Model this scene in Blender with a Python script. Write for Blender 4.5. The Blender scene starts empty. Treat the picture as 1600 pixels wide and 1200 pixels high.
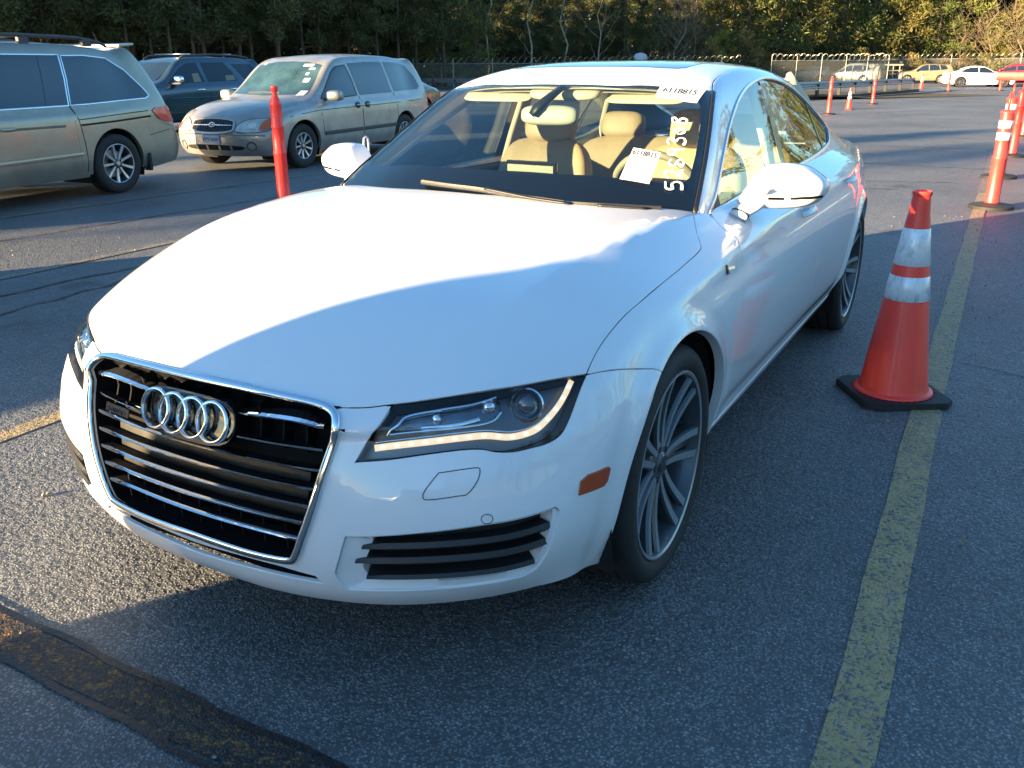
import bpy, bmesh, math, random
import numpy as np
from mathutils import Vector, Matrix, Euler
from mathutils.bvhtree import BVHTree
from mathutils.geometry import delaunay_2d_cdt, intersect_point_line
R = math.radians
random.seed(7)
SC = bpy.context.scene
COL = SC.collection

# ------------------------------------------------------------------ camera
# world frame: origin on the ground under the white car's front axle, +x to its nose, +y to its left side
cam_d = bpy.data.cameras.new('camera')
cam = bpy.data.objects.new('camera', cam_d); COL.objects.link(cam)
cam.location = (2.1913, 1.6362, 1.4169)
_yaw, _pitch, _roll = -2.62574909, -0.348287702, -0.00500340612
_f = Vector((math.cos(_pitch)*math.cos(_yaw), math.cos(_pitch)*math.sin(_yaw), math.sin(_pitch)))
_r = _f.cross(Vector((0, 0, 1))).normalized(); _u = _r.cross(_f)
_r2 = _r*math.cos(_roll)+_u*math.sin(_roll); _u2 = -_r*math.sin(_roll)+_u*math.cos(_roll)
cam.rotation_euler = Matrix((_r2, _u2, -_f)).transposed().to_euler()
cam_d.sensor_width = 36.0
cam_d.lens = 1371.198/1600*36.0
cam_d.clip_start = 0.05; cam_d.clip_end = 2000
SC.camera = cam

# ------------------------------------------------------------------ light
SUN_AZ, SUN_EL = -30.0, 9.0          # towards the sun, in the world frame
world = bpy.data.worlds.new('World'); SC.world = world; world.use_nodes = True
wn = world.node_tree; wn.nodes.clear()
wo = wn.nodes.new('ShaderNodeOutputWorld'); wb = wn.nodes.new('ShaderNodeBackground')
ws = wn.nodes.new('ShaderNodeTexSky'); ws.sky_type = 'NISHITA'; ws.sun_disc = False
ws.sun_elevation = R(SUN_EL); ws.sun_rotation = R(90-SUN_AZ)
ws.air_density = 1.2; ws.dust_density = 0.3; ws.ozone_density = 4.5
wb.inputs['Strength'].default_value = 0.086
wt = wn.nodes.new('ShaderNodeVectorMath'); wt.operation = 'MULTIPLY'; wt.inputs[1].default_value = (.93, .965, .925)   # the camera's cold white balance, the same all over the sky
wn.links.new(ws.outputs[0], wt.inputs[0]); wn.links.new(wt.outputs[0], wb.inputs[0]); wn.links.new(wb.outputs[0], wo.inputs[0])
sun_d = bpy.data.lights.new('sun', 'SUN'); sun_d.energy = 5.0; sun_d.angle = R(0.5); sun_d.color = (1.0, 0.74, 0.43)
sun = bpy.data.objects.new('sun', sun_d); COL.objects.link(sun)
_sd = Vector((math.cos(R(SUN_EL))*math.cos(R(SUN_AZ)), math.cos(R(SUN_EL))*math.sin(R(SUN_AZ)), math.sin(R(SUN_EL))))
sun.rotation_euler = _sd.to_track_quat('Z', 'Y').to_euler(); sun.location = _sd*60
SC.view_settings.view_transform = 'Standard'; SC.view_settings.look = 'None'
SC.view_settings.gamma = 1.0; SC.view_settings.use_curve_mapping = False
SC.view_settings.exposure = 2.62
SC.cycles.max_bounces = 10; SC.cycles.transparent_max_bounces = 24; SC.cycles.glossy_bounces = 5
SC.cycles.use_denoising = True
try: SC.cycles.sample_clamp_indirect = 6.0
except Exception: pass

# ------------------------------------------------------------------ helpers
def mesh_obj(name, verts, faces, m=None, parent=None, smooth=True, label=None, kind=None):
    me = bpy.data.meshes.new(name)
    me.from_pydata([tuple(map(float, v)) for v in verts], [], [tuple(map(int, f)) for f in faces])
    if smooth and len(me.polygons): me.polygons.foreach_set('use_smooth', [True]*len(me.polygons))
    me.update()
    return mobj(name, me, m, parent, label, kind)
def mobj(name, me, m=None, parent=None, label=None, kind=None):
    o = bpy.data.objects.new(name, me); COL.objects.link(o)
    if m:
        if isinstance(m, (list, tuple)):
            for q in m: me.materials.append(q)
        elif not me.materials: me.materials.append(m)
    if parent: o.parent = parent
    if label: o['label'] = label
    if kind: o['kind'] = kind
    return o
def thing(name, label, cat, loc=(0, 0, 0), rz=0, group=None):
    o = bpy.data.objects.new(name, None); COL.objects.link(o); o.empty_display_size = .2
    o.location = loc; o.rotation_euler = (0, 0, rz); o['label'] = label; o['category'] = cat
    if group: o['group'] = group
    return o
def tag(o, label, cat, group=None):
    o['label'] = label; o['category'] = cat
    if group: o['group'] = group
    return o
def copy_tree(o, parent=None):
    c = o.copy(); COL.objects.link(c)
    if parent: c.parent = parent
    for ch in list(o.children): copy_tree(ch, c)
    return c
def bm_obj(name, bm, m=None, parent=None, smooth=False, label=None, kind=None, angle=None):
    me = bpy.data.meshes.new(name); bm.to_mesh(me); bm.free()
    if smooth:
        me.polygons.foreach_set('use_smooth', [True]*len(me.polygons))
        if angle: me.set_sharp_from_angle(angle=R(angle))
    return mobj(name, me, m, parent, label, kind)
def add_box(bm, c, s, rot=None, bev=0.0, seg=2):
    r = bmesh.ops.create_cube(bm, size=1.0); vs = r['verts']
    for v in vs: v.co = Vector((v.co.x*s[0], v.co.y*s[1], v.co.z*s[2]))
    if bev > 0:
        es = list({e for v in vs for e in v.link_edges})
        rb = bmesh.ops.bevel(bm, geom=es, offset=bev, segments=seg, profile=.6, affect='EDGES')
        vs = list({v for f in rb['faces'] for v in f.verts} | {v for v in vs if v.is_valid})
    M = Matrix.Translation(Vector(c)) @ ((rot.to_matrix().to_4x4()) if rot is not None else Matrix.Identity(4))
    bmesh.ops.transform(bm, matrix=M, verts=vs)
    return vs
def lathe(bm, prof, n=32, M=None, a0=0, a1=2*math.pi, close=True):
    """prof: list of (radius, height) about local z"""
    full = abs(a1-a0-2*math.pi) < 1e-6
    k = n if full else n+1
    rings = []
    for (r, h) in prof:
        row = []
        for i in range(k):
            a = a0+(a1-a0)*i/n
            p = Vector((r*math.cos(a), r*math.sin(a), h))
            row.append(bm.verts.new(M @ p if M else p))
        rings.append(row)
    for a, b in zip(rings[:-1], rings[1:]):
        for i in range(n):
            j = (i+1) % k
            try: bm.faces.new((a[i], a[j], b[j], b[i]))
            except ValueError: pass
    return rings
def tube(bm, pts, r, n=8, cap=True, closed=False, flat=1.0, up=None):
    pts = [Vector(p) for p in pts]; N = len(pts); rings = []
    prev = None
    for i, p in enumerate(pts):
        if closed: t = (pts[(i+1) % N]-pts[i-1])
        else: t = pts[min(i+1, N-1)]-pts[max(i-1, 0)]
        if t.length < 1e-9: t = Vector((0, 0, 1))
        t.normalize()
        ref = Vector(up) if up else (prev if prev else (Vector((0, 0, 1)) if abs(t.z) < .9 else Vector((1, 0, 0))))
        a = t.cross(ref)
        if a.length < 1e-6: a = t.cross(Vector((0, 1, .3)))
        a.normalize(); b = a.cross(t).normalized()
        if not up: prev = b
        rr = r[i] if isinstance(r, (list, tuple)) else r
        rings.append([bm.verts.new(p+a*(rr*math.cos(2*math.pi*k/n))+b*(rr*flat*math.sin(2*math.pi*k/n))) for k in range(n)])
    M = N if closed else N-1
    for i in range(M):
        A, B = rings[i], rings[(i+1) % N]
        for k in range(n): bm.faces.new((A[k], A[(k+1) % n], B[(k+1) % n], B[k]))
    if cap and not closed:
        bm.faces.new(rings[0][::-1]); bm.faces.new(rings[-1])
    return rings
def prism(bm, pts, depth, M=None):
    """extrude closed 2D polygon (x,y) from z=0 to z=depth"""
    a = [bm.verts.new((M @ Vector((p[0], p[1], 0))) if M else (p[0], p[1], 0)) for p in pts]
    b = [bm.verts.new((M @ Vector((p[0], p[1], depth))) if M else (p[0], p[1], depth)) for p in pts]
    n = len(pts)
    bm.faces.new(a[::-1]); bm.faces.new(b)
    for i in range(n): bm.faces.new((a[i], a[(i+1) % n], b[(i+1) % n], b[i]))
def cr(pts, n=8, closed=False):
    """Catmull-Rom through points (any dimension)"""
    P = [np.array(p, float) for p in pts]; out = []; N = len(P)
    rng = range(N) if closed else range(N-1)
    for i in rng:
        if closed: p0, p1, p2, p3 = P[i-1], P[i], P[(i+1) % N], P[(i+2) % N]
        else:
            p1, p2 = P[i], P[i+1]; p0 = P[i-1] if i > 0 else 2*p1-p2; p3 = P[i+2] if i+2 < N else 2*p2-p1
        for k in range(n):
            t = k/n
            out.append(.5*((2*p1)+(-p0+p2)*t+(2*p0-5*p1+4*p2-p3)*t*t+(-p0+3*p1-3*p2+p3)*t**3))
    if not closed: out.append(P[-1])
    return out
def natspline(t, Y, tq):
    """natural cubic spline, Y (n,k), vectorised"""
    t = np.asarray(t, float); Y = np.asarray(Y, float); n = len(t); h = np.diff(t)
    A = np.zeros((n, n)); B = np.zeros_like(Y); A[0, 0] = A[-1, -1] = 1
    for i in range(1, n-1):
        A[i, i-1] = h[i-1]; A[i, i] = 2*(h[i-1]+h[i]); A[i, i+1] = h[i]
        B[i] = 6*((Y[i+1]-Y[i])/h[i]-(Y[i]-Y[i-1])/h[i-1])
    M = np.linalg.solve(A, B)
    k = np.clip(np.searchsorted(t, tq)-1, 0, n-2); H = h[k][:, None]
    a = (t[k+1]-tq)[:, None]; b = (tq-t[k])[:, None]
    return M[k]*a**3/(6*H)+M[k+1]*b**3/(6*H)+(Y[k]/H-M[k]*H/6)*a+(Y[k+1]/H-M[k+1]*H/6)*b
def tensor(G, nu, nv):
    """interpolating bicubic surface through grid G[i][j]=(x,y,z); returns dense grid"""
    G = np.array(G, float); d0 = np.linalg.norm(np.diff(G, axis=0), axis=2).mean(1)**.75
    d1 = np.linalg.norm(np.diff(G, axis=1), axis=2).mean(0)**.75
    u = np.concatenate([[0], np.cumsum(d0)]); v = np.concatenate([[0], np.cumsum(d1)])
    uq = np.concatenate([np.linspace(u[i], u[i+1], nu+1)[:-1] for i in range(len(u)-1)]+[[u[-1]]])
    vq = np.concatenate([np.linspace(v[i], v[i+1], nv+1)[:-1] for i in range(len(v)-1)]+[[v[-1]]])
    T = natspline(u, G.reshape(len(u), -1), uq).reshape(len(uq), len(v), 3)
    T = natspline(v, T.transpose(1, 0, 2).reshape(len(v), -1), vq).reshape(len(vq), len(uq), 3)
    return T.transpose(1, 0, 2)
def grid_faces(nu, nv, off=0, flip=False):
    f = []
    for i in range(nu-1):
        for j in range(nv-1):
            q = (off+i*nv+j, off+(i+1)*nv+j, off+(i+1)*nv+j+1, off+i*nv+j+1)
            f.append(q[::-1] if flip else q)
    return f
# ------------------------------------------------------------------ materials
MATS = {}
def pmat(name, col, rough=.5, metal=0, coat=0, coat_r=.03, spec=.5, emit=None, estr=0, noise=0, nscale=20, bump=0, bscale=80, ior=None, rvar=0):
    if name in MATS: return MATS[name]
    m = bpy.data.materials.new(name); m.use_nodes = True; MATS[name] = m
    nt = m.node_tree; b = nt.nodes['Principled BSDF']
    b.inputs['Base Color'].default_value = (*col, 1); b.inputs['Roughness'].default_value = rough
    b.inputs['Metallic'].default_value = metal; b.inputs['Coat Weight'].default_value = coat
    b.inputs['Coat Roughness'].default_value = coat_r; b.inputs['Specular IOR Level'].default_value = spec
    if ior: b.inputs['IOR'].default_value = ior
    if emit: b.inputs['Emission Color'].default_value = (*emit, 1); b.inputs['Emission Strength'].default_value = estr
    tc = nt.nodes.new('ShaderNodeTexCoord')
    if noise or rvar:
        n = nt.nodes.new('ShaderNodeTexNoise'); n.inputs['Scale'].default_value = nscale; n.inputs['Detail'].default_value = 6
        n.inputs['Roughness'].default_value = .65
        nt.links.new(tc.outputs['Object'], n.inputs['Vector'])
        if noise:
            mr = nt.nodes.new('ShaderNodeMapRange'); mr.inputs[1].default_value = .3; mr.inputs[2].default_value = .7
            mr.inputs[3].default_value = 1-noise; mr.inputs[4].default_value = 1+noise
            mx = nt.nodes.new('ShaderNodeVectorMath'); mx.operation = 'SCALE'; mx.inputs[0].default_value = col
            nt.links.new(n.outputs[0], mr.inputs[0]); nt.links.new(mr.outputs[0], mx.inputs['Scale'])
            nt.links.new(mx.outputs[0], b.inputs['Base Color'])
        if rvar:
            m2 = nt.nodes.new('ShaderNodeMapRange'); m2.inputs[3].default_value = rough-rvar; m2.inputs[4].default_value = rough+rvar
            nt.links.new(n.outputs[0], m2.inputs[0]); nt.links.new(m2.outputs[0], b.inputs['Roughness'])
    if bump:
        n2 = nt.nodes.new('ShaderNodeTexNoise'); n2.inputs['Scale'].default_value = bscale; n2.inputs['Detail'].default_value = 4
        bp = nt.nodes.new('ShaderNodeBump'); bp.inputs['Strength'].default_value = bump; bp.inputs['Distance'].default_value = .01
        nt.links.new(tc.outputs['Object'], n2.inputs['Vector']); nt.links.new(n2.outputs[0], bp.inputs['Height'])
        nt.links.new(bp.outputs[0], b.inputs['Normal'])
    return m
def glass_mat(name, tint, ior=1.5, rough=0.0, refl=(1, 1, 1), dirt=0.0):
    if name in MATS: return MATS[name]
    m = bpy.data.materials.new(name); m.use_nodes = True; MATS[name] = m
    nt = m.node_tree; nt.nodes.clear()
    o = nt.nodes.new('ShaderNodeOutputMaterial'); mx = nt.nodes.new('ShaderNodeMixShader')
    t = nt.nodes.new('ShaderNodeBsdfTransparent'); t.inputs[0].default_value = (*tint, 1)
    g = nt.nodes.new('ShaderNodeBsdfGlossy'); g.inputs['Color'].default_value = (*refl, 1); g.inputs['Roughness'].default_value = rough
    fr = nt.nodes.new('ShaderNodeFresnel')
    ge = nt.nodes.new('ShaderNodeNewGeometry'); mi = nt.nodes.new('ShaderNodeMapRange')   # same reflectance on either side of the sheet
    mi.inputs[3].default_value = ior; mi.inputs[4].default_value = 1/ior
    nt.links.new(ge.outputs['Backfacing'], mi.inputs[0]); nt.links.new(mi.outputs[0], fr.inputs[0])
    nt.links.new(fr.outputs[0], mx.inputs[0]); nt.links.new(t.outputs[0], mx.inputs[1]); nt.links.new(g.outputs[0], mx.inputs[2])
    if dirt:
        d = nt.nodes.new('ShaderNodeBsdfDiffuse'); d.inputs[0].default_value = (.6, .58, .52, 1)
        m2 = nt.nodes.new('ShaderNodeMixShader'); n = nt.nodes.new('ShaderNodeTexNoise'); n.inputs['Scale'].default_value = 7; n.inputs['Detail'].default_value = 8
        tc = nt.nodes.new('ShaderNodeTexCoord'); mr = nt.nodes.new('ShaderNodeMapRange'); mr.inputs[3].default_value = dirt*.4; mr.inputs[4].default_value = dirt*1.6
        nt.links.new(tc.outputs['Object'], n.inputs[0]); nt.links.new(n.outputs[0], mr.inputs[0]); nt.links.new(mr.outputs[0], m2.inputs[0])
        nt.links.new(mx.outputs[0], m2.inputs[1]); nt.links.new(d.outputs[0], m2.inputs[2]); nt.links.new(m2.outputs[0], o.inputs[0])
    else: nt.links.new(mx.outputs[0], o.inputs[0])
    return m
PAINT = pmat('white_paint', (.74, .755, .78), .42, coat=1.0, coat_r=.02, rvar=.05, nscale=9)
BLACKPL = pmat('black_plastic', (.012, .012, .013), .45, bump=.15, bscale=300)
GLOSSBLK = pmat('gloss_black', (.008, .008, .010), .12, coat=.6)
CHROME = pmat('chrome', (.82, .83, .84), .06, metal=1, rvar=.04, nscale=30)
SATIN = pmat('satin_chrome', (.70, .72, .74), .22, metal=1)
RUBBER = pmat('tyre_rubber', (.016, .016, .017), .72, noise=.3, nscale=60, bump=.3, bscale=200)
SLATBK = pmat('slat_black', (.006, .006, .007), .75, spec=.15)
WELL = pmat('wheel_well', (.008, .008, .009), .9)
RIMDK = pmat('rim_grey', (.085, .095, .105), .35, metal=.45, coat=.4)
RIMFACE = pmat('rim_machined', (.30, .33, .36), .32, metal=.45, coat=.3)
DISC = pmat('brake_disc', (.28, .28, .29), .35, metal=.9)
CALIPER = pmat('caliper', (.05, .05, .055), .5)
ORANGE = pmat('amber_lens', (.42, .06, .008), .25, coat=.8, noise=.2, nscale=150)
BEIGE = pmat('beige_leather', (.50, .36, .20), .5, noise=.10, nscale=14, bump=.2, bscale=120)
BEIGE2 = pmat('beige_trim', (.56, .50, .36), .7, noise=.06, nscale=10)
DASH = pmat('dash_plastic', (.022, .020, .017), .55, bump=.3, bscale=400)
CARPET = pmat('cabin_carpet', (.06, .048, .03), .95)
WSGLASS = glass_mat('windscreen_glass', (.66, .74, .72), 1.6)
SIDEGLASS = glass_mat('side_glass', (.40, .47, .47), 1.75)
LENS = glass_mat('headlight_lens', (.93, .95, .96), 1.45)
HLDARK = pmat('headlight_bezel', (.13, .14, .155), .32, metal=.55, coat=.3)
HLCHROME = pmat('headlight_reflector', (.75, .78, .82), .12, metal=1)
LEDM = pmat('led_strip', (.9, .8, .6), .4, emit=(1.0, .80, .52), estr=.42)
LEDDIM = pmat('led_channel', (.55, .45, .30), .35, emit=(1.0, .74, .44), estr=.15)
BULB = glass_mat('projector_lens', (.55, .60, .68), 1.9)
PAPER = pmat('sticker_paper', (.82, .82, .80), .6)
INK = pmat('print_ink', (.03, .03, .035), .7)
INK2 = pmat('pale_print_ink', (.42, .42, .45), .7)
CHALK = pmat('window_paint_white', (.80, .80, .78), .8)
MIRRORG = pmat('mirror_glass', (.75, .77, .79), .02, metal=1)
REDL = pmat('red_lens', (.75, .04, .04), .2, coat=.8)
# ------------------------------------------------------------------ master surfaces of the white car (y >= 0 half)
BAND = [  # columns from the nose centre round the corner, down the side; rows from the lip up: (x,y,z)
 [(.868,0,.20),(.900,0,.255),(.912,0,.35),(.908,0,.47),(.892,0,.595),(.872,0,.67),(.848,0,.722)],
 [(.862,.19,.20),(.893,.195,.256),(.905,.2,.35),(.902,.2,.47),(.884,.2,.59),(.864,.2,.663),(.840,.2,.716)],
 [(.835,.38,.21),(.868,.385,.262),(.887,.385,.35),(.880,.39,.47),(.856,.395,.585),(.834,.40,.65),(.808,.40,.698)],
 [(.770,.54,.213),(.812,.55,.27),(.836,.555,.355),(.830,.56,.47),(.795,.56,.585),(.768,.555,.655),(.730,.54,.712)],
 [(.68,.68,.222),(.725,.695,.28),(.757,.705,.36),(.752,.715,.47),(.710,.72,.59),(.668,.712,.67),(.612,.69,.742)],
 [(.575,.785,.230),(.610,.805,.29),(.640,.825,.37),(.637,.83,.46),(.588,.825,.58),(.525,.832,.66),(.430,.836,.739)],
 [(.38,.845,.205),(.385,.878,.29),(.395,.902,.38),(.395,.914,.50),(.38,.915,.60),(.345,.895,.69),(.29,.846,.796)],
 [(.06,.835,.225),(.06,.875,.265),(.06,.915,.38),(.06,.938,.55),(.06,.937,.68),(.06,.912,.775),(.06,.852,.847)],
 [(-.22,.835,.215),(-.22,.875,.26),(-.22,.920,.40),(-.22,.943,.57),(-.22,.938,.71),(-.22,.904,.822),(-.20,.850,.872)],
 [(-.55,.835,.215),(-.55,.875,.262),(-.55,.920,.40),(-.55,.944,.58),(-.55,.938,.73),(-.55,.898,.868),(-.53,.832,.906)],
 [(-.90,.835,.215),(-.90,.875,.262),(-.90,.920,.40),(-.90,.944,.58),(-.90,.938,.735),(-.90,.892,.885),(-.90,.822,.928)],
 [(-1.30,.835,.215),(-1.30,.875,.262),(-1.30,.920,.40),(-1.30,.944,.58),(-1.30,.938,.74),(-1.30,.891,.890),(-1.30,.822,.934)],
 [(-1.80,.835,.218),(-1.80,.875,.265),(-1.80,.921,.40),(-1.80,.945,.58),(-1.80,.939,.745),(-1.80,.893,.897),(-1.80,.824,.941)],
 [(-2.30,.835,.222),(-2.30,.875,.27),(-2.30,.923,.40),(-2.30,.946,.59),(-2.30,.941,.755),(-2.30,.893,.906),(-2.30,.822,.950)],
 [(-2.85,.83,.225),(-2.85,.87,.275),(-2.85,.915,.41),(-2.85,.938,.60),(-2.85,.930,.765),(-2.85,.875,.915),(-2.85,.80,.960)],
 [(-3.25,.79,.24),(-3.25,.83,.29),(-3.25,.870,.42),(-3.25,.893,.61),(-3.25,.880,.775),(-3.25,.825,.915),(-3.25,.755,.960)],
 [(-3.58,.74,.25),(-3.58,.78,.30),(-3.58,.815,.43),(-3.58,.838,.62),(-3.58,.825,.79),(-3.58,.770,.92),(-3.58,.70,.965)],
 [(-3.82,.64,.26),(-3.84,.69,.31),(-3.85,.73,.44),(-3.85,.755,.63),(-3.85,.745,.80),(-3.85,.70,.93),(-3.82,.62,.98)],
 [(-3.95,.46,.26),(-3.98,.49,.31),(-3.99,.51,.44),(-3.99,.53,.63),(-3.98,.53,.81),(-3.99,.51,.945),(-3.96,.45,1.0)],
 [(-3.99,.24,.26),(-4.03,.25,.31),(-4.05,.26,.44),(-4.05,.27,.63),(-4.04,.27,.81),(-4.06,.26,.955),(-4.02,.23,1.01)],
 [(-4.0,0,.26),(-4.04,0,.31),(-4.06,0,.44),(-4.06,0,.63),(-4.05,0,.81),(-4.07,0,.96),(-4.03,0,1.015)],
]
# inner points of the top: for every side column 6..16, five points from the centre line outward
TOP = {
 6: [(.62,0,.852),(.60,.2,.850),(.56,.4,.847),(.49,.56,.845),(.395,.69,.842)],
 7: [(.36,0,.912),(.34,.2,.910),(.30,.4,.908),(.24,.555,.909),(.165,.685,.918)],
 8: [(.06,0,.950),(.05,.2,.949),(.01,.4,.947),(-.04,.56,.948),(-.11,.70,.950)],
 9: [(-.24,0,.974),(-.25,.2,.973),(-.30,.4,.971),(-.36,.57,.971),(-.43,.72,.966)],
 10: [(-.60,0,.999),(-.61,.2,.997),(-.66,.4,.991),(-.75,.58,.982),(-.84,.745,.953)],
 11: [(-1.30,0,1.0),(-1.30,.2,1.0),(-1.30,.4,.995),(-1.30,.58,.983),(-1.30,.745,.958)],
 12: [(-1.80,0,1.0),(-1.80,.2,1.0),(-1.80,.4,.997),(-1.80,.58,.99),(-1.80,.745,.966)],
 13: [(-2.30,0,1.01),(-2.30,.2,1.01),(-2.30,.4,1.008),(-2.30,.58,1.0),(-2.30,.745,.976)],
 14: [(-2.85,0,1.02),(-2.85,.2,1.02),(-2.85,.4,1.018),(-2.85,.57,1.01),(-2.85,.72,.988)],
 15: [(-3.25,0,1.03),(-3.25,.2,1.03),(-3.25,.38,1.025),(-3.25,.54,1.012),(-3.25,.68,.988)],
 16: [(-3.62,0,1.03),(-3.62,.2,1.03),(-3.62,.36,1.022),(-3.61,.50,1.01),(-3.60,.62,.99)],
}
def cc_surface(verts, faces, levels=3, iters=5):
    """subdivision surface pushed until its limit passes through the given points"""
    T = np.array(verts, float); P = T.copy()
    def sub(Q, lv):
        me = bpy.data.meshes.new('tmp'); me.from_pydata([tuple(v) for v in Q], [], faces)
        o = bpy.data.objects.new('tmp', me); COL.objects.link(o)
        md = o.modifiers.new('s', 'SUBSURF'); md.levels = md.render_levels = lv; md.subdivision_type = 'CATMULL_CLARK'
        md.use_limit_surface = True; md.boundary_smooth = 'ALL'
        dg = bpy.context.evaluated_depsgraph_get(); ev = o.evaluated_get(dg).to_mesh()
        co = np.empty(len(ev.vertices)*3); ev.vertices.foreach_get('co', co)
        fs = [tuple(p.vertices) for p in ev.polygons] if lv > 1 else None
        o.evaluated_get(dg).to_mesh_clear(); bpy.data.objects.remove(o); bpy.data.meshes.remove(me)
        return co.reshape(-1, 3), fs
    for _ in range(iters):
        co, _f2 = sub(P, 1); P = P+(T-co[:len(T)])
    return sub(P, levels)
def build_master():
    V = {}; L = []
    def vid(p):
        k = tuple(round(a, 5) for a in p)
        if k not in V: V[k] = len(L); L.append(k)
        return V[k]
    F = []
    NC = len(BAND)
    def mir(p): return (p[0], -p[1], p[2])
    for m in (0, 1):
        fn = mir if m else (lambda p: p)
        def quad(a, b, c, d):
            q = [vid(fn(p)) for p in (a, b, c, d)]
            if len(set(q)) == 4: F.append(tuple(q[::-1] if m else q))
        for c in range(NC-1):
            for r in range(6):
                quad(BAND[c][r], BAND[c+1][r], BAND[c+1][r+1], BAND[c][r+1])
        # top grid rows: i=0 is front edge (c0..c5), then side columns 6..16, then rear edge (c20..c17..)
        rows = [[BAND[k][6] for k in range(0, 5)]+[BAND[5][6]]]
        for c in range(6, 17): rows.append(list(TOP[c])+[BAND[c][6]])
        rear = [BAND[20][6], BAND[19][6], BAND[18][6], BAND[17][6]]
        for a, b in zip(rows[:-1], rows[1:]):
            for j in range(5): quad(a[j], a[j+1], b[j+1], b[j])
        # rear: last row has 6 points, rear edge 4 (0,.25,.5,.7) -> join inner ones
        a = rows[-1]
        quad(a[0], a[1], rear[1], rear[0]); quad(a[1], a[2], rear[2], rear[1])
        quad(a[2], a[3], a[4], rear[2]) if False else None
        F_t = [vid(fn(p)) for p in (a[2], a[3], rear[2])]; F.append(tuple(F_t[::-1] if m else F_t))
        quad(a[3], a[4], rear[3], rear[2])
        F_t = [vid(fn(p)) for p in (a[4], a[5], rear[3])]; F.append(tuple(F_t[::-1] if m else F_t))
    return cc_surface(L, F, 4, 6)
# greenhouse: stations front->back; rows centre -> rail -> belt -> below
GH = [
 [(-0.36, 0, 0.915), (-0.38, 0.25, 0.915), (-0.43, 0.5, 0.912), (-0.49, 0.68, 0.905), (-0.53, 0.755, 0.9), (-0.57, 0.778, 0.88), (-0.62, 0.785, 0.86), (-0.64, 0.79, 0.82)],
 [(-0.46, 0, 0.985), (-0.475, 0.25, 0.983), (-0.515, 0.48, 0.98), (-0.575, 0.66, 0.972), (-0.615, 0.737, 0.968), (-0.655, 0.757, 0.945), (-0.68, 0.765, 0.915), (-0.69, 0.775, 0.87)],
 [(-0.7, 0, 1.132), (-0.715, 0.24, 1.13), (-0.755, 0.45, 1.124), (-0.805, 0.61, 1.112), (-0.845, 0.685, 1.1032), (-0.885, 0.712, 1.0516), (-0.9, 0.738, 0.98), (-0.9, 0.76, 0.9)],
 [(-0.93, 0, 1.264), (-0.945, 0.22, 1.261), (-0.985, 0.42, 1.253), (-1.025, 0.56, 1.24), (-1.06, 0.632, 1.2284), (-1.1, 0.668, 1.1532), (-1.12, 0.715, 1.03), (-1.12, 0.755, 0.92)],
 [(-1.12, 0, 1.36), (-1.13, 0.21, 1.357), (-1.16, 0.39, 1.348), (-1.2, 0.52, 1.334), (-1.235, 0.587, 1.3176), (-1.28, 0.628, 1.2398), (-1.31, 0.697, 1.07), (-1.32, 0.752, 0.93)],
 [(-1.38, 0, 1.412), (-1.38, 0.21, 1.41), (-1.4, 0.38, 1.402), (-1.43, 0.5, 1.386), (-1.47, 0.568, 1.3616), (-1.5, 0.612, 1.2898), (-1.52, 0.69, 1.09), (-1.52, 0.75, 0.935)],
 [(-1.72, 0, 1.435), (-1.72, 0.21, 1.433), (-1.73, 0.38, 1.424), (-1.75, 0.5, 1.408), (-1.77, 0.566, 1.3836), (-1.79, 0.612, 1.3098), (-1.8, 0.69, 1.1), (-1.8, 0.75, 0.94)],
 [(-2.15, 0, 1.43), (-2.15, 0.21, 1.427), (-2.15, 0.38, 1.418), (-2.15, 0.5, 1.4), (-2.15, 0.565, 1.3736), (-2.15, 0.612, 1.2998), (-2.15, 0.69, 1.1), (-2.15, 0.752, 0.945)],
 [(-2.6, 0, 1.392), (-2.6, 0.21, 1.388), (-2.6, 0.37, 1.377), (-2.6, 0.49, 1.356), (-2.6, 0.555, 1.3256), (-2.6, 0.605, 1.2598), (-2.6, 0.69, 1.085), (-2.6, 0.755, 0.955)],
 [(-3.05, 0, 1.308), (-3.05, 0.2, 1.304), (-3.05, 0.36, 1.292), (-3.05, 0.475, 1.27), (-3.05, 0.54, 1.242), (-3.05, 0.598, 1.184), (-3.05, 0.685, 1.06), (-3.05, 0.755, 0.965)],
 [(-3.5, 0, 1.186), (-3.5, 0.2, 1.182), (-3.49, 0.34, 1.172), (-3.47, 0.45, 1.154), (-3.45, 0.52, 1.1328), (-3.43, 0.58, 1.0924), (-3.42, 0.66, 1.02), (-3.42, 0.735, 0.95)],
 [(-3.92, 0, 1.045), (-3.91, 0.19, 1.043), (-3.9, 0.32, 1.036), (-3.88, 0.43, 1.024), (-3.85, 0.5, 1.012), (-3.82, 0.56, 0.995), (-3.79, 0.63, 0.97), (-3.77, 0.68, 0.93)],
]
def sym_grid(G, nu, nv):
    """half grid (first column on y=0) -> dense symmetric mesh"""
    full = [[(x, -y, z) for (x, y, z) in row[:0:-1]]+list(row) for row in G]
    D = tensor(full, nu, nv); a, b = D.shape[:2]
    return D.reshape(-1, 3), grid_faces(a, b)
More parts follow.
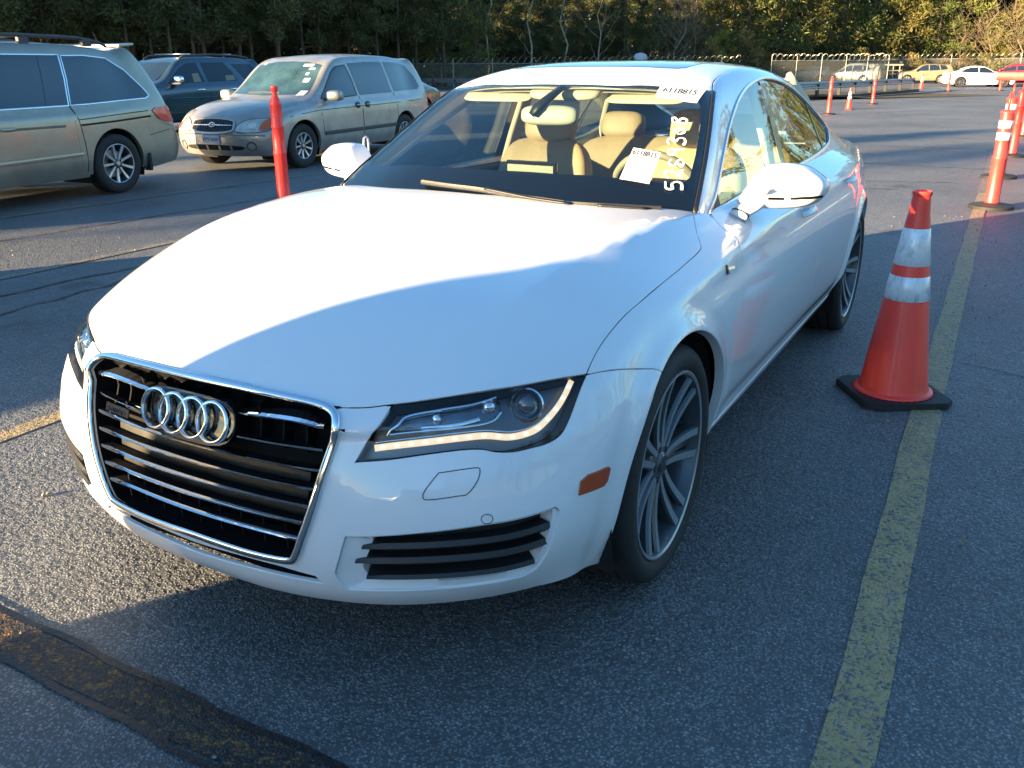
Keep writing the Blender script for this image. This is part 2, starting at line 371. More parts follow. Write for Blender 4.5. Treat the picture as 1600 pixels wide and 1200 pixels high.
class Surf:
    def __init__(s, co, fs):
        s.co = np.asarray(co); s.fs = fs
        s.bvh = BVHTree.FromPolygons([tuple(c) for c in s.co], fs)
        n = np.zeros_like(s.co)
        for f in fs:
            p = s.co[list(f)]
            nn = np.cross(p[2]-p[0], p[3]-p[1]) if len(f) == 4 else np.cross(p[1]-p[0], p[2]-p[0])
            n[list(f)] += nn
        s.n = n/np.maximum(1e-12, np.linalg.norm(n, axis=1))[:, None]
    def hit(s, o, d):
        """returns point, smooth normal facing the ray origin"""
        d = Vector(d).normalized()
        p, n, i, dist = s.bvh.ray_cast(Vector(o), d)
        if p is None:
            return None
        f = s.fs[i]; w = np.array([1/max(1e-7, (p-Vector(s.co[k])).length) for k in f])
        nn = Vector((s.n[list(f)]*w[:, None]).sum(0)).normalized()
        if nn.dot(d) > 0: nn = -nn
        return p, nn
# ------------------------------------------------------------------ trimmed panels lifted onto the master surfaces
_co, _fs = build_master()
BODY = Surf(_co, _fs)
_c2, _f2 = sym_grid(GH, 6, 6)
CABIN = Surf(_c2, _f2)
class PSide:            # fan round a lengthwise axis, for the flanks
    def __init__(s, y0=.40, z0=.50, k=.5, far=2.0): s.y0, s.z0, s.k, s.far = y0, z0, k, far
    def to2(s, p): return (p[0], s.k*math.atan2(p[2]-s.z0, p[1]-s.y0))
    def ray(s, q):
        a = q[1]/s.k; c, d = math.cos(a), math.sin(a)
        return (q[0], s.y0+s.far*c, s.z0+s.far*d), (0, -c, -d)
class PNose:            # fan round a vertical axis, for the bumper
    def __init__(s, x0=0.0, k=.85, sx=1): s.x0, s.k, s.sx = x0, k, sx
    def to2(s, p): return (s.k*math.atan2(p[1], s.sx*(p[0]-s.x0)), p[2])
    def ray(s, q):
        a = q[0]/s.k; c, d = math.cos(a), math.sin(a)
        return (s.x0+s.sx*3*c, 3*d, q[1]), (-s.sx*c, -d, 0)
class PTop:
    def to2(s, p): return (p[0], p[1])
    def ray(s, q): return (q[0], q[1], 3.0), (0, 0, -1)
class PFlat:            # straight onto the flank
    def to2(s, p): return (p[0], p[2])
    def ray(s, q): return (q[0], 3.0, q[1]), (0, -1, 0)
ARCHES = ((0.0, .352, .383), (-2.914, .352, .385))
TORN = [(-3.9, .925), (-3.3, .912), (-2.9, .905), (-2.3, .896), (-1.8, .889), (-1.3, .883), (-.9, .876), (-.55, .862), (-.3, .846), (-.1, .835)]
RIDGE = [(-.62, .745), (-.45, .735), (-.2, .712), (.05, .675), (.25, .645), (.45, .60), (.62, .53), (.75, .46)]
_tx = [a for a, b in TORN]; _tz = [b for a, b in TORN]; _rx = [a for a, b in RIDGE]; _ry = [b for a, b in RIDGE]
CRZ = ((.46, .60, .77, .84, .90), (.505, .535, .571, .612, .66))
def sstep(a, b, x):
    t = min(1, max(0, (x-a)/(b-a))); return t*t*(3-2*t)
def detail(p):
    """small relief on the body: shoulder crease, bonnet ridges, wheel arch lips, rocker groove"""
    x, y, z = p[0], abs(p[1]), p[2]; d = 0.0
    if y > .6:
        tz = np.interp(x, _tx, _tz); w = sstep(.05, -.35, x)*sstep(-3.9, -3.3, x)
        s = z-tz
        d += w*(.0075*math.exp(-abs(s)/.028)-.004*math.exp(-((s+.055)/.03)**2))
        for (ax, az, ar) in ARCHES:
            r = math.hypot(x-ax, z-az)
            if r < .52 and z > .20:
                d += .010*math.exp(-((r-ar)/.030)**2)-.004*math.exp(-((r-ar-.065)/.03)**2)
        if z < .5: d -= .010*math.exp(-((z-.335)/.045)**2)*sstep(-.40, -.6, x)*sstep(-2.55, -2.35, x)
    if z > .74 and x > -.7 and y < .80:
        ry = np.interp(x, _rx, _ry); s = y-ry
        d += .0065*math.exp(-abs(s)/.035)*sstep(.78, .5, x)*(sstep(-.8, -.5, x))
    if x > .25 and z < .70 and y > .40:
        f = np.interp(y, CRZ[0], CRZ[1]); d += .0022*math.exp(-abs(z-f)/.025)*sstep(.46, .56, y)
        yl = .46-.19*(.60-z); d += .0016*math.exp(-abs(y-yl)/.03)*sstep(.62, .56, z)*sstep(.27, .33, z)
    return d
def lift(surf, proj, q, det=True):
    o, d = proj.ray(q); h = surf.hit(o, d)
    if h is None: return None
    p, n = h
    if det and surf is BODY:
        k = detail(p)
        if k: p = p+n*k
    return p, n
def resample(poly, h):
    out = []
    for a, b in zip(poly, poly[1:]+poly[:1]):
        L = math.dist(a, b)
        k = max(1, int(round(L/h)))
        for i in range(k): out.append((a[0]+(b[0]-a[0])*i/k, a[1]+(b[1]-a[1])*i/k))
    return out
def area2(p): return .5*sum(a[0]*b[1]-b[0]*a[1] for a, b in zip(p, p[1:]+p[:1]))
def dedupe(p, eps=1e-4):
    out = []
    for q in p:
        if not out or math.dist(q, out[-1]) > eps: out.append(q)
    while len(out) > 1 and math.dist(out[0], out[-1]) < eps: out.pop()
    return out
def inset(poly, g):
    """move a closed 2D outline inward by g"""
    poly = dedupe(poly); s = 1 if area2(poly) > 0 else -1; n = len(poly); out = []
    for i in range(n):
        a, b, c = poly[i-1], poly[i], poly[(i+1) % n]
        e1 = (b[0]-a[0], b[1]-a[1]); e2 = (c[0]-b[0], c[1]-b[1])
        l1 = math.hypot(*e1) or 1e-9; l2 = math.hypot(*e2) or 1e-9
        n1 = (-e1[1]/l1*s, e1[0]/l1*s); n2 = (-e2[1]/l2*s, e2[0]/l2*s)
        m = (n1[0]+n2[0], n1[1]+n2[1]); ml = math.hypot(*m) or 1e-9; m = (m[0]/ml, m[1]/ml)
        k = min(2.0, 1/max(.3, m[0]*n1[0]+m[1]*n1[1]))
        out.append((b[0]+m[0]*g*k, b[1]+m[1]*g*k))
    return out
def inside(pt, poly):
    x, y = pt; c = False; j = len(poly)-1
    for i in range(len(poly)):
        xi, yi = poly[i]; xj, yj = poly[j]
        if (yi > y) != (yj > y) and x < (xj-xi)*(y-yi)/(yj-yi)+xi: c = not c
        j = i
    return c
def inside_np(Q, poly):
    Q = np.asarray(Q, float); c = np.zeros(len(Q), bool); P = np.asarray(poly, float); J = np.roll(P, 1, axis=0)
    for (xi, yi), (xj, yj) in zip(P, J):
        if yi == yj: continue
        m = (yi > Q[:, 1]) != (yj > Q[:, 1])
        c ^= m & (Q[:, 0] < (xj-xi)*(Q[:, 1]-yi)/(yj-yi)+xi)
    return c
def panel(name, surf, proj, outline, m, parent, holes=(), h=.02, hb=.012, gap=.0018, flange=.02, off=0.0, det=True, mirror=False, label=None, raw2=False, both=False):
    """outline/holes: lists of 3D points on the surface (or 2D when raw2). Returns object(s)."""
    to2 = (lambda p: (p[0], p[1])) if raw2 else proj.to2
    O2 = resample(inset([to2(p) for p in outline], gap), hb)
    if area2(O2) < 0: O2.reverse()
    H2 = []
    for hh in holes:
        q = resample(inset([to2(p) for p in hh], -gap), hb)
        if area2(q) > 0: q.reverse()
        H2.append(q)
    pts = list(O2); edges = [(i, (i+1) % len(O2)) for i in range(len(O2))]
    for q in H2:
        b = len(pts); pts += q; edges += [(b+i, b+(i+1) % len(q)) for i in range(len(q))]
    bnd = np.array(pts); lo = bnd.min(0); hi = bnd.max(0); G_ = []; r = 0; y = lo[1]+h*.5
    while y < hi[1]:
        xx = np.arange(lo[0]+(h*.5 if r % 2 else 0)+h*.25, hi[0], h)
        G_.append(np.stack([xx, np.full(len(xx), y)], 1)); y += h*.866; r += 1
    if G_:
        G_ = np.concatenate(G_); ok = inside_np(G_, O2)
        for q in H2: ok &= ~inside_np(G_, q)
        G_ = G_[ok]; lim = (.5*min(h, hb*1.3))**2
        near = np.zeros(len(G_), bool)
        for k in range(0, len(bnd), 64):
            if len(G_): near |= (((G_[:, None]-bnd[None, k:k+64])**2).sum(2).min(1) < lim)
        pts += [tuple(p) for p in G_[~near]]
    V, E, F, *_ = delaunay_2d_cdt([Vector(p) for p in pts], edges, [], 0, 1e-7)
    F = [f for f in F if len(f) == 3]
    Vn = np.array([(v.x, v.y) for v in V])
    ctr = np.array([(Vn[f[0]]+Vn[f[1]]+Vn[f[2]])/3 for f in F])
    ok = inside_np(ctr, O2)
    for q in H2: ok &= ~inside_np(ctr, q)
    keep = [f for f, o_ in zip(F, ok) if o_]
    P = []; N = []; e = .004
    for v in V:
        q = (v.x, v.y); a = lift(surf, proj, q, det)
        if a is None:
            P.append(None); N.append(None); continue
        n = a[1]; b = c = b2 = c2 = None
        if det and surf is BODY:
            b = lift(surf, proj, (q[0]+e, q[1]), det); c = lift(surf, proj, (q[0], q[1]+e), det)
            b2 = lift(surf, proj, (q[0]-e, q[1]), det); c2 = lift(surf, proj, (q[0], q[1]-e), det)
        if b and c and b2 and c2:
            nn = (b[0]-b2[0]).cross(c[0]-c2[0])
            if nn.length > 1e-9:
                nn.normalize(); nn = nn if nn.dot(n) > 0 else -nn
                if nn.dot(n) > .8: n = nn
        P.append(a[0]+n*off); N.append(n)
    keep = [f for f in keep if all(P[i] is not None for i in f)]
    used = sorted({i for f in keep for i in f}); rm = {u: k for k, u in enumerate(used)}
    VV = [P[i] for i in used]; NN = [N[i] for i in used]
    FF = []
    for f in keep:
        a, b, c = [P[i] for i in f]
        FF.append(tuple(rm[i] for i in (f if (b-a).cross(c-a).dot(N[f[0]]) > 0 else f[::-1])))
    # flange round every open edge
    if flange:
        ec = {}
        for f in FF:
            for a, b in zip(f, f[1:]+f[:1]): ec[(a, b)] = 1
        be = [(a, b) for (a, b) in ec if (b, a) not in ec]
        top = {}; mid = {}; low = {}
        rr = min(.0022, flange*.3)
        din = {}
        for a, b in be:       # direction pointing outward from the panel at the edge
            t = (VV[b]-VV[a]); 
            for k in (a, b):
                o_ = t.cross(NN[k]); din[k] = din.get(k, Vector((0, 0, 0)))+(o_.normalized() if o_.length > 1e-12 else o_)
        def nv(p, n): VV.append(p); NN.append(n); return len(VV)-1
        for k in din:
            o_ = din[k].normalized() if din[k].length > 1e-9 else Vector((0, 0, 1)); n = NN[k]; p = VV[k]
            mid[k] = nv(p+o_*rr*.7-n*rr*.5, (o_+n).normalized())
            top[k] = nv(p+o_*rr-n*rr*1.6, o_)
            low[k] = nv(p+o_*rr-n*flange, o_)
        for a, b in be:
            FF += [(b, a, mid[a], mid[b]), (mid[b], mid[a], top[a], top[b]), (top[b], top[a], low[a], low[b])]
    def mk(sgn):
        vs = [(p.x, p.y*sgn, p.z) for p in VV]; fs = FF if sgn > 0 else [f[::-1] for f in FF]
        o = mesh_obj(name, vs, fs, m, parent, label=label)
        o.data.normals_split_custom_set_from_vertices([(n.x, n.y*sgn, n.z) for n in NN])
        return o
    a = mk(1)
    return (a, mk(-1)) if mirror else a
def on(surf, proj, q, off=0.0, det=True):
    a = lift(surf, proj, q, det); return (a[0]+a[1]*off, a[1])
def snap(surf, p, off=0.0, proj=None):
    """nearest surface point for a 3D trim point"""
    proj = proj or (PNOSE if p[0] > .15 and p[2] < .76 else PSIDE)
    return on(surf, proj, proj.to2(p), off)
def sweep(bm, P, N, sec, closed=False, scale=None):
    """sweep a section (list of (side, up)) along points with surface normals"""
    n = len(P); rings = []
    for i in range(n):
        t = (P[(i+1) % n]-P[i-1]) if closed else (P[min(i+1, n-1)]-P[max(i-1, 0)])
        t.normalize(); up = N[i]-t*N[i].dot(t); up.normalize(); sd = t.cross(up)
        k = scale(i/(n-1 if not closed else n)) if scale else 1.0
        rings.append([bm.verts.new(P[i]+sd*(a*k)+up*(b*k)) for a, b in sec])
    m = len(sec)
    for i in range(n if closed else n-1):
        A, B = rings[i], rings[(i+1) % n]
        for k in range(m): bm.faces.new((A[k], A[(k+1) % m], B[(k+1) % m], B[k]))
    if not closed: bm.faces.new(rings[0][::-1]); bm.faces.new(rings[-1])
    return rings
def mirror_mesh(o, name=None):
    me = o.data.copy(); me.transform(Matrix.Scale(-1, 4, (0, 1, 0))); me.flip_normals()
    c = bpy.data.objects.new(name or o.name.split('.')[0], me); COL.objects.link(c); c.parent = o.parent
    return c
def rsec(w, h, r=.3, n=3):
    """rounded rectangle section, w wide, h high, sitting on 0"""
    out = []
    rr = min(w, h)*r
    for cx, cy, a0 in ((w/2-rr, h-rr, 0), (-w/2+rr, h-rr, 90), (-w/2+rr, rr, 180), (w/2-rr, rr, 270)):
        for k in range(n): 
            a = R(a0+90*k/(n-1)); out.append((cx+rr*math.cos(a), cy+rr*math.sin(a)))
    return out
PSIDE, PNOSE, PTOP, PFLAT = PSide(), PNose(), PTop(), PFlat()
# ------------------------------------------------------------------ the white fastback sedan
CAR = thing('sedan', 'glossy white four-door fastback with four chrome rings on its grille, parked in the foreground', 'car')
V3 = Vector
def mir3(p): return (p[0], -p[1], p[2])
def half2full(h):
    """h: points with y>=0 from centre line to centre line -> closed outline"""
    return list(h)+[mir3(p) for p in h[::-1]]
hood_side = [(.4281,.8365,.7397),(.3953,.8344,.761),(.3487,.8325,.7841),(.2839,.8334,.8071),(.2039,.8362,.8284),(.1134,.8423,.8448),(-.0293,.8458,.8625),(-.1573,.8453,.8724),(-.2568,.8428,.881),(-.338,.840,.888),(-.385,.8345,.896),(-.418,.818,.9105),(-.47,.788,.933),(-.55,.752,.955),(-.625,.722,.9657)]
hood_front = [(.8405,0,.7285),(.8376,.0815,.7285),(.8294,.1858,.7254),(.8175,.291,.7169),(.8082,.362,.7094),(.8005,.398,.7045),(.7748,.4571,.7056),(.7431,.5095,.7122),(.714,.5602,.7194),(.6627,.6388,.7319),(.5794,.7255,.7385),(.4689,.8088,.7412),(.4281,.8365,.7397)]
hs = [tuple(p) for p in cr(hood_side, 5)]; hf = [tuple(p) for p in cr(hood_front, 4)]
rear = [tuple(p) for p in cr([(-.625,.722,.966),(-.58,.60,.975),(-.53,.42,.98),(-.485,.22,.98),(-.462,0,.98)], 5)]
hood = panel('bonnet', BODY, PTop(), half2full(hf[:-1]+hs[:-1]+rear), PAINT, CAR, h=.022, flange=.025, gap=.0024)
def arc3(k, a0, a1, n=26, dr=0.0):
    ax, az, ar = ARCHES[k]; out = []
    for i in range(n+1):
        a = R(a0+(a1-a0)*i/n); q = (ax+(ar+dr)*math.cos(a), az+(ar+dr)*math.sin(a))
        out.append(tuple(on(BODY, PFLAT, q, 0, False)[0]))
    return out
seam = [tuple(p) for p in cr([(.4281,.837,.7397),(.3876,.8596,.739),(.3284,.8838,.7299),(.2382,.9118,.709),(.2069,.9205,.6993),(.1870,.928,.686)], 4)]
arch_f = arc3(0, 60.7, -22, 24)
bottom = [(BAND[c][0][0]+.004, BAND[c][0][1], BAND[c][0][2]+.006) for c in range(6, -1, -1)]
grille_half = [(.8098,.3677,.7054),(.8111,.3974,.6961),(.8200,.4150,.6785),(.8315,.4145,.6379),(.8603,.399,.565),(.8826,.3754,.4733),(.8924,.3501,.4057),(.8954,.327,.3503),(.8966,.3021,.3333),(.9035,.2021,.3256),(.9086,.1018,.3262),(.9108,0,.3282)]
hl = [(.8292,.4668,.5958),(.7994,.4942,.6577),(.7452,.511,.7102),(.7163,.5618,.7174),(.665,.6401,.7298),(.5816,.7267,.7363),(.4709,.8099,.7389),(.4328,.8359,.7378),(.4718,.8371,.7063),(.516,.8366,.6616),(.5472,.8314,.6327),(.5803,.8161,.6201),(.6178,.7922,.6171),(.6523,.7659,.6157),(.679,.7375,.6201),(.6959,.7117,.6273),(.7211,.673,.6273),(.76,.6063,.6174),(.7966,.5375,.6046)]
hl_low = [tuple(p) for p in cr(hl[7:]+[hl[0]], 4)]       # outer top corner round the lower edge to the inner tip
fog_in = [(.8508,.5175,.4314),(.7989,.6374,.4483),(.7344,.7419,.4642),(.6078,.8448,.4712),(.6057,.8471,.4643),(.6207,.8423,.4095),(.6288,.8305,.3671),(.6356,.8127,.3317),(.6599,.7924,.3235),(.7211,.7314,.3183),(.769,.6618,.3133),(.845,.5113,.3091),(.85,.4967,.3074),(.8578,.4859,.3253),(.861,.4821,.3376)]
fog_out = [(.87,.4564,.4250),(.8508,.5175,.4324),(.7987,.6374,.4510),(.7342,.7418,.4675),(.6029,.8472,.4757),(.5957,.8532,.4668),(.6085,.849,.4058),(.6182,.8347,.3578),(.6254,.8138,.3162),(.6475,.79,.3028),(.7153,.7276,.2997),(.7636,.6577,.2942),(.8375,.5111,.2841),(.8596,.4406,.2781),(.8724,.4255,.308),(.8763,.423,.3263)]
slot = [(.9099,0,.3015),(.9049,.16,.306),(.8974,.277,.308),(.8848,.3672,.3032),(.8779,.3784,.2861),(.8933,.2692,.2816),(.9013,.1517,.277),(.9045,0,.2714)]
hf_out = [p for p in hf if p[1] < .5095]
bump_half = bottom[::-1]+arch_f[::-1]+seam[::-1][1:]+hl_low[1:]+[hl[1], hl[2]]
gi = [p for p in hf if .398 < p[1] < .505][::-1]
bump_half = bump_half+gi+[tuple(p) for p in cr(grille_half, 3)][2:]
bump = panel('front_bumper', BODY, PNOSE, half2full(bump_half), PAINT, CAR,
             holes=[fog_out, [mir3(p) for p in fog_out], slot+[mir3(p) for p in slot[::-1]][1:-1]], h=.02, flange=.011, gap=.0026)
fender = panel('front_wing', BODY, PSIDE, seam[:-1]+arc3(0, 60.7, 190, 30)+[(-.53,.905,.290)]+
    [tuple(p) for p in cr([(-.5205,.9028,.3344),(-.475,.925,.45),(-.465,.943,.58),(-.485,.9403,.7109),(-.5187,.9219,.8034),(-.560,.90,.860),(-.597,.8867,.8841),(-.612,.865,.898),(-.635,.815,.922),(-.655,.785,.938)], 4)]+
    [(-.668,.765,.950),(-.655,.735,.962)]+hs[::-1][:-1], PAINT, CAR, mirror=True, flange=.03, gap=.0024)
door_f = [tuple(p) for p in cr([(-.655,.785,.938),(-.635,.815,.922),(-.612,.865,.898),(-.597,.8867,.8841),(-.560,.90,.860),(-.5187,.9219,.8034),(-.485,.9403,.7109),(-.465,.943,.58),(-.475,.925,.45),(-.5205,.9028,.3344)], 4)]+[(-.53,.905,.298)]
door_m = [tuple(p) for p in cr([(-1.64,.90,.298),(-1.64,.935,.42),(-1.66,.944,.62),(-1.71,.92,.80),(-1.78,.893,.895),(-1.84,.80,.945),(-1.865,.742,.966)], 5)]
belt = [(-1.865,.742,.966),(-1.5,.742,.960),(-1.1,.742,.956),(-.8,.746,.952),(-.70,.760,.949)]
panel('front_door', BODY, PSIDE, door_f+door_m+[tuple(p) for p in cr(belt, 4)][1:], PAINT, CAR, mirror=True, flange=.03, gap=.0024)
door_r = [tuple(p) for p in cr([(-2.45,.90,.298),(-2.48,.92,.42)], 3)]+arc3(0, 0, 0, 1)[:0]
_ra = []
for a in (14, 24, 34, 44, 54): 
    q = (-2.914+.44*math.cos(R(a)), .352+.44*math.sin(R(a))); _ra.append(tuple(on(BODY, PFLAT, q, 0, False)[0]))
door_r2 = [tuple(p) for p in cr([(-2.46,.90,.298)]+_ra+[(-2.73,.905,.83),(-2.80,.86,.925),(-2.84,.80,.962),(-2.86,.735,.985)], 4)]
belt_r = [(-2.86,.735,.985),(-2.5,.742,.978),(-2.2,.742,.972),(-1.865,.742,.966)]
panel('rear_door', BODY, PSIDE, door_m[::-1]+door_r2[0:]+[tuple(p) for p in cr(belt_r, 4)][1:-1], PAINT, CAR, mirror=True, flange=.03, gap=.0024)
qt = [tuple(p) for p in cr([(-2.86,.735,.985),(-3.1,.71,.985),(-3.4,.665,.985),(-3.65,.61,.99),(-3.78,.58,.985)], 4)]
panel('rear_wing', BODY, PSIDE, door_r2+qt[1:]+[(-3.80,.70,.93),(-3.80,.745,.80),(-3.80,.755,.60),(-3.80,.73,.44),(-3.80,.68,.30),(-3.55,.76,.275)]+arc3(1, 192, 8, 40)+[(-2.50,.90,.36)], PAINT, CAR, mirror=True, flange=.03, gap=.0024)
panel('sill', BODY, PSIDE, [(-.384,.87,.287),(-1.4,.90,.293),(-2.455,.90,.293),(-2.47,.84,.232),(-1.4,.835,.222),(-.385,.84,.222)], PAINT, CAR, mirror=True, flange=.03, gap=.0024)
PTAIL = PNose(-3.3, .85, -1)
um = .85*R(54.5)
panel('rear_bumper', BODY, PTAIL, [(-um,.29),(um,.29),(um,.955),(.5,.95),(.25,.95),(0,.95),(-.25,.95),(-.5,.95),(-um,.955)], PAINT, CAR, raw2=True, flange=.02, h=.03)
panel('tailgate', BODY, PTop(), [(-3.55,-.60),(-3.78,-.55),(-3.93,-.40),(-4.0,-.2),(-4.01,0),(-4.0,.2),(-3.93,.40),(-3.78,.55),(-3.55,.60)], PAINT, CAR, raw2=True, flange=.02, h=.03)
for sg in (1, -1):
    panel('tail_light', BODY, PTAIL, [(sg*.34,.80),(sg*(um-.16),.79),(sg*(um-.16),.90),(sg*.30,.92)], REDL, CAR, raw2=True, off=.006, flange=.01, h=.03)
# --- greenhouse
ws_edge = [(-.605,.742,.962),(-.70,.722,1.020),(-.85,.687,1.108),(-1.0,.648,1.19),(-1.12,.614,1.262),(-1.2161,.5867,1.3138)]
ws_edge = [tuple(p) for p in cr(ws_edge, 4)]
ws_top = [tuple(p) for p in cr([(-1.2250,.5750,1.320),(-1.175,.47,1.331),(-1.1344,.3276,1.3394),(-1.1055,.2262,1.3459),(-1.0934,.0,1.3496)], 5)]
PWS = PTop()
ws_out = half2full([(-.40,0,.95),(-.44,.3,.95),(-.50,.55,.95),(-.56,.742,.95)]+ws_edge+ws_top)
wsg = panel('windscreen', CABIN, PWS, ws_out, WSGLASS, CAR, h=.03, gap=.003, flange=0, off=.002, hb=.02)
def lerp(a, b, t): return tuple(a[i]+(b[i]-a[i])*t for i in range(3))
def shrink(poly, d): return inset([(p[0], p[1]) for p in poly], d)
frit_hole = []
fo = half2full([(-.59,0,1.0),(-.605,.25,1.0),(-.645,.5,1.0),(-.70,.655,1.0),(-.735,.667,1.0),(-.85,.645,1.1),(-1.0,.606,1.19),(-1.09,.572,1.25),(-1.135,.545,1.3),(-1.150,.515,1.31),(-1.122,.40,1.33),(-1.085,.25,1.34),(-1.066,0,1.345)])
panel('windscreen_border', CABIN, PWS, ws_out, GLOSSBLK, CAR, holes=[fo], h=.04, gap=.004, flange=0, off=-.003, hb=.02)
PCAB = PSide(.08, .86, .7)
rail = [tuple(p) for p in cr([(-1.2300,.572,1.321),(-1.32,.548,1.352),(-1.50,.532,1.384),(-1.8,.525,1.402),(-2.2,.522,1.394),(-2.6,.512,1.352),(-2.80,.503,1.315)], 5)]
dlo = [(-.700,.757,.9400),(-.7446,.7534,.9642),(-.8464,.7349,1.002),(-1.0731,.6849,1.1183),(-1.2386,.6489,1.1949),(-1.4325,.6161,1.2764),(-1.56,.602,1.315),(-1.6716,.5968,1.3391),(-1.78,.592,1.352),(-1.9063,.5877,1.3591),(-2.04,.586,1.3555),(-2.1929,.5869,1.344),(-2.35,.589,1.325),(-2.5055,.5917,1.2969),(-2.66,.60,1.26),(-2.8006,.6133,1.2133),(-2.93,.628,1.165),(-3.0287,.6436,1.1246),(-3.06,.658,1.095),(-3.045,.675,1.070),(-2.9634,.6986,1.0431),(-2.8581,.7222,1.0172),(-2.5655,.7373,.9927),(-2.2471,.7437,.9796),(-1.9861,.7429,.9732),(-1.6,.745,.965),(-1.2,.75,.957),(-.95,.752,.948)]
dlo_s = [tuple(p) for p in cr(dlo, 2, closed=True)]
glass_side_rear = [(-2.80,.503,1.315),(-3.05,.478,1.262),(-3.30,.455,1.205),(-3.60,.44,1.118),(-3.80,.44,1.05)]
frame_out = [(-.625,.741,.957)]+ws_edge[1:]+rail+glass_side_rear[1:]+[(-3.80,.60,.96),(-3.4,.70,.95),(-2.9,.76,.945),(-2.4,.765,.935),(-1.6,.765,.925),(-.9,.765,.915),(-.67,.77,.915)]
panel('window_frame', CABIN, PCAB, frame_out, PAINT, CAR, holes=[dlo_s], mirror=True, h=.025, flange=.015)
sun = [(-1.3681,0),(-1.3681,.20),(-1.375,.33),(-1.39,.375),(-1.43,.397),(-1.70,.402),(-1.95,.398),(-2.0,.38),(-2.015,.33),(-2.02,0)]
sunf = sun+[(x, -y) for x, y in sun[::-1]][1:-1]
roof_half = [ws_top[k] for k in range(len(ws_top)-1, -1, -1)]+rail[1:]+[(-2.78,.40,1.32),(-2.72,.2,1.34),(-2.70,0,1.35)]
panel('roof', CABIN, PTop(), half2full(roof_half), PAINT, CAR, holes=[[(x, y, 0) for x, y in sunf]], h=.03, flange=.018)
panel('sunroof', CABIN, PTop(), [(x, y, 0) for x, y in sunf], GLOSSBLK, CAR, h=.03, flange=.01, off=.001, gap=.004)
panel('rear_window', CABIN, PTop(), half2full([(-2.71,0,0),(-2.73,.2,0),(-2.79,.40,0),(-2.83,.49,0),(-3.05,.468,0),(-3.30,.447,0),(-3.60,.43,0),(-3.80,.43,0),(-3.84,.2,0),(-3.85,0,0)]), SIDEGLASS, CAR, h=.04, flange=0)
def sub_dlo(x0, x1, slope=.0):
    """slice of the window opening between two slanted cuts x = x0 + slope*(z-1)"""
    pts = [PCAB.to2(p) for p in dlo_s]; z = [p[2] for p in dlo_s]
    out = []
    n = len(dlo_s)
    for i in range(n):
        a, b = dlo_s[i], dlo_s[(i+1) % n]
        for lim, sg in ((x0, 1), (x1, -1)): pass
    def f(p, lim): return p[0]-(lim+slope*(p[2]-.97))
    cur = list(dlo_s)
    for lim, sg in ((x0, -1), (x1, 1)):
        nx = []
        for i in range(len(cur)):
            a, b = cur[i], cur[(i+1) % len(cur)]; fa, fb = sg*f(a, lim), sg*f(b, lim)
            if fa >= 0: nx.append(a)
            if (fa >= 0) != (fb >= 0):
                t = fa/(fa-fb); nx.append(tuple(a[k]+(b[k]-a[k])*t for k in range(3)))
        cur = nx
    return cur
for x0, x1 in ((-.875, -1.815), (-1.90, -2.70), (-2.73, -3.3)):
    panel('side_window', CABIN, PCAB, sub_dlo(x0, x1, .0 if x0 > -1 else -.05), SIDEGLASS, CAR, h=.03, flange=0, off=-.006, gap=.002, mirror=True)
panel('mirror_sail', CABIN, PCAB, sub_dlo(-.60, -.875, 0), BLACKPL, CAR, h=.03, flange=0, off=-.004, gap=.001, mirror=True)
panel('door_pillar_trim', CABIN, PCAB, sub_dlo(-1.815, -1.90, -.05), GLOSSBLK, CAR, h=.03, flange=0, off=-.003, gap=.001, mirror=True)
panel('door_pillar_trim', CABIN, PCAB, sub_dlo(-2.70, -2.73, -.05), GLOSSBLK, CAR, h=.03, flange=0, off=-.003, gap=.0, mirror=True)
def ring_on(surf, proj, pts, sec, closed=True, n=3, off=0, step=None):
    q = [tuple(p) for p in cr([proj.to2(p) for p in pts], n, closed)] if n > 1 else [proj.to2(p) for p in pts]
    if step:
        q = resample(q, step) if closed else q
    A = [on(surf, proj, p, off) for p in q]
    bm = bmesh.new(); sweep(bm, [a[0] for a in A], [a[1] for a in A], sec, closed); return bm
bm = ring_on(CABIN, PCAB, dlo, rsec(.014, .007), True, 3, -.001); bmesh.ops.recalc_face_normals(bm, faces=bm.faces)
o = bm_obj('window_trim', bm, SATIN, CAR, True); mirror_mesh(o)
# black sealing strip between windscreen and painted pillar
A = [on(CABIN, PWS, (p[0], p[1]-.004), .0) for p in ws_edge]
bm = bmesh.new(); sweep(bm, [a[0] for a in A], [a[1] for a in A], rsec(.016, .007)); bmesh.ops.recalc_face_normals(bm, faces=bm.faces)
o = bm_obj('windscreen_seal', bm, BLACKPL, CAR, True); mirror_mesh(o)
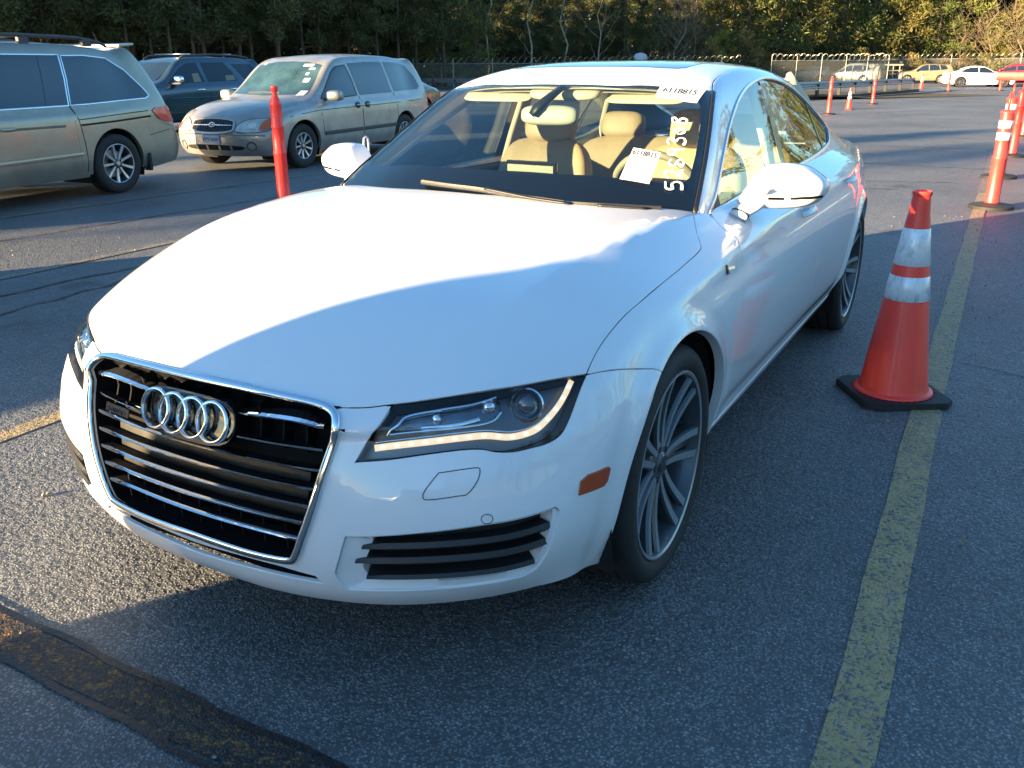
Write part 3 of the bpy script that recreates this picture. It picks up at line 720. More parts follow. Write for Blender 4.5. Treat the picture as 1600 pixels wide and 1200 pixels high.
# --- inner shell: dark liners so that nothing shows through the gaps
bm = bmesh.new()
for (a, b) in (((-.66,-.60,.30), (.62,.60,.68)),): 
    add_box(bm, ((a[0]+b[0])/2, 0, .45), (b[0]-a[0], 1.10, .40))
add_box(bm, (-1.45, 0, .27), (1.9, 1.62, .16)); add_box(bm, (-3.0, 0, .40), (1.1, 1.2, .40)); add_box(bm, (-3.65, 0, .55), (.25, 1.15, .5))
add_box(bm, (-1.45, .84, .58), (1.75, .04, .50)); add_box(bm, (-1.45, -.84, .58), (1.75, .04, .50))
bm_obj('underbody', bm, WELL, CAR)
for k, (ax, az, ar) in enumerate(ARCHES):
    for sg in (1, -1):
        bm = bmesh.new(); M = Matrix.Translation((ax, 0, az))@Matrix.Rotation(-math.pi/2*sg, 4, 'X')
        for i in range(25):
            pass
        rows = []
        for r, w in ((ar+.012, .900 if k == 0 else .895), (ar+.015, .55), (.05, .54)):
            rows.append([bm.verts.new((ax+r*math.cos(R(a)), sg*w, az+r*math.sin(R(a)))) for a in range(-25, 206, 7)])
        for A_, B_ in zip(rows[:-1], rows[1:]):
            for i in range(len(A_)-1): bm.faces.new((A_[i], A_[i+1], B_[i+1], B_[i]))
        bm_obj('wheel_well', bm, WELL, CAR)
# --- grille
GF = [(.8465,0,.7215),(.844,.0982,.7210),(.8365,.192,.7180),(.8190,.3108,.7105),(.8098,.3677,.7040),(.8111,.3974,.6945),(.8190,.4130,.6765),(.8315,.4125,.6379),(.8603,.397,.565),(.8826,.3734,.4733),(.8924,.3481,.4057),(.8954,.325,.3533),(.8966,.3001,.3363),(.9035,.2021,.3286),(.9086,.1018,.3292),(.9108,0,.3312)]
gff = GF+[mir3(p) for p in GF[::-1]][1:-1]
def sheet_on_nose(name, outline, depth, m, parent, h=.03, **k):
    return panel(name, BODY, PNOSE, outline, m, parent, h=h, hb=.02, flange=0, off=-depth, det=False, **k)
grf = ring_on(BODY, PNOSE, gff, rsec(.019, .014, .35), True, 3, -.003); bmesh.ops.recalc_face_normals(grf, faces=grf.faces)
GR = bm_obj('grille', grf, CHROME, CAR, True)
bm = ring_on(BODY, PNOSE, gff, [(-.020, -.085), (-.020, .001), (-.008, .001), (-.008, -.085)], True, 3, -.002)
bmesh.ops.recalc_face_normals(bm, faces=bm.faces); bm_obj('grille_surround', bm, SLATBK, GR)
sheet_on_nose('grille_backing', gff, .075, SLATBK, GR)
def gy(z): return float(np.interp(z, [.33, .3533, .4057, .4733, .565, .6379, .6765, .6945, .704], [.30, .325, .3481, .3734, .397, .4125, .413, .3974, .3677]))
def nose_pt(y, z, depth):
    th = math.atan2(y, .86)
    p, n = on(BODY, PNOSE, (PNOSE.k*math.atan2(y, .88), z), 0, False)
    return p-n*depth, n
SLZ = [.6649, .6146, .5688, .5232, .4780, .4338, .3897]
for k, z in enumerate(SLZ):
    segs = [(-1, 1)] if k > 1 else [(-1, -.0), (.0, 1)]
    for (s0, s1) in segs:
        ym = gy(z)-.010
        y0, y1 = s0*ym, s1*ym
        if k < 2: y0, y1 = (-ym, -.150) if s0 < 0 else (.150, ym)
        n = 26; P = []; N = []; W = []
        for i in range(n+1):
            y = y0+(y1-y0)*i/n
            p, nn = nose_pt(y, z-.004*(1-(y/ym)**2), .012); P.append(p); N.append(nn)
            W.append(1+.7*sstep(.80, .98, abs(y)/ym))
        bm = bmesh.new(); rings = []
        for p, nn, w in zip(P, N, W):
            up = V3((0, 0, 1)); f = V3(nn)
            sec = [(-.035, -.003), (-.005, -.0050*w), (0, -.0030*w), (.0015, .0016), (-.0055, .0052), (-.030, .0048)]
            rings.append([bm.verts.new(p+f*a+up*b) for a, b in sec])
        for A_, B_ in zip(rings[:-1], rings[1:]):
            for i in range(6):
                fc = bm.faces.new((A_[i], A_[(i+1) % 6], B_[(i+1) % 6], B_[i])); fc.material_index = 1 if i in (1, 2, 3) else 0
        bm.faces.new(rings[0]); bm.faces.new(rings[-1]); bmesh.ops.recalc_face_normals(bm, faces=bm.faces)
        bm_obj('grille_slat', bm, [SLATBK, CHROME], GR)
fin = None
for k, half in [(k, q) for k in range(-5, 6) for q in (0, 1)]:
    y = k*.068
    bm = bmesh.new(); a = None
    ztop, zbot = (((.70 if abs(y) < .36 else .66), .60) if half else (.412, (.345 if abs(y) < .30 else .40)))
    zz = np.linspace(zbot, ztop, 8); prev = None
    for z in zz:
        p, nn = nose_pt(y, z, .030)
        row = [bm.verts.new(p+V3((0, s*.0022, 0))-V3(nn)*d) for d, s in ((0, -1), (0, 1), (.04, 1), (.04, -1))]
        if prev:
            for i in range(4): bm.faces.new((prev[i], prev[(i+1) % 4], row[(i+1) % 4], row[i]))
        prev = row
    bmesh.ops.recalc_face_normals(bm, faces=bm.faces); bm_obj('grille_fin', bm, SLATBK, GR)
# smooth dusty radar plate behind the middle slats
PLATE = pmat('radar_plate', (.014, .013, .010), .45, noise=.9, nscale=9, rvar=.2)
pl = [(.86,-.335,.55),(.86,0,.555),(.86,.335,.55),(.885,.320,.42),(.90,0,.41),(.885,-.320,.42)]
sheet_on_nose('radar_cover', pl, .050, PLATE, GR)
# rings plaque
pq = []
for a in range(0, 360, 15):
    ca, sa = math.cos(R(a)), math.sin(R(a)); 
    y = .146*abs(ca)**.55*(1 if ca >= 0 else -1); z = .634+.062*abs(sa)**.8*(1 if sa >= 0 else -1); pq.append((.87, y, z))
pq2 = [(PNOSE.k*math.atan2(p[1], .88), p[2]) for p in pq]
panel('emblem_plaque', BODY, PNOSE, pq2, GLOSSBLK, GR, raw2=True, h=.02, hb=.015, flange=.02, off=-.006, det=False)
for yc in (-.0965, -.0325, .0315, .0955):
    p, nn = nose_pt(yc-.004, .6345, -.010)
    nn = (V3(nn)+V3((0, 0, 0))).normalized(); nn.x, nn.y = nn.x, nn.y*.5; nn.normalize()
    Mx = nn.to_track_quat('Z', 'Y').to_matrix().to_4x4(); Mx.translation = p
    bm = bmesh.new(); rs = []
    lathe(bm, [(.0435, -.008), (.0430, .003), (.0455, .0062), (.0490, .0062), (.0520, .003), (.0515, -.008), (.0435, -.008)], 48, Mx)
    bmesh.ops.recalc_face_normals(bm, faces=bm.faces); bm_obj('emblem_ring', bm, CHROME, GR, True, angle=50)
# small script badge on the grille, right of the nose
def glyphs(text, size, m, parent, name, M, extrude=.001, bold=False, align='CENTER'):
    cu = bpy.data.curves.new(name, 'FONT'); cu.body = text; cu.size = size; cu.align_x = align; cu.align_y = 'CENTER'
    cu.extrude = extrude; cu.offset = size*.012 if bold else 0; cu.resolution_u = 3
    o = bpy.data.objects.new(name, cu); COL.objects.link(o)
    dg = bpy.context.evaluated_depsgraph_get(); me = bpy.data.meshes.new_from_object(o.evaluated_get(dg))
    bpy.data.objects.remove(o); me.transform(M); me.name = name
    me.materials.clear()
    return mobj(name, me, m, parent)
p, nn = nose_pt(-.285, .592, .006); Mx = Matrix.Translation(p)@V3(nn).to_track_quat('Z', 'Y').to_matrix().to_4x4()
glyphs('quattro', .026, CHROME, GR, 'grille_lettering', Mx, .0015, True)
bm = bmesh.new(); add_box(bm, (0, 0, 0), (.105, .022, .003)); bm.transform(Matrix.Translation(V3(nn)*-.004)@Mx); bm_obj('lettering_plate', bm, GLOSSBLK, GR)
# lower slot
bm = bmesh.new(); add_box(bm, (.72, 0, .272), (.20, .74, .10)); bm_obj('slot_duct', bm, WELL, CAR)
# --- fog grilles
def loopN(pts2, n):
    L = [0]
    for a, b in zip(pts2, pts2[1:]+pts2[:1]): L.append(L[-1]+math.dist(a, b))
    q = pts2+pts2[:1]; return [(float(np.interp(L[-1]*i/n, L, [p[0] for p in q])), float(np.interp(L[-1]*i/n, L, [p[1] for p in q]))) for i in range(n)]
fo2 = loopN([PNOSE.to2(p) for p in fog_out], 90)
fi2 = [PNOSE.to2(p) for p in fog_in]
fi2d = resample(fi2, .004)
# match each outer point to the nearest inner outline point, keeping order
idx = [min(range(len(fi2d)), key=lambda j: math.dist(q, fi2d[j])) for q in fo2]
bm = bmesh.new(); rows = [[], [], [], []]
for q, j in zip(fo2, idx):
    a, n = on(BODY, PNOSE, q, 0, False); b, nb = on(BODY, PNOSE, fi2d[j], 0, False)
    dd = math.dist(q, fi2d[j])
    rows[0].append(bm.verts.new(a-n*.0015)); rows[1].append(bm.verts.new(a-n*.006))
    dep = .007 if dd < .02 else .020
    rows[2].append(bm.verts.new(b-nb*dep)); rows[3].append(bm.verts.new(b-nb*.055))
for A_, B_ in zip(rows[:-1], rows[1:]):
    for i in range(len(A_)):
        j = (i+1) % len(A_)
        try: bm.faces.new((A_[i], A_[j], B_[j], B_[i]))
        except ValueError: pass
bmesh.ops.remove_doubles(bm, verts=bm.verts, dist=.0002); bmesh.ops.recalc_face_normals(bm, faces=bm.faces)
o = bm_obj('fog_recess', bm, PAINT, CAR, True, angle=40); mirror_mesh(o)
FG = panel('fog_grille', BODY, PNOSE, fog_in, BLACKPL, CAR, h=.03, gap=-.003, flange=0, off=-.050, det=False, mirror=True)
for FGo, sg in zip(FG, (1, -1)):
    for z0, z1, ya, yb in ((.417, .450, .487, .847), (.378, .408, .470, .842), (.335, .355, .492, .827)):
        bm = bmesh.new(); prev = None; n = 22
        for i in range(n+1):
            t = i/n; y = ya+(yb-ya)*t; z = (z0-.018)+(z1-z0)*t**.9
            u = PNOSE.k*math.atan2(y, float(np.interp(y, [.45, .55, .66, .75, .80, .85], [.87, .835, .78, .73, .68, .615])))
            p, nn = on(BODY, PNOSE, (u, z), 0, False)
            w = sstep(0, .14, t)*.75+.25
            if z0 < .35: w *= .55
            row = [bm.verts.new(V3((q.x, q.y*sg, q.z))) for q in (p-nn*.050+V3((0, 0, .006)), p-nn*.010+V3((0, 0, .010*w)), p-nn*.004+V3((0, 0, -.002)), p-nn*.012+V3((0, 0, -.011*w)), p-nn*.050+V3((0, 0, -.004)))]
            if prev:
                for k in range(5): bm.faces.new((prev[k], prev[(k+1) % 5], row[(k+1) % 5], row[k]))
            else: bm.faces.new(row)
            prev = row
        bm.faces.new(prev); bmesh.ops.recalc_face_normals(bm, faces=bm.faces); bm_obj('fog_grille_slat', bm, BLACKPL, FGo, False)
# --- headlights
def edge_wall(name, pts, d0, d1, m, parent, proj=PNOSE, n=2):
    q = [tuple(p) for p in cr([proj.to2(p) for p in pts], n, True)] if n > 1 else [proj.to2(p) for p in pts]
    bm = bmesh.new(); A = []; B = []
    for c in q:
        p, nn = on(BODY, proj, c, 0, False); A.append(bm.verts.new(p-nn*d0)); B.append(bm.verts.new(p-nn*d1))
    for i in range(len(A)):
        j = (i+1) % len(A); bm.faces.new((A[i], A[j], B[j], B[i]))
    bmesh.ops.recalc_face_normals(bm, faces=bm.faces)
    return bm_obj(name, bm, m, parent)
hl_outline = [hl[0], hl[1], hl[2]]+[tuple(p) for p in cr(hl[2:8], 3)][1:]+[tuple(p) for p in cr(hl[7:]+[hl[0]], 3)][1:-1]
HLs = panel('headlight', BODY, PNOSE, hl_outline, HLDARK, CAR, h=.02, flange=0, off=-.045, det=False, gap=.002, mirror=True)
HL = HLs[0]
edge_wall('headlight_housing', hl_outline, .000, .046, BLACKPL, HL, n=1)
# black border of the lamp along its lower and outer edge
led = [(.8049,.4979,.6254),(.7874,.5322,.6313),(.7509,.6012,.6418),(.7113,.6675,.6513),(.6774,.7141,.6543),(.6398,.759,.6464),(.5937,.7921,.6514),(.5553,.8075,.67),(.519,.8164,.6933),(.4857,.8191,.7186),(.4611,.8182,.7373)]
def strip(name, pts, sec, m, parent, depth, n=5, proj=PNOSE):
    q = [tuple(p) for p in cr([proj.to2(p) for p in pts], n)]
    A = [on(BODY, proj, c, -depth, False) for c in q]
    bm = bmesh.new(); sweep(bm, [a[0] for a in A], [a[1] for a in A], sec); bmesh.ops.recalc_face_normals(bm, faces=bm.faces)
    return bm_obj(name, bm, m, parent, True, angle=40)
strip('light_channel', led, rsec(.015, .004), LEDDIM, HL, .016)
q = loopN([PNOSE.to2(p) for p in led], 1)
L2 = [tuple(p) for p in cr([PNOSE.to2(p) for p in led], 6)]
Ls = [0]
for a, b in zip(L2, L2[1:]): Ls.append(Ls[-1]+math.dist(a, b))
for k in range(16):
    s = Ls[-1]*(k+.6)/16.2
    u = float(np.interp(s, Ls, [p[0] for p in L2])); z = float(np.interp(s, Ls, [p[1] for p in L2]))
    p, nn = on(BODY, PNOSE, (u, z), -.0115, False)
    bm = bmesh.new(); bmesh.ops.create_uvsphere(bm, u_segments=10, v_segments=6, radius=.0048)
    Mx = Matrix.Translation(p)@V3(nn).to_track_quat('Z', 'Y').to_matrix().to_4x4()@Matrix.Diagonal((1.2, .72, .4, 1)); bm.transform(Mx)
    bm_obj('light_diode', bm, LEDM, HL, True)
led_up = [(p[0]-.004, p[1], p[2]+.0105) for p in led]
strip('chrome_line', led_up, rsec(.0035, .006), HLCHROME, HL, .018)
inner = [(.7867,.5207,.6502),(.7652,.5381,.6829),(.7426,.5503,.7),(.7006,.6157,.7131),(.6565,.6714,.7206),(.6153,.7050,.7302)]
inner_low = [(.7867,.5207,.6502),(.7522,.5842,.6601),(.7035,.6631,.6718),(.6559,.7165,.6819),(.6300,.7300,.7000)]
strip('chrome_frame', inner, rsec(.0055, .010), HLCHROME, HL, .026)
strip('chrome_frame', inner_low, rsec(.0050, .010), HLCHROME, HL, .030)
ref = inner+inner_low[::-1][:-1]
panel('reflector_bowl', BODY, PNOSE, ref, pmat('reflector_grey', (.16, .18, .21), .25, metal=.85, bump=.25, bscale=35), HL, h=.012, flange=0, off=-.038, det=False)
edge_wall('reflector_side', ref, .022, .038, HLCHROME, HL)
def lampdisc(name, c, depth, r, prof, m, parent=HL, tilt=None, seg=32):
    p, nn = on(BODY, PNOSE, PNOSE.to2(c), -depth, False)
    d = V3(nn); d = (d+V3((1.0, -.05, -.25))).normalized() if tilt is None else (d+V3(tilt)).normalized()
    bm = bmesh.new(); lathe(bm, prof, seg, Matrix.Translation(p)@d.to_track_quat('Z', 'Y').to_matrix().to_4x4())
    bmesh.ops.recalc_face_normals(bm, faces=bm.faces); return bm_obj(name, bm, m, parent, True, angle=45)
pc = (.5695, .7643, .7090)
lampdisc('projector_ring', pc, .030, .04, [(.0385, -.012), (.0400, .006), (.0365, .009), (.0340, .004), (.0325, -.012)], HLCHROME)
lampdisc('projector_shroud', pc, .034, .04, [(.0335, .002), (.0300, -.004), (.0290, -.01)], HLDARK)
lampdisc('projector_lens', pc, .034, .04, [(.0300, -.004), (.024, .006), (.015, .011), (.006, .0135), (.0003, .014)], pmat('projector_glass', (.03, .04, .055), .04, coat=1, spec=1.0))
lampdisc('bulb_cap', (.7127,.6032,.6935), .026, .02, [(.012, -.01), (.011, .006), (.006, .010), (.0003, .011)], HLCHROME)
lampdisc('bulb_cap', (.6385,.6990,.7150), .026, .02, [(.016, -.01), (.014, .002), (.008, .008), (.0003, .010)], HLCHROME)
strip('reflector_ridge', [(.735,.575,.667),(.700,.640,.676),(.665,.690,.690)], rsec(.010, .012), HLCHROME, HL, .034, 4)
panel('lens_cover', BODY, PNOSE, hl_outline, LENS, HL, h=.02, flange=0, off=-.001, det=False, gap=.0015)
# the other headlight carries mirrored copies of the same pieces
for ch in list(HL.children):
    c = mirror_mesh(ch); c.parent = HLs[1]
# --- trim on the nose
mk = [(.542,.8739,.4849),(.5328,.8737,.5172),(.5096,.8821,.5272),(.4431,.9044,.5267),(.4343,.9068,.5185),(.4435,.9043,.4882),(.4576,.9009,.479)]
panel('side_marker', BODY, PNOSE, mk, ORANGE, CAR, h=.012, hb=.006, flange=.006, off=.0035, det=False, mirror=True)
ws_ = [(.7903,.6165,.5305),(.7839,.6196,.5455),(.7626,.6385,.578),(.7562,.6478,.5821),(.7191,.7055,.5908),(.7138,.7169,.585),(.725,.7151,.5615),(.7434,.7012,.5366),(.7552,.6838,.5329),(.7872,.6276,.524)]
def seamline(pts, surf, proj, w=.0022, closed=True, n=3, name='panel_seam', parent=CAR, mirror=True, m=None):
    q = [tuple(p) for p in cr([proj.to2(p) for p in pts], n, closed)]
    A = [on(surf, proj, c, -.0004) for c in q]
    bm = bmesh.new(); sweep(bm, [a[0] for a in A], [a[1] for a in A], [(-w/2, 0), (-w/2, .0009), (w/2, .0009), (w/2, 0)], closed)
    bmesh.ops.recalc_face_normals(bm, faces=bm.faces); o = bm_obj(name, bm, m or BLACKPL, parent)
    if mirror: mirror_mesh(o)
    return o
seamline(ws_, BODY, PNOSE, name='washer_cover_seam')
sc = []
for a in range(0, 360, 20): sc.append(tuple(on(BODY, PNOSE, (PNOSE.to2((.7302,.7429,.4799))[0]+.0105*math.cos(R(a)), .4799+.0105*math.sin(R(a))))[0]))
seamline(sc, BODY, PNOSE, w=.0016, n=1, name='parking_sensor')
def gap_shade(pts, proj, n=1, mirror=True):  # dark strip laid under each shut line to stand for its shade
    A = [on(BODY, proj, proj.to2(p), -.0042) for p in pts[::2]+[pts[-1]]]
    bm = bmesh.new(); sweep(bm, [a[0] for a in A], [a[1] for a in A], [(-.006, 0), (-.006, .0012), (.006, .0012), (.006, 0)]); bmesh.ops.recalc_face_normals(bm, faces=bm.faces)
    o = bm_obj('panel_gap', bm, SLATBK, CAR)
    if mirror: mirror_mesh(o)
gap_shade(hs[:-2], PSIDE); gap_shade(seam[:-1], PSIDE); gap_shade(door_f[1:-1], PSIDE); gap_shade(door_m[1:-1], PSIDE); gap_shade(door_r2[1:-2], PSIDE)
gap_shade([p for p in hf if p[1] > .42 and p[1] < .52], PNOSE)
# fender badge: dark block with pale bar
p, nn = on(BODY, PSIDE, PSIDE.to2((-.4133,.9078,.8280)), .001); p2, n2 = on(BODY, PSIDE, PSIDE.to2((-.475,.912,.822)), .001)
t = (V3(p2)-V3(p)).normalized(); upv = V3(nn).cross(t)
Mx = Matrix((t, upv if upv.z > 0 else -upv, nn)).transposed().to_4x4(); Mx.translation = V3(p)
for sg in (1, -1):
    bm = bmesh.new(); add_box(bm, (0, 0, .001), (.014, .030, .004)); bm.transform(Matrix.Diagonal((1, sg, 1, 1))@Mx); bmesh.ops.recalc_face_normals(bm, faces=bm.faces); b1 = bm_obj('wing_badge', bm, pmat('badge_dark', (.05, .01, .012), .5), CAR)
    bm = bmesh.new(); add_box(bm, (.038, .002, .001), (.060, .009, .003)); bm.transform(Matrix.Diagonal((1, sg, 1, 1))@Mx); bmesh.ops.recalc_face_normals(bm, faces=bm.faces); bm_obj('badge_bar', bm, SATIN, b1)
# --- door handles
def handle(x, z):
    bm = bmesh.new(); P = []; N = []
    for i in range(13):
        t = i/12; p, nn = on(BODY, PSIDE, PSIDE.to2((x+.095-.19*t, .90, z)), 0); P.append(p+nn*(.006+.026*math.sin(math.pi*t)**.5)); N.append(nn)
    sweep(bm, P, N, rsec(.026, .011, .45, 4), scale=lambda t: .55+.45*math.sin(math.pi*min(1, max(0, .08+t*.84)))**.4)
    bmesh.ops.recalc_face_normals(bm, faces=bm.faces); o = bm_obj('door_handle', bm, PAINT, CAR, True, angle=60); mirror_mesh(o)
handle(-1.50, .845); handle(-2.45, .868)
# --- mirrors
mo = [(.801,.972),(.811,.990),(.834,1.029),(.863,1.073),(.889,1.094),(.925,1.100),(.969,1.100),(1.016,1.091),(1.053,1.070),(1.078,1.051),(1.088,1.031),(1.083,1.006),(1.063,.981),(1.038,.967),(.992,.957),(.907,.951),(.852,.951),(.818,.956)]
mo = loopN([tuple(p) for p in cr(mo, 4, True)], 48)
cy_, cz_ = .955, 1.018
bm = bmesh.new(); rings = []
for s, dx, dy in ((.94, -.075, 0), (1.0, -.060, 0), (1.01, -.02, 0), (.985, .015, 0), (.90, .038, -.004), (.76, .053, -.010), (.55, .063, -.016), (.30, .069, -.022), (.08, .071, -.026)):
    rings.append([bm.verts.new((-.885+dx-.16*(y-.90)*(1 if dx > -.05 else .6), cy_+dy+(y-cy_)*s, cz_+(z-cz_)*s)) for y, z in mo])
for A_, B_ in zip(rings[:-1], rings[1:]):
    for i in range(len(A_)): bm.faces.new((A_[i], A_[(i+1) % 48], B_[(i+1) % 48], B_[i]))
bm.faces.new(rings[-1]); bm.faces.new([bm.verts.new(V3(v.co)+V3((.012, 0, 0))) for v in rings[0]][::-1])
bmesh.ops.recalc_face_normals(bm, faces=bm.faces)
MIR = bm_obj('door_mirror', bm, PAINT, CAR, True, angle=60)
mbvh = None
bmt = bmesh.new(); bmt.from_mesh(MIR.data); mbvh = BVHTree.FromBMesh(bmt)
def mir_strip(name, y0, y1, za, zb, w, m):
    P = []; N = []
    for i in range(15):
        t = i/14; y = y0+(y1-y0)*t; z = za+(zb-za)*t
        h = mbvh.ray_cast(V3((-.2, y, z)), V3((-1, 0, 0)))
        if h[0] is None: continue
        P.append(h[0]+h[1]*.0005); N.append(h[1] if h[1].x > 0 else -h[1])
    bm = bmesh.new(); sweep(bm, P, N, rsec(w, .0025)); bmesh.ops.recalc_face_normals(bm, faces=bm.faces); return bm_obj(name, bm, m, MIR)
mir_strip('turn_lamp', .918, .966, .9945, .993, .009, GLOSSBLK)
mir_strip('turn_lamp', .985, 1.078, .9945, 1.002, .009, GLOSSBLK)
bmt.free()
bm = bmesh.new(); bm.faces.new([bm.verts.new((-.885-.067-.10*(y-.90), cy_+(y-cy_)*.90, cz_+(z-cz_)*.88)) for y, z in mo]); bm_obj('mirror_glass', bm, MIRRORG, MIR)
bm = bmesh.new(); tube(bm, [(-.800,.825,.925),(-.812,.835,.945),(-.835,.865,.962),(-.86,.90,.985)], [.046, .042, .037, .03], 14, flat=.55)
ms = bm_obj('mirror_foot', bm, PAINT, MIR, True)
bm = bmesh.new(); tube(bm, [(-.806,.8315,.938),(-.8085,.8335,.9415)], [.0445, .0440], 18, flat=.56); bm_obj('mirror_seam', bm, BLACKPL, MIR, True)
MIR2 = mirror_mesh(MIR)
for ch in list(MIR.children): c = mirror_mesh(ch); c.parent = MIR2
# --- wipers
def wiper(ax, ay, blade, arm):
    B = [on(CABIN, PWS, PWS.to2(p), .012) for p in blade]
    q = [tuple(p) for p in cr([tuple(b[0]) for b in B], 6)]
    bm = bmesh.new(); N = [V3((.5, 0, .86))]*len(q); sweep(bm, [V3(p) for p in q], N, [(-.010, 0), (-.008, .008), (-.002, .014), (.002, .014), (.010, .004), (.010, 0)])
    bmesh.ops.recalc_face_normals(bm, faces=bm.faces); o = bm_obj('wiper', bm, BLACKPL, CAR, True, angle=40)
    bm = bmesh.new(); A = [on(CABIN, PWS, PWS.to2(p), .024) for p in arm]; tube(bm, [tuple(p) for p in cr([tuple(a[0]) for a in A], 5)], [.012]*6+[.010]*20 if False else .010, 8, flat=.55)
    bm_obj('wiper_arm', bm, BLACKPL, o, True)
    return o
wiper(0, 0, [(-.508,-.262,1.0),(-.4885,-.1296,1.0),(-.477,.00,1.0),(-.470,.10,1.0),(-.468,.2033,.99),(-.472,.335,.98)], [(-.4745,.03,1.0),(-.468,.10,.99),(-.462,.22,.98),(-.468,.36,.96)])
wiper(0, 0, [(-.474,.36,.98),(-.492,.45,.98),(-.525,.56,.98),(-.555,.64,.98)], [(-.486,.45,1.0),(-.505,.52,.99),(-.53,.60,.97)])
# ------------------------------------------------------------------ wheels
def spoke_mesh(r0, r1, ang0, ang1, w0, w1, y0, y1, depth, dip):
    """bar from hub to rim in the wheel plane (x,z), outer face towards +y; face material 1, sides 0"""
    bm = bmesh.new(); prev = None; n = 7
    for i in range(n+1):
        t = i/n; r = r0+(r1-r0)*t; a = 0.0; w = w0+(w1-w0)*t; y = y0+(y1-y0)*t-dip*math.sin(math.pi*t)
        c = V3((ang0+(ang1-ang0)*t, 0, r)); s = V3((math.cos(a), 0, -math.sin(a)))
        f = w*.36
        row = [c-s*w/2+V3((0, y-.008, 0)), c-s*f+V3((0, y, 0)), c+s*f+V3((0, y, 0)), c+s*w/2+V3((0, y-.008, 0)), c+s*w*.42+V3((0, y-depth, 0)), c-s*w*.42+V3((0, y-depth, 0))]
        row = [bm.verts.new(p) for p in row]
        if prev:
            for k in range(6):
                fc = bm.faces.new((prev[k], prev[(k+1) % 6], row[(k+1) % 6], row[k])); fc.material_index = 1 if k == 1 else 0
        prev = row
    bmesh.ops.recalc_face_normals(bm, faces=bm.faces); return bm
def make_wheel(name, parent, loc, side=1, steer=0, Rt=.347, Rr=.271, ow=.0, width=.265, nsp=7, style='double', rimface=RIMFACE, rimdk=RIMDK, spin=0.0, tread=True):
    """outer face towards +y at y=0 (local); side=-1 turns it round"""
    bm = bmesh.new(); MX = Matrix.Rotation(-math.pi/2, 4, 'X')   # local z of the lathe -> +y
    lathe(bm, [(Rr-.030, -.19), (Rr-.020, -.06), (Rr-.014, -.020), (Rr-.008, -.004), (Rr-.002, 0), (Rr+.002, -.001), (Rr+.003, -.008), (Rr-.004, -.012)], 64, MX)
    for f in bm.faces: f.material_index = 0
    bm.faces.ensure_lookup_table()
    for f in bm.faces:
        c = f.calc_center_median(); r = math.hypot(c.x, c.z)
        if c.y > -.006: f.material_index = 1
    bmesh.ops.recalc_face_normals(bm, faces=bm.faces)
    rim = bm_obj(name, bm, [rimdk, rimface], parent, True, angle=35)
    bm = bmesh.new(); w = width
    k = Rt/.347
    prof = [(Rr-.004, -.016), (Rr+.006, -.004), (Rr+(Rt-Rr)*.35, .007), (Rr+(Rt-Rr)*.62, .006), (Rt-.014*k, -.004), (Rt-.005*k, -.014), (Rt-.0015, -.028)]
    grooves = []
    y = -.028
    for g in range(4):
        y2 = -.028-(w-.056)*(g+.5)/4-.0
        grooves += [(Rt, y2+.006), (Rt-.007, y2+.004), (Rt-.007, y2-.004), (Rt, y2-.006)]
    prof += grooves+[(Rt-.0015, -w+.028), (Rt-.005*k, -w+.014), (Rt-.014*k, -w+.004), (Rr+.02, -w), (Rr-.01, -w+.02)]
    lathe(bm, prof, 96 if tread else 40, MX)
    if tread:   # shoulder blocks: notch every other shoulder vertex
        for v in bm.verts:
            r = math.hypot(v.co.x, v.co.z)
            if Rt-.006 < r < Rt-.003:
                a = math.atan2(v.co.x, v.co.z); i = int(round(a/(2*math.pi/96)))
                if i % 2: v.co.x *= 1-.004/r; v.co.z *= 1-.004/r
    bmesh.ops.recalc_face_normals(bm, faces=bm.faces); bm_obj('tyre', bm, RUBBER, rim, True, angle=50)
    bm = bmesh.new()
    if style == 'double':
        lathe(bm, [(.0003, -.030), (.030, -.030), (.034, -.034), (.062, -.038), (.074, -.046), (.080, -.075)], 32, MX)
    else:
        lathe(bm, [(.0003, -.012), (.028, -.012), (.032, -.018), (.055, -.020), (.066, -.028), (.070, -.06)], 28, MX)
    bmesh.ops.recalc_face_normals(bm, faces=bm.faces); hub = bm_obj('hub', bm, rimdk, rim, True, angle=35)
    bm = bmesh.new(); lathe(bm, [(.0003, 0), (.024, -.001), (.028, -.005), (.029, -.03)], 24, Matrix.Translation((0, (-.026 if style == 'double' else -.008), 0))@MX)
    bmesh.ops.recalc_face_normals(bm, faces=bm.faces); bm_obj('centre_cap', bm, rimface if style != 'double' else GLOSSBLK, rim, True, angle=35)
    bm = bmesh.new(); yb = -.033 if style == 'double' else -.014
    lathe(bm, [(.0095, -.07), (.0095, yb), (.0003, yb)], 8, MX); bmesh.ops.recalc_face_normals(bm, faces=bm.faces)
    bme = bpy.data.meshes.new('wheel_bolt'); bm.to_mesh(bme); bm.free(); bme.materials.append(GLOSSBLK)
    for q in range(5):
        a = 2*math.pi*q/5+.3; rr = .048; o = mobj('wheel_bolt', bme, None, rim); o.location = (rr*math.sin(a), 0, rr*math.cos(a))
    meshes = []
    if style == 'double':
        for sg in (-1, 1):
            b = spoke_mesh(.045, Rr-.010, sg*.016, sg*.037, .022, .033, -.036, -.008, .042, .010)
            me = bpy.data.meshes.new('spoke'); b.to_mesh(me); b.free(); me.materials.append(rimdk); me.materials.append(rimface); meshes.append(me)
        b = spoke_mesh(.060, Rr-.012, 0, 0, .030, .034, -.060, -.034, .02, 0)
        me = bpy.data.meshes.new('spoke_web'); b.to_mesh(me); b.free(); me.materials.append(rimdk); me.materials.append(rimdk); web = me
    else:
        b = spoke_mesh(.045, Rr-.010, 0, 0, .034 if nsp < 9 else .026, .052 if nsp < 9 else .040, -.022, -.006, .03, .004)
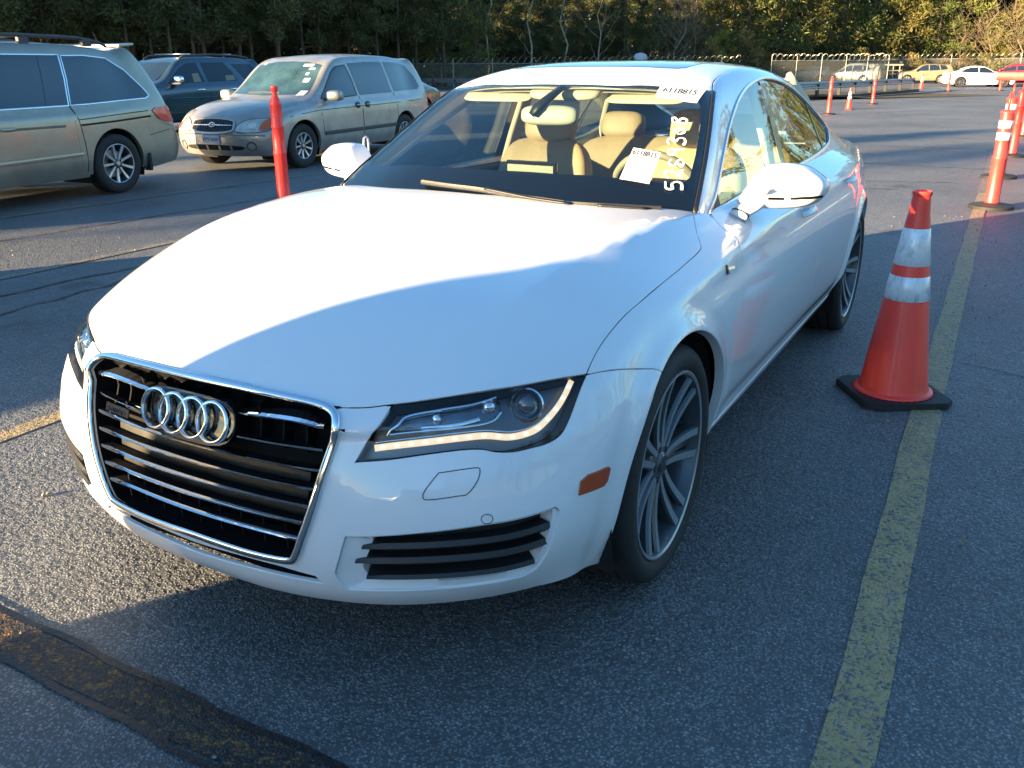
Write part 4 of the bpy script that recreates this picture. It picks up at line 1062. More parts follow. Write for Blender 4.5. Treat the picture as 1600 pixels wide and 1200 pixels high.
        me = bpy.data.meshes.new('spoke'); b.to_mesh(me); b.free(); me.materials.append(rimface); me.materials.append(rimface); meshes.append(me); web = None
    for q in range(nsp):
        a = 2*math.pi*q/nsp+spin
        for me in meshes+([web] if web else []):
            o = mobj('spoke' if me is not web else 'spoke_web', me, None, rim); o.rotation_euler = (0, a, 0)
    bm = bmesh.new(); lathe(bm, [(.06, -.10), (Rr-.07, -.10), (Rr-.07, -.13), (.06, -.13)], 40, MX); bmesh.ops.recalc_face_normals(bm, faces=bm.faces); bm_obj('brake_disc', bm, DISC, rim, True, angle=30)
    bm = bmesh.new(); lathe(bm, [(.0003, -.135), (Rr-.028, -.135)], 32, MX); bm_obj('wheel_back', bm, WELL, rim)
    bm = bmesh.new(); add_box(bm, (Rr*.62, -.09, .02), (.055, .06, .13), bev=.01); bm_obj('brake_caliper', bm, CALIPER, rim)
    rim.location = loc; rim.rotation_euler = (0, 0, steer+(0 if side > 0 else math.pi))
    return rim
def copy_wheel(w, loc, side, parent=None, steer=0):
    c = w.copy(); COL.objects.link(c); c.parent = parent or w.parent
    for ch in w.children:
        d = ch.copy(); COL.objects.link(d); d.parent = c
    c.location = loc; c.rotation_euler = (0, 0, steer+(0 if side > 0 else math.pi)); return c
WH = make_wheel('wheel', CAR, (0, .916, .347), 1, R(.7), spin=.12)
copy_wheel(WH, (-2.914, .912, .347), 1); copy_wheel(WH, (0, -.916, .347), -1, steer=R(.7)); copy_wheel(WH, (-2.914, -.912, .347), -1)
# ------------------------------------------------------------------ cabin
def superell(name, c, s, m, parent, e1=.45, e2=.45, rot=None, nu=28, nv=18, taper=0.0, dent=0.0):
    bm = bmesh.new(); rings = []
    sg = lambda v, e: math.copysign(abs(v)**e, v)
    Mx = Matrix.Translation(V3(c))@(rot.to_matrix().to_4x4() if rot else Matrix.Identity(4))
    for i in range(nv+1):
        ph = -math.pi/2+math.pi*i/nv; row = []
        for j in range(nu):
            th = 2*math.pi*j/nu
            z = s[2]*sg(math.sin(ph), e1); k = 1-taper*(z/s[2])
            p = V3((s[0]*sg(math.cos(ph), e1)*sg(math.cos(th), e2), s[1]*k*sg(math.cos(ph), e1)*sg(math.sin(th), e2), z))
            if dent and p.x > 0: p.x -= dent*math.exp(-(p.y/(s[1]*.55))**2)
            row.append(bm.verts.new(Mx@p))
        rings.append(row)
    for a, b in zip(rings[:-1], rings[1:]):
        for j in range(nu): bm.faces.new((a[j], a[(j+1) % nu], b[(j+1) % nu], b[j]))
    bmesh.ops.remove_doubles(bm, verts=bm.verts, dist=1e-5)
    return bm_obj(name, bm, m, parent, True)
def seat(y, x=0):
    s = superell('seat', (-1.64+x, y, .80), (.075, .255, .30), BEIGE, CAR, .5, .42, Euler((0, R(-17), 0)), taper=.10, dent=.035)
    superell('seat_cushion', (-1.36+x, y, .50), (.27, .26, .085), BEIGE, s, .5, .45)
    for q in (-1, 1): superell('seat_bolster', (-1.585+x, y+q*.195, .72), (.075, .055, .20), BEIGE, s, .8, .8, Euler((0, R(-17), 0)))
    superell('headrest', (-1.745+x, y, 1.145), (.058, .130, .085), BEIGE, s, .55, .55, Euler((0, R(-12), 0)))
    for q in (-1, 1):
        bm = bmesh.new(); tube(bm, [(-1.74+x, y+q*.06, 1.03), (-1.745+x, y+q*.06, 1.10)], .006, 8); bm_obj('headrest_post', bm, CHROME, s, True)
seat(-.37); seat(.37)
rs = superell('rear_seat', (-2.56, 0, .78), (.085, .62, .27), BEIGE, CAR, .4, .3, Euler((0, R(-20), 0)))
superell('seat_cushion', (-2.26, 0, .50), (.27, .62, .09), BEIGE, rs, .4, .3)
for y in (-.36, .36): superell('headrest', (-2.63, y, 1.095), (.055, .125, .075), BEIGE, rs, .55, .55, Euler((0, R(-12), 0)))
# dashboard
bm = bmesh.new(); rows = []
for k in range(25):
    y = -.72+1.44*k/24; hump = .045*math.exp(-((y-.37)/.17)**4); edge = .02*(abs(y)/.72)**4
    row = [(-.44-.06*(abs(y)/.7)**2, .955-edge), (-.60, .968-edge), (-.82, .972-edge), (-.98, .966+hump-edge), (-1.06, .958+hump-edge), (-1.10, .925+hump*.6), (-1.08, .88), (-1.03, .80), (-.98, .55), (-.9, .4)]
    rows.append([bm.verts.new((x, y, z)) for x, z in row])
for a, b in zip(rows[:-1], rows[1:]):
    for j in range(len(a)-1): bm.faces.new((a[j], b[j], b[j+1], a[j+1]))
bmesh.ops.recalc_face_normals(bm, faces=bm.faces); DB = bm_obj('dashboard', bm, DASH, CAR, True)
SCR = pmat('screen_back', (.17, .185, .11), .45, noise=.05)
bm = bmesh.new(); add_box(bm, (-.962, -.056, 1.014), (.016, .226, .092), bev=.004); sc_ = bm_obj('display_frame', bm, GLOSSBLK, DB)
bm = bmesh.new(); add_box(bm, (-.9525, -.059, 1.008), (.004, .206, .072)); bm_obj('display_cover', bm, SCR, sc_)
for k in range(17):
    bm = bmesh.new(); add_box(bm, (-.9498, -.059-.078+.156*k/16, .978), (.002, .0028, .014)); bm_obj('cover_tooth', bm, GLOSSBLK, sc_)
# steering wheel
tiltm = Matrix.Translation((-1.24, .37, .92))@Matrix.Rotation(R(-65), 4, 'Y')
bm = bmesh.new(); tube(bm, [tiltm@V3((.185*math.cos(2*math.pi*k/40), .185*math.sin(2*math.pi*k/40), 0)) for k in range(40)], .015, 10, closed=True)
SW = bm_obj('steering_wheel', bm, pmat('wheel_leather', (.30, .26, .17), .5), CAR, True)
bm = bmesh.new(); add_box(bm, (0, 0, -.02), (.12, .15, .05), bev=.02); bm.transform(tiltm); bm_obj('wheel_hub', bm, DASH, SW, True)
for a in (0, 90, 270):
    bm = bmesh.new(); tube(bm, [tiltm@V3((.05*math.cos(R(a+180)), .05*math.sin(R(a+180)), -.01)), tiltm@V3((.18*math.cos(R(a+180)), .18*math.sin(R(a+180)), 0))], .016, 8, flat=.4); bm_obj('wheel_spoke', bm, DASH, SW, True)
# headliner, visors, pillars
sunz = half2full([(-1.10, 0, 0), (-1.14, .33, 0), (-1.22, .545, 0), (-1.5, .525, 0), (-2.2, .515, 0), (-2.75, .49, 0), (-2.74, 0, 0)])
HLN = panel('headliner', CABIN, PTop(), sunz, BEIGE2, CAR, h=.05, hb=.04, flange=0, off=-.045)
panel('header_trim', CABIN, PTop(), half2full([(-1.075, 0, 0), (-1.10, .25, 0), (-1.135, .42, 0), (-1.19, .545, 0), (-1.25, .55, 0), (-1.20, .42, 0), (-1.15, 0, 0)]), BEIGE2, CAR, h=.04, hb=.03, flange=0, off=-.018)
superell('roof_console', (-1.17, 0, 1.322), (.075, .16, .022), BEIGE2, HLN, .6, .5, Euler((0, R(20), 0)))
for y in (-.33, .33):
    v = superell('sun_visor', (-1.195, y, 1.305), (.060, .165, .011), BEIGE2, HLN, .8, .35, Euler((0, R(28), 0)))
for sg, nm in ((1, ''), (-1, '')):
    P = []; N = []
    for p in ws_edge:
        a = on(CABIN, PWS, (p[0]-.03, sg*(p[1]-.022)), -.035); P.append(a[0]); N.append(a[1])
    bm = bmesh.new(); sweep(bm, P, N, rsec(.035, .025)); bmesh.ops.recalc_face_normals(bm, faces=bm.faces); bm_obj('pillar_trim', bm, BEIGE2, CAR, True)
    bm = bmesh.new(); P = [V3((-1.86, sg*.565, 1.36)), V3((-1.865, sg*.60, 1.24)), V3((-1.86, sg*.65, 1.10)), V3((-1.85, sg*.70, .93)), V3((-1.83, sg*.72, .6))]
    sweep(bm, P, [V3((0, -sg, -.2))]*5, rsec(.10, .03)); bmesh.ops.recalc_face_normals(bm, faces=bm.faces); bm_obj('pillar_trim', bm, BEIGE2, CAR, True)
    bm = bmesh.new(); P = [V3((-2.80, sg*.50, 1.30)), V3((-2.92, sg*.58, 1.17)), V3((-3.02, sg*.64, 1.02)), V3((-3.05, sg*.66, .9))]
    sweep(bm, P, [V3((0, -sg, -.2))]*4, rsec(.26, .03)); bmesh.ops.recalc_face_normals(bm, faces=bm.faces); bm_obj('pillar_trim', bm, BEIGE2, CAR, True)
    bm = bmesh.new(); v = [bm.verts.new(p) for p in ((-.75, sg*.70, .93), (-2.75, sg*.69, .95), (-2.75, sg*.74, .35), (-.75, sg*.74, .35))]; bm.faces.new(v); bm_obj('door_lining', bm, DASH, CAR)
    bm = bmesh.new(); add_box(bm, (-1.75, sg*.715, .935), (2.1, .05, .03), bev=.01); bm_obj('door_capping', bm, DASH, CAR)
bm = bmesh.new(); add_box(bm, (-1.9, 0, .38), (2.2, 1.45, .06)); bm_obj('cabin_floor', bm, CARPET, CAR)
bm = bmesh.new(); add_box(bm, (-3.05, 0, .955), (.7, 1.15, .02)); bm_obj('parcel_shelf', bm, DASH, CAR)
bm = bmesh.new(); add_box(bm, (-1.5, 0, .60), (.75, .22, .30), bev=.04); bm_obj('centre_console', bm, DASH, CAR)
# inside mirror hanging from the windscreen
IM = superell('inside_mirror', (-1.005, 0, 1.232), (.026, .118, .038), pmat('mirror_shell', (.34, .35, .27), .45), CAR, .6, .45, Euler((0, R(-8), R(6))))
bm = bmesh.new(); tube(bm, [(-1.085,.012,1.335),(-1.02,-.008,1.30),(-.972,-.040,1.262),(-.962,-.060,1.235)], [.020,.026,.028,.020], 10, flat=.5); bm_obj('mirror_mount', bm, BLACKPL, IM, True)
# stickers and window paint on the windscreen
def bil(c4, u, v):
    a, b, c, d = [V3(p) for p in c4]   # a top-left, b top-right, c bottom-right, d bottom-left as read
    return (a*(1-u)+b*u)*(1-v)+(d*(1-u)+c*u)*v
def glass_sheet(name, c4, m, parent, off, nu=8, nv=8):
    vs = []; 
    for j in range(nv+1):
        for i in range(nu+1):
            p = bil(c4, i/nu, j/nv); a = on(CABIN, PWS, (p.x, p.y), off); vs.append(a[0])
    fs = grid_faces(nv+1, nu+1)
    return mesh_obj(name, vs, fs, m, parent)
def flat_text(txt, c4, u0, v0, u1, v1, m, parent, bold=True, name='lettering', off=.0052):
    """fit text into the sub-rectangle of a sheet on the glass"""
    cu = bpy.data.curves.new(name, 'FONT'); cu.body = txt; cu.size = 1; cu.resolution_u = 3; cu.offset = .018 if bold else 0
    o = bpy.data.objects.new(name, cu); COL.objects.link(o)
    me = bpy.data.meshes.new_from_object(o.evaluated_get(bpy.context.evaluated_depsgraph_get())); bpy.data.objects.remove(o)
    co = np.array([v.co[:] for v in me.vertices]); lo = co.min(0); hi = co.max(0)
    for v in me.vertices:
        s = (v.co.x-lo[0])/(hi[0]-lo[0]); t = (v.co.y-lo[1])/(hi[1]-lo[1])
        p = bil(c4, u0+(u1-u0)*s, v1+(v0-v1)*t); a = on(CABIN, PWS, (p.x, p.y), off); v.co = a[0]
    me.materials.clear(); me.name = name
    return mobj(name, me, m, parent)
ST1 = [(-1.1384,.4008,1.3371),(-1.1960,.5600,1.3211),(-1.0980,.5590,1.2787),(-1.0649,.4076,1.3002)]
s1 = glass_sheet('windscreen_label', ST1, PAPER, CAR, .004)
flat_text('6118815', ST1, .10, .10, .86, .52, INK, s1)
flat_text('PURGITCAM', ST1, .08, .80, .62, .95, INK2, s1); flat_text('28x', ST1, .78, .80, .92, .94, INK2, s1)
for v in (.60, .68): flat_text('- ----- --- -----', ST1, .12, v, .5, v+.02, INK2, s1, False)
ST2 = [(-.7836,.4441,1.140),(-.7997,.5403,1.126),(-.6423,.5616,1.0375),(-.6248,.4619,1.0507)]
s2 = glass_sheet('windscreen_label', ST2, PAPER, CAR, .004)
flat_text('6118815', ST2, .04, .05, .90, .22, INK, s2); flat_text('CAM', ST2, .05, .25, .25, .31, INK2, s2)
for i, (a, b) in enumerate(((.40, .75), (.46, .85), (.52, .70))): flat_text('---- --- ----', ST2, .3, a, b, a+.012, INK2, s2, False)
for v in (.50, .57, .64): flat_text('-- -', ST2, .06, v, .20, v+.014, INK2, s2, False)
DIG = {'5': [[(.9, 1), (.25, .92), (.2, .55), (.65, .6), (.9, .35), (.7, .05), (.1, .0)]],
 '2': [[(.1, .75), (.35, 1), (.75, .9), (.75, .6), (.4, .3), (.05, .05), (.5, .12), (.95, .05)]],
 'S': [[(.85, .85), (.5, 1), (.15, .8), (.3, .55), (.7, .4), (.85, .2), (.5, 0), (.1, .15), (.35, .3)]],
 '9': [[(.8, .75), (.5, .55), (.15, .7), (.3, .98), (.7, .95), (.75, .6), (.7, .0)]],
 '3': [[(.1, .9), (.5, 1), (.85, .8), (.45, .55), (.8, .4), (.85, .12), (.45, 0), (.05, .1)]],
 '0': [[(.5, .85), (.15, .5), (.3, .15), (.7, .2), (.85, .6), (.55, .85), (.5, .7)]],
 '8': [[(.75, .95), (.3, .85), (.35, .6), (.75, .3), (.55, 0), (.15, .15), (.35, .5), (.8, .75), (.75, .95)]]}
b0, b1 = V3((-.655, .672, 1.012)), V3((-1.022, .552, 1.245)); up = V3((.022, -.052, 0))
for k, ch in enumerate('52S9308'):
    for st in DIG[ch]:
        pts = [tuple(p) for p in cr(st, 5)]; P = []; N = []
        for x, y in pts:
            q = b0.lerp(b1, (k+.08+x*.84)/7)+up*(y*(1.0+.12*math.sin(k*2.1))); a = on(CABIN, PWS, (q.x, q.y), .003); P.append(a[0]); N.append(a[1])
        bm = bmesh.new(); sweep(bm, P, N, [(-.0038, 0), (-.0038, .0005), (.0038, .0005), (.0038, 0)], scale=lambda t: .8+.5*math.sin(3+t*5)**2); bmesh.ops.recalc_face_normals(bm, faces=bm.faces)
        bm_obj('painted_digit', bm, CHALK, CAR)
# ------------------------------------------------------------------ the other vehicles
def gz(x, y):
    s = (2.19-x)*.869+(1.64-y)*.494; t = max(0, s-6); return -.0035*t*t/(t+8)
def veh_paint(name, col, metal=.55, rough=.38, dirt=.12):
    return pmat(name, col, rough, metal=metal, coat=.7, coat_r=.08, noise=dirt, nscale=3.5, rvar=.12)
def veh_surf(sp, lv=3):
    """closed shell from a compact description; origin = ground under the front axle, +x nose"""
    L = []; F = []; V = {}
    def vid(p):
        k = tuple(round(a, 5) for a in p)
        if k not in V: V[k] = len(L); L.append(k)
        return V[k]
    W = sp['w']; zb = sp.get('zb', .24)
    nose, tail = sp['nose'], sp['tail']      # lists of (x,z) bottom->top, 7 rows on the centre line
    kn = sp.get('round', .30)
    cols = []
    ys = (0, .38, .72, .92)
    for y in ys:       # nose columns, y as fraction of W
        cols.append([(x-kn*(y**3.2)*(1+.25*(i > 4)), y*W*(.99 if i < 5 else .93), z-(.02*y*y if i == 6 else 0)) for i, (x, z) in enumerate(nose)])
    nf = len(cols)
    for st in sp['st']:
        x, by, bz, ry, rz, cz = st; wf = 1-max(0, (x-.2))*sp.get('tf', .07)-max(0, (-x-sp['wb']+.1))*sp.get('tr', .06)
        w = W*wf
        cols.append([(x, w-.055, zb), (x, w-.012, zb+.14), (x, w, .56), (x, w-.008, bz*.52+.36), (x, by, bz), (x, by*.42+ry*.58+.012, bz*.45+rz*.55), (x, ry, rz)])
    ns = len(cols)
    for y in ys[::-1]:
        cols.append([(x+sp.get('rtail', .22)*(y**3), y*W*(.985 if i < 5 else .88 if i == 5 else .80), z-(.03*y*y if i == 6 else 0)) for i, (x, z) in enumerate(tail)])
    def mir(p): return (p[0], -p[1], p[2])
    for m in (0, 1):
        fn = mir if m else (lambda p: p)
        def quad(a, b, c, d):
            q = [vid(fn(p)) for p in (a, b, c, d)]
            if len(set(q)) == 4: F.append(tuple(q[::-1] if m else q))
        for a, b in zip(cols[:-1], cols[1:]):
            for r in range(6): quad(a[r], b[r], b[r+1], a[r+1])
        rows = [[cols[k][6] for k in range(nf)]]
        for st, c in zip(sp['st'], cols[nf:ns]):
            x, by, bz, ry, rz, cz = st
            rows.append([(x+sp.get('bow', 0), 0, cz), (x+sp.get('bow', 0)*.8, ry*.42, cz-(cz-rz)*.10), (x+sp.get('bow', 0)*.35, ry*.78, cz-(cz-rz)*.42), c[6]])
        rows.append([cols[-1-k][6] for k in range(4)])
        for a, b in zip(rows[:-1], rows[1:]):
            for j in range(3): quad(a[j], a[j+1], b[j+1], b[j])
    co, fs = cc_surface(L, F, lv, 4)
    return Surf(co, fs)
class PFront:
    def to2(s, p): return (p[1], p[2])
    def ray(s, q): return (4.0, q[0], q[1]), (-1, 0, 0)
class PBack:
    def to2(s, p): return (p[1], p[2])
    def ray(s, q): return (-9.0, q[0], q[1]), (1, 0, 0)
PFR, PBK = PFront(), PBack()
DKGLASS = pmat('dark_auto_glass', (.012, .02, .03), .06, coat=.3, spec=.8)
SEAMM = pmat('panel_gap', (.006, .006, .006), .8)
HAZELENS = pmat('hazy_lens', (.42, .44, .40), .22, coat=.5, noise=.25, nscale=12, metal=.2)
GREYALLOY = pmat('silver_alloy', (.52, .54, .55), .35, metal=.7, noise=.1)
PLASTRIM = pmat('grey_trim', (.05, .052, .055), .6)
def build_vehicle(name, label, cat, loc, head, sp, paint, zs=1.0, lv=3, group=None, near=False):
    T = thing(name, label, cat, (loc[0], loc[1], gz(loc[0], loc[1])), R(head), group); T.scale = (1, 1, zs)
    S = veh_surf(sp, lv); wb = sp['wb']; Rw = sp.get('Rw', .335); AR = Rw+.055
    arches = [(0, Rw+.01), (-wb, Rw+.01)]
    keep = []
    for f in S.fs:
        c = S.co[list(f)].mean(0)
        if abs(c[1]) > sp['w']*.55 and any(math.hypot(c[0]-ax, c[2]-az) < AR+.05 for ax, az in arches): continue
        if abs(c[1]) <= sp['w']*.55 and c[2] < Rw+.05 and any(abs(c[0]-ax) < AR for ax, az in arches): continue
        keep.append(f)
    shell = mesh_obj('body', S.co, keep, paint, T)
    # wings round the wheels, real arch openings
    for ax, az in arches:
        def ap(a, r=AR): return (ax+r*math.cos(R(a)), az+r*math.sin(R(a)))
        zb = sp.get('zb', .24)+.03; a0 = math.degrees(math.asin((zb-az)/AR)); e = .16
        out = [ap(a0+(180-2*a0)*i/22) for i in range(23)]
        o2 = [(out[-1][0]-e, zb), (out[-1][0]-e, az+AR+.12), (out[0][0]+e, az+AR+.12), (out[0][0]+e, zb)]
        r = panel('wing', S, PFLAT, [(p[0], p[1], 0) for p in out+o2], paint, T, raw2=True, h=.06 if lv > 2 else .10, hb=.05, gap=0, flange=.05, off=.003, det=False, mirror=True)
        for sg in (1, -1):
            bm = bmesh.new(); rows = []
            for rr, w in ((AR+.03, sp['w']*.93), (AR+.03, sp['w']*.45), (.03, sp['w']*.44)):
                rows.append([bm.verts.new((ax+rr*math.cos(R(a)), sg*w, az+rr*math.sin(R(a)))) for a in range(-28, 209, 13)])
            for A_, B_ in zip(rows[:-1], rows[1:]):
                for i in range(len(A_)-1): bm.faces.new((A_[i], A_[i+1], B_[i+1], B_[i]))
            bm_obj('wheel_well', bm, WELL, T)
    bm = bmesh.new(); add_box(bm, (-wb/2, 0, .34), (wb-2*AR-.1, sp['w']*1.7, .18)); bm_obj('underbody', bm, WELL, T)
    wh = make_wheel('wheel', T, (0, sp['w']-.035, Rw), 1, 0, Rt=Rw, Rr=sp.get('Rr', .21), width=.215, nsp=sp.get('nsp', 9), style='single', rimface=sp.get('rim', GREYALLOY), rimdk=sp.get('rimdk', RIMDK), tread=False, spin=.2)
    for x, s in ((-wb, 1), (0, -1), (-wb, -1)): copy_wheel(wh, (x, s*(sp['w']-.035), Rw), s)
    T_ = {'T': T, 'S': S, 'shell': shell}
    def P(nm, proj, pts, m, off=.004, mirror=False, parent=T, smooth=0, h=.07, label=None, flange=0.0):
        q = [tuple(p) for p in cr(pts, smooth, True)] if smooth else pts
        return panel(nm, S, proj, [(p[0], p[1], 0) for p in q], m, parent, raw2=True, h=h, hb=h*.7, gap=0, flange=flange, off=off, det=False, mirror=mirror, label=label)
    def RING(nm, proj, pts, sec, m, closed=True, n=3, mirror=True, parent=T, off=0):
        q = [tuple(p) for p in cr(pts, n, closed)] if n > 1 else list(pts)
        q = resample(q, .08) if closed else [tuple(p) for p in q]
        A = [on(S, proj, p, off, False) for p in q]
        bm = bmesh.new(); sweep(bm, [a[0] for a in A], [a[1] for a in A], sec, closed); bmesh.ops.recalc_face_normals(bm, faces=bm.faces)
        o = bm_obj(nm, bm, m, parent, True, angle=40)
        if mirror: mirror_mesh(o)
        return o
    T_['P'] = P; T_['RING'] = RING
    SEAM = [(-.005, -.002), (-.005, .0045), (.005, .0045), (.005, -.002)]
    T_['SEAM'] = lambda pts, proj=PFLAT, mirror=True: RING('panel_seam', proj, pts, SEAM, SEAMM, False, 2, mirror)
    return T_
def ext_mirror(V, c, m, s=(.07, .11, .075)):
    a = superell('door_mirror', c, s, m, V['T'], .6, .6, Euler((0, 0, R(8))))
    b = superell('door_mirror', (c[0], -c[1], c[2]), s, m, V['T'], .6, .6, Euler((0, 0, R(-8))))
    for o, sg in ((a, 1), (b, -1)):
        bm = bmesh.new(); tube(bm, [(c[0], sg*c[1], c[2]-.02), (c[0]+.02, sg*(c[1]-.20), c[2]-.07)], .03, 8, flat=.6); bm_obj('mirror_foot', bm, PLASTRIM, o, True)
        bm = bmesh.new(); add_box(bm, (c[0]-s[0]-.001, sg*c[1], c[2]), (.004, s[1]*1.6, s[2]*1.5)); bm_obj('mirror_glass', bm, MIRRORG, o)
# ---- gold minivan, rear half in view at the left edge
GOLD = veh_paint('gold_paint', (.29, .275, .22), .6, .36)
sp = dict(w=.975, wb=3.0, Rw=.355, Rr=.232, nsp=9, tf=.10, tr=.075, round=.33, rtail=.16, bow=.06,
  nose=[(.86,.22),(.93,.34),(.95,.50),(.93,.64),(.88,.76),(.82,.84),(.72,.90)],
  tail=[(-4.10,.30),(-4.17,.42),(-4.18,.60),(-4.13,.78),(-4.05,1.02),(-3.92,1.38),(-3.72,1.70)],
  st=[(.35,.86,.92,.74,1.0,1.02),(-.05,.89,.96,.78,1.06,1.09),(-.45,.90,.99,.80,1.16,1.20),(-.85,.91,1.0,.745,1.42,1.47),(-1.25,.915,1.01,.70,1.64,1.70),(-1.8,.92,1.02,.70,1.69,1.76),(-2.4,.92,1.03,.70,1.69,1.765),(-3.0,.915,1.04,.69,1.67,1.745),(-3.45,.89,1.05,.665,1.63,1.70)])
V = build_vehicle('minivan', 'gold minivan with roof rails and red tail lamp, its rear at the left edge', 'minivan', (-1.75, -8.28), 7.0, sp, GOLD, .965)
PP, RG = V['P'], V['RING']
rw = [(-2.46,1.06),(-2.54,1.34),(-2.58,1.60),(-2.9,1.605),(-3.24,1.575),(-3.46,1.44),(-3.64,1.22),(-3.69,1.13),(-3.62,1.10),(-3.2,1.085),(-2.7,1.065)]
PP('rear_side_window', PFLAT, rw, DKGLASS, mirror=True); RG('window_trim', PFLAT, rw, rsec(.014, .008), SATIN, n=1)
mw = [(-1.18,1.045),(-1.10,1.30),(-1.12,1.55),(-1.30,1.61),(-2.55,1.61),(-2.51,1.34),(-2.43,1.058)]
PP('sliding_door_window', PFLAT, mw, DKGLASS, mirror=True); RG('window_trim', PFLAT, mw, rsec(.016, .008), SATIN, n=1)
RG('window_divider', PFLAT, [(-2.14,1.06),(-2.22,1.34),(-2.27,1.60)], rsec(.012, .006), PLASTRIM, False)
fw = [(-.62,1.04),(-.80,1.16),(-1.02,1.34),(-1.09,1.40),(-1.09,1.30),(-1.15,1.045)]
PP('front_door_window', PFLAT, fw, DKGLASS, mirror=True)
V['SEAM']([(-2.44,1.05),(-2.49,.90),(-2.52,.62),(-2.525,.40),(-2.52,.31)]); V['SEAM']([(-1.16,1.04),(-1.16,.62),(-1.14,.30)]); V['SEAM']([(-2.50,.90),(-3.0,.925),(-3.60,.952)])
V['SEAM']([(-.25,.98),(-.30,.62),(-.36,.34)])
RG('slide_rail', PFLAT, [(-2.51,.838),(-2.7,.845),(-3.0,.855),(-3.3,.868),(-3.62,.885)], rsec(.022, .010), SEAMM, False, 5)
RG('side_moulding', PFLAT, [(-1.20,.495),(-1.7,.502),(-2.47,.514)], rsec(.045, .014), GOLD, False, 2); RG('side_moulding', PFLAT, [(-.42,.49),(-.8,.493),(-1.12,.495)], rsec(.045, .014), GOLD, False, 2)
RG('body_crease', PFLAT, [(-.3,.86),(-1.2,.845),(-2.3,.84)], [(-.02, -.004), (-.01, .006), (.03, -.004)], GOLD, False, 3)
fl = [(-2.70+.095*math.cos(R(a)), .735+.10*math.sin(R(a))) for a in range(0, 360, 24)]
RG('fuel_flap_seam', PFLAT, fl, [(-.004, 0), (-.004, .0015), (.004, .0015), (.004, 0)], SEAMM, n=1)
hd = superell('door_handle', (-1.58, .955, .845), (.13, .022, .028), GOLD, V['T'], .8, .7); mirror_mesh(hd)
hr = superell('handle_recess', (-1.58, .948, .843), (.055, .016, .048), PLASTRIM, V['T'], .8, .8); mirror_mesh(hr)
tl = PP('tail_lamp', PFLAT, [(-3.66,.95),(-3.72,.985),(-3.90,.995),(-4.10,.99),(-4.12,.80),(-3.92,.80),(-3.76,.845)], REDL, .014, True, h=.04, flange=.014)
PP('reverse_lamp', PFLAT, [(-3.80,.82),(-3.92,.795),(-4.10,.79),(-4.10,.74),(-3.98,.75)], HAZELENS, .010, True, h=.04)
RG('bumper_seam', PFLAT, [(-3.30,.62),(-3.6,.66),(-3.9,.70),(-4.1,.70)], [(-.004, 0), (-.004, .0015), (.004, .0015), (.004, 0)], SEAMM, False, 2)
PP('rear_window', PBK, [(-.60,1.15),(.60,1.15),(.55,1.55),(-.55,1.55)], DKGLASS, .004)
PP('windscreen', PFR, [(-.66,1.12),(.66,1.12),(.60,1.55),(-.60,1.55)], DKGLASS, .004)
bm = bmesh.new(); add_box(bm, (-3.50, .90, .33), (.045, .10, .22), bev=.01); o = bm_obj('mud_flap', bm, RUBBER, V['T']); mirror_mesh(o)
for sg in (1, -1):
    bm = bmesh.new(); tube(bm, [(-1.30, sg*.60, 1.72), (-1.45, sg*.605, 1.80), (-2.2, sg*.605, 1.815), (-3.0, sg*.595, 1.80), (-3.30, sg*.585, 1.76), (-3.42, sg*.58, 1.71)], [.02, .024, .026, .026, .022, .018], 8, flat=.8)
    rr = bm_obj('roof_rail', bm, PLASTRIM, V['T'], True)
    for x in (-1.5, -2.25, -3.1):
        bm = bmesh.new(); add_box(bm, (x, sg*.60, 1.755), (.13, .05, .09), bev=.012); bm_obj('rail_foot', bm, PLASTRIM, rr)
for x in (-1.75, -2.75):
    bm = bmesh.new(); tube(bm, [(x, -.60, 1.82), (x, 0, 1.83), (x, .60, 1.82)], .018, 8, flat=.7); bm_obj('cross_bar', bm, PLASTRIM, V['T'], True)
bm = bmesh.new(); add_box(bm, (-3.72, 0, 1.735), (.24, 1.20, .035), Euler((0, R(6), 0)), bev=.012); bm_obj('spoiler', bm, GOLD, V['T'], True, angle=30)
ext_mirror(V, (-.70, 1.07, 1.10), GOLD)
PP('headlight', PFR, [(.52,.66),(.86,.70),(.86,.82),(.60,.80)], HAZELENS, .006); PP('headlight', PFR, [(-.52,.66),(-.86,.70),(-.86,.82),(-.60,.80)], HAZELENS, .006); PP('grille', PFR, [(-.42,.62),(.42,.62),(.46,.76),(-.46,.76)], PLASTRIM, .006)
# ---- pewter minivan facing us behind the red post
PEWT = veh_paint('pewter_paint', (.36, .345, .315), .5, .42, .2)
sp = dict(w=.95, wb=2.91, Rw=.34, Rr=.20, nsp=9, tf=.13, tr=.07, round=.36, rtail=.18, bow=.05, rim=GREYALLOY,
  nose=[(.82,.235),(.90,.34),(.93,.47),(.925,.58),(.88,.66),(.84,.76),(.72,.86)],
  tail=[(-3.92,.30),(-4.02,.42),(-4.03,.60),(-3.98,.78),(-3.92,1.05),(-3.80,1.40),(-3.62,1.66)],
  st=[(.40,.80,.86,.66,.93,.955),(.0,.86,.93,.72,1.0,1.03),(-.38,.88,.97,.76,1.06,1.10),(-.75,.885,.985,.735,1.30,1.34),(-1.15,.89,1.0,.70,1.58,1.63),(-1.7,.895,1.01,.69,1.655,1.72),(-2.3,.895,1.02,.69,1.665,1.74),(-2.9,.885,1.03,.68,1.65,1.725),(-3.35,.86,1.03,.66,1.61,1.68)])
V = build_vehicle('minivan', 'dusty pewter minivan behind the red post, oval badge and blue number plate', 'minivan', (-7.97, -8.62), 5.0, sp, PEWT, .935)
PP, RG = V['P'], V['RING']
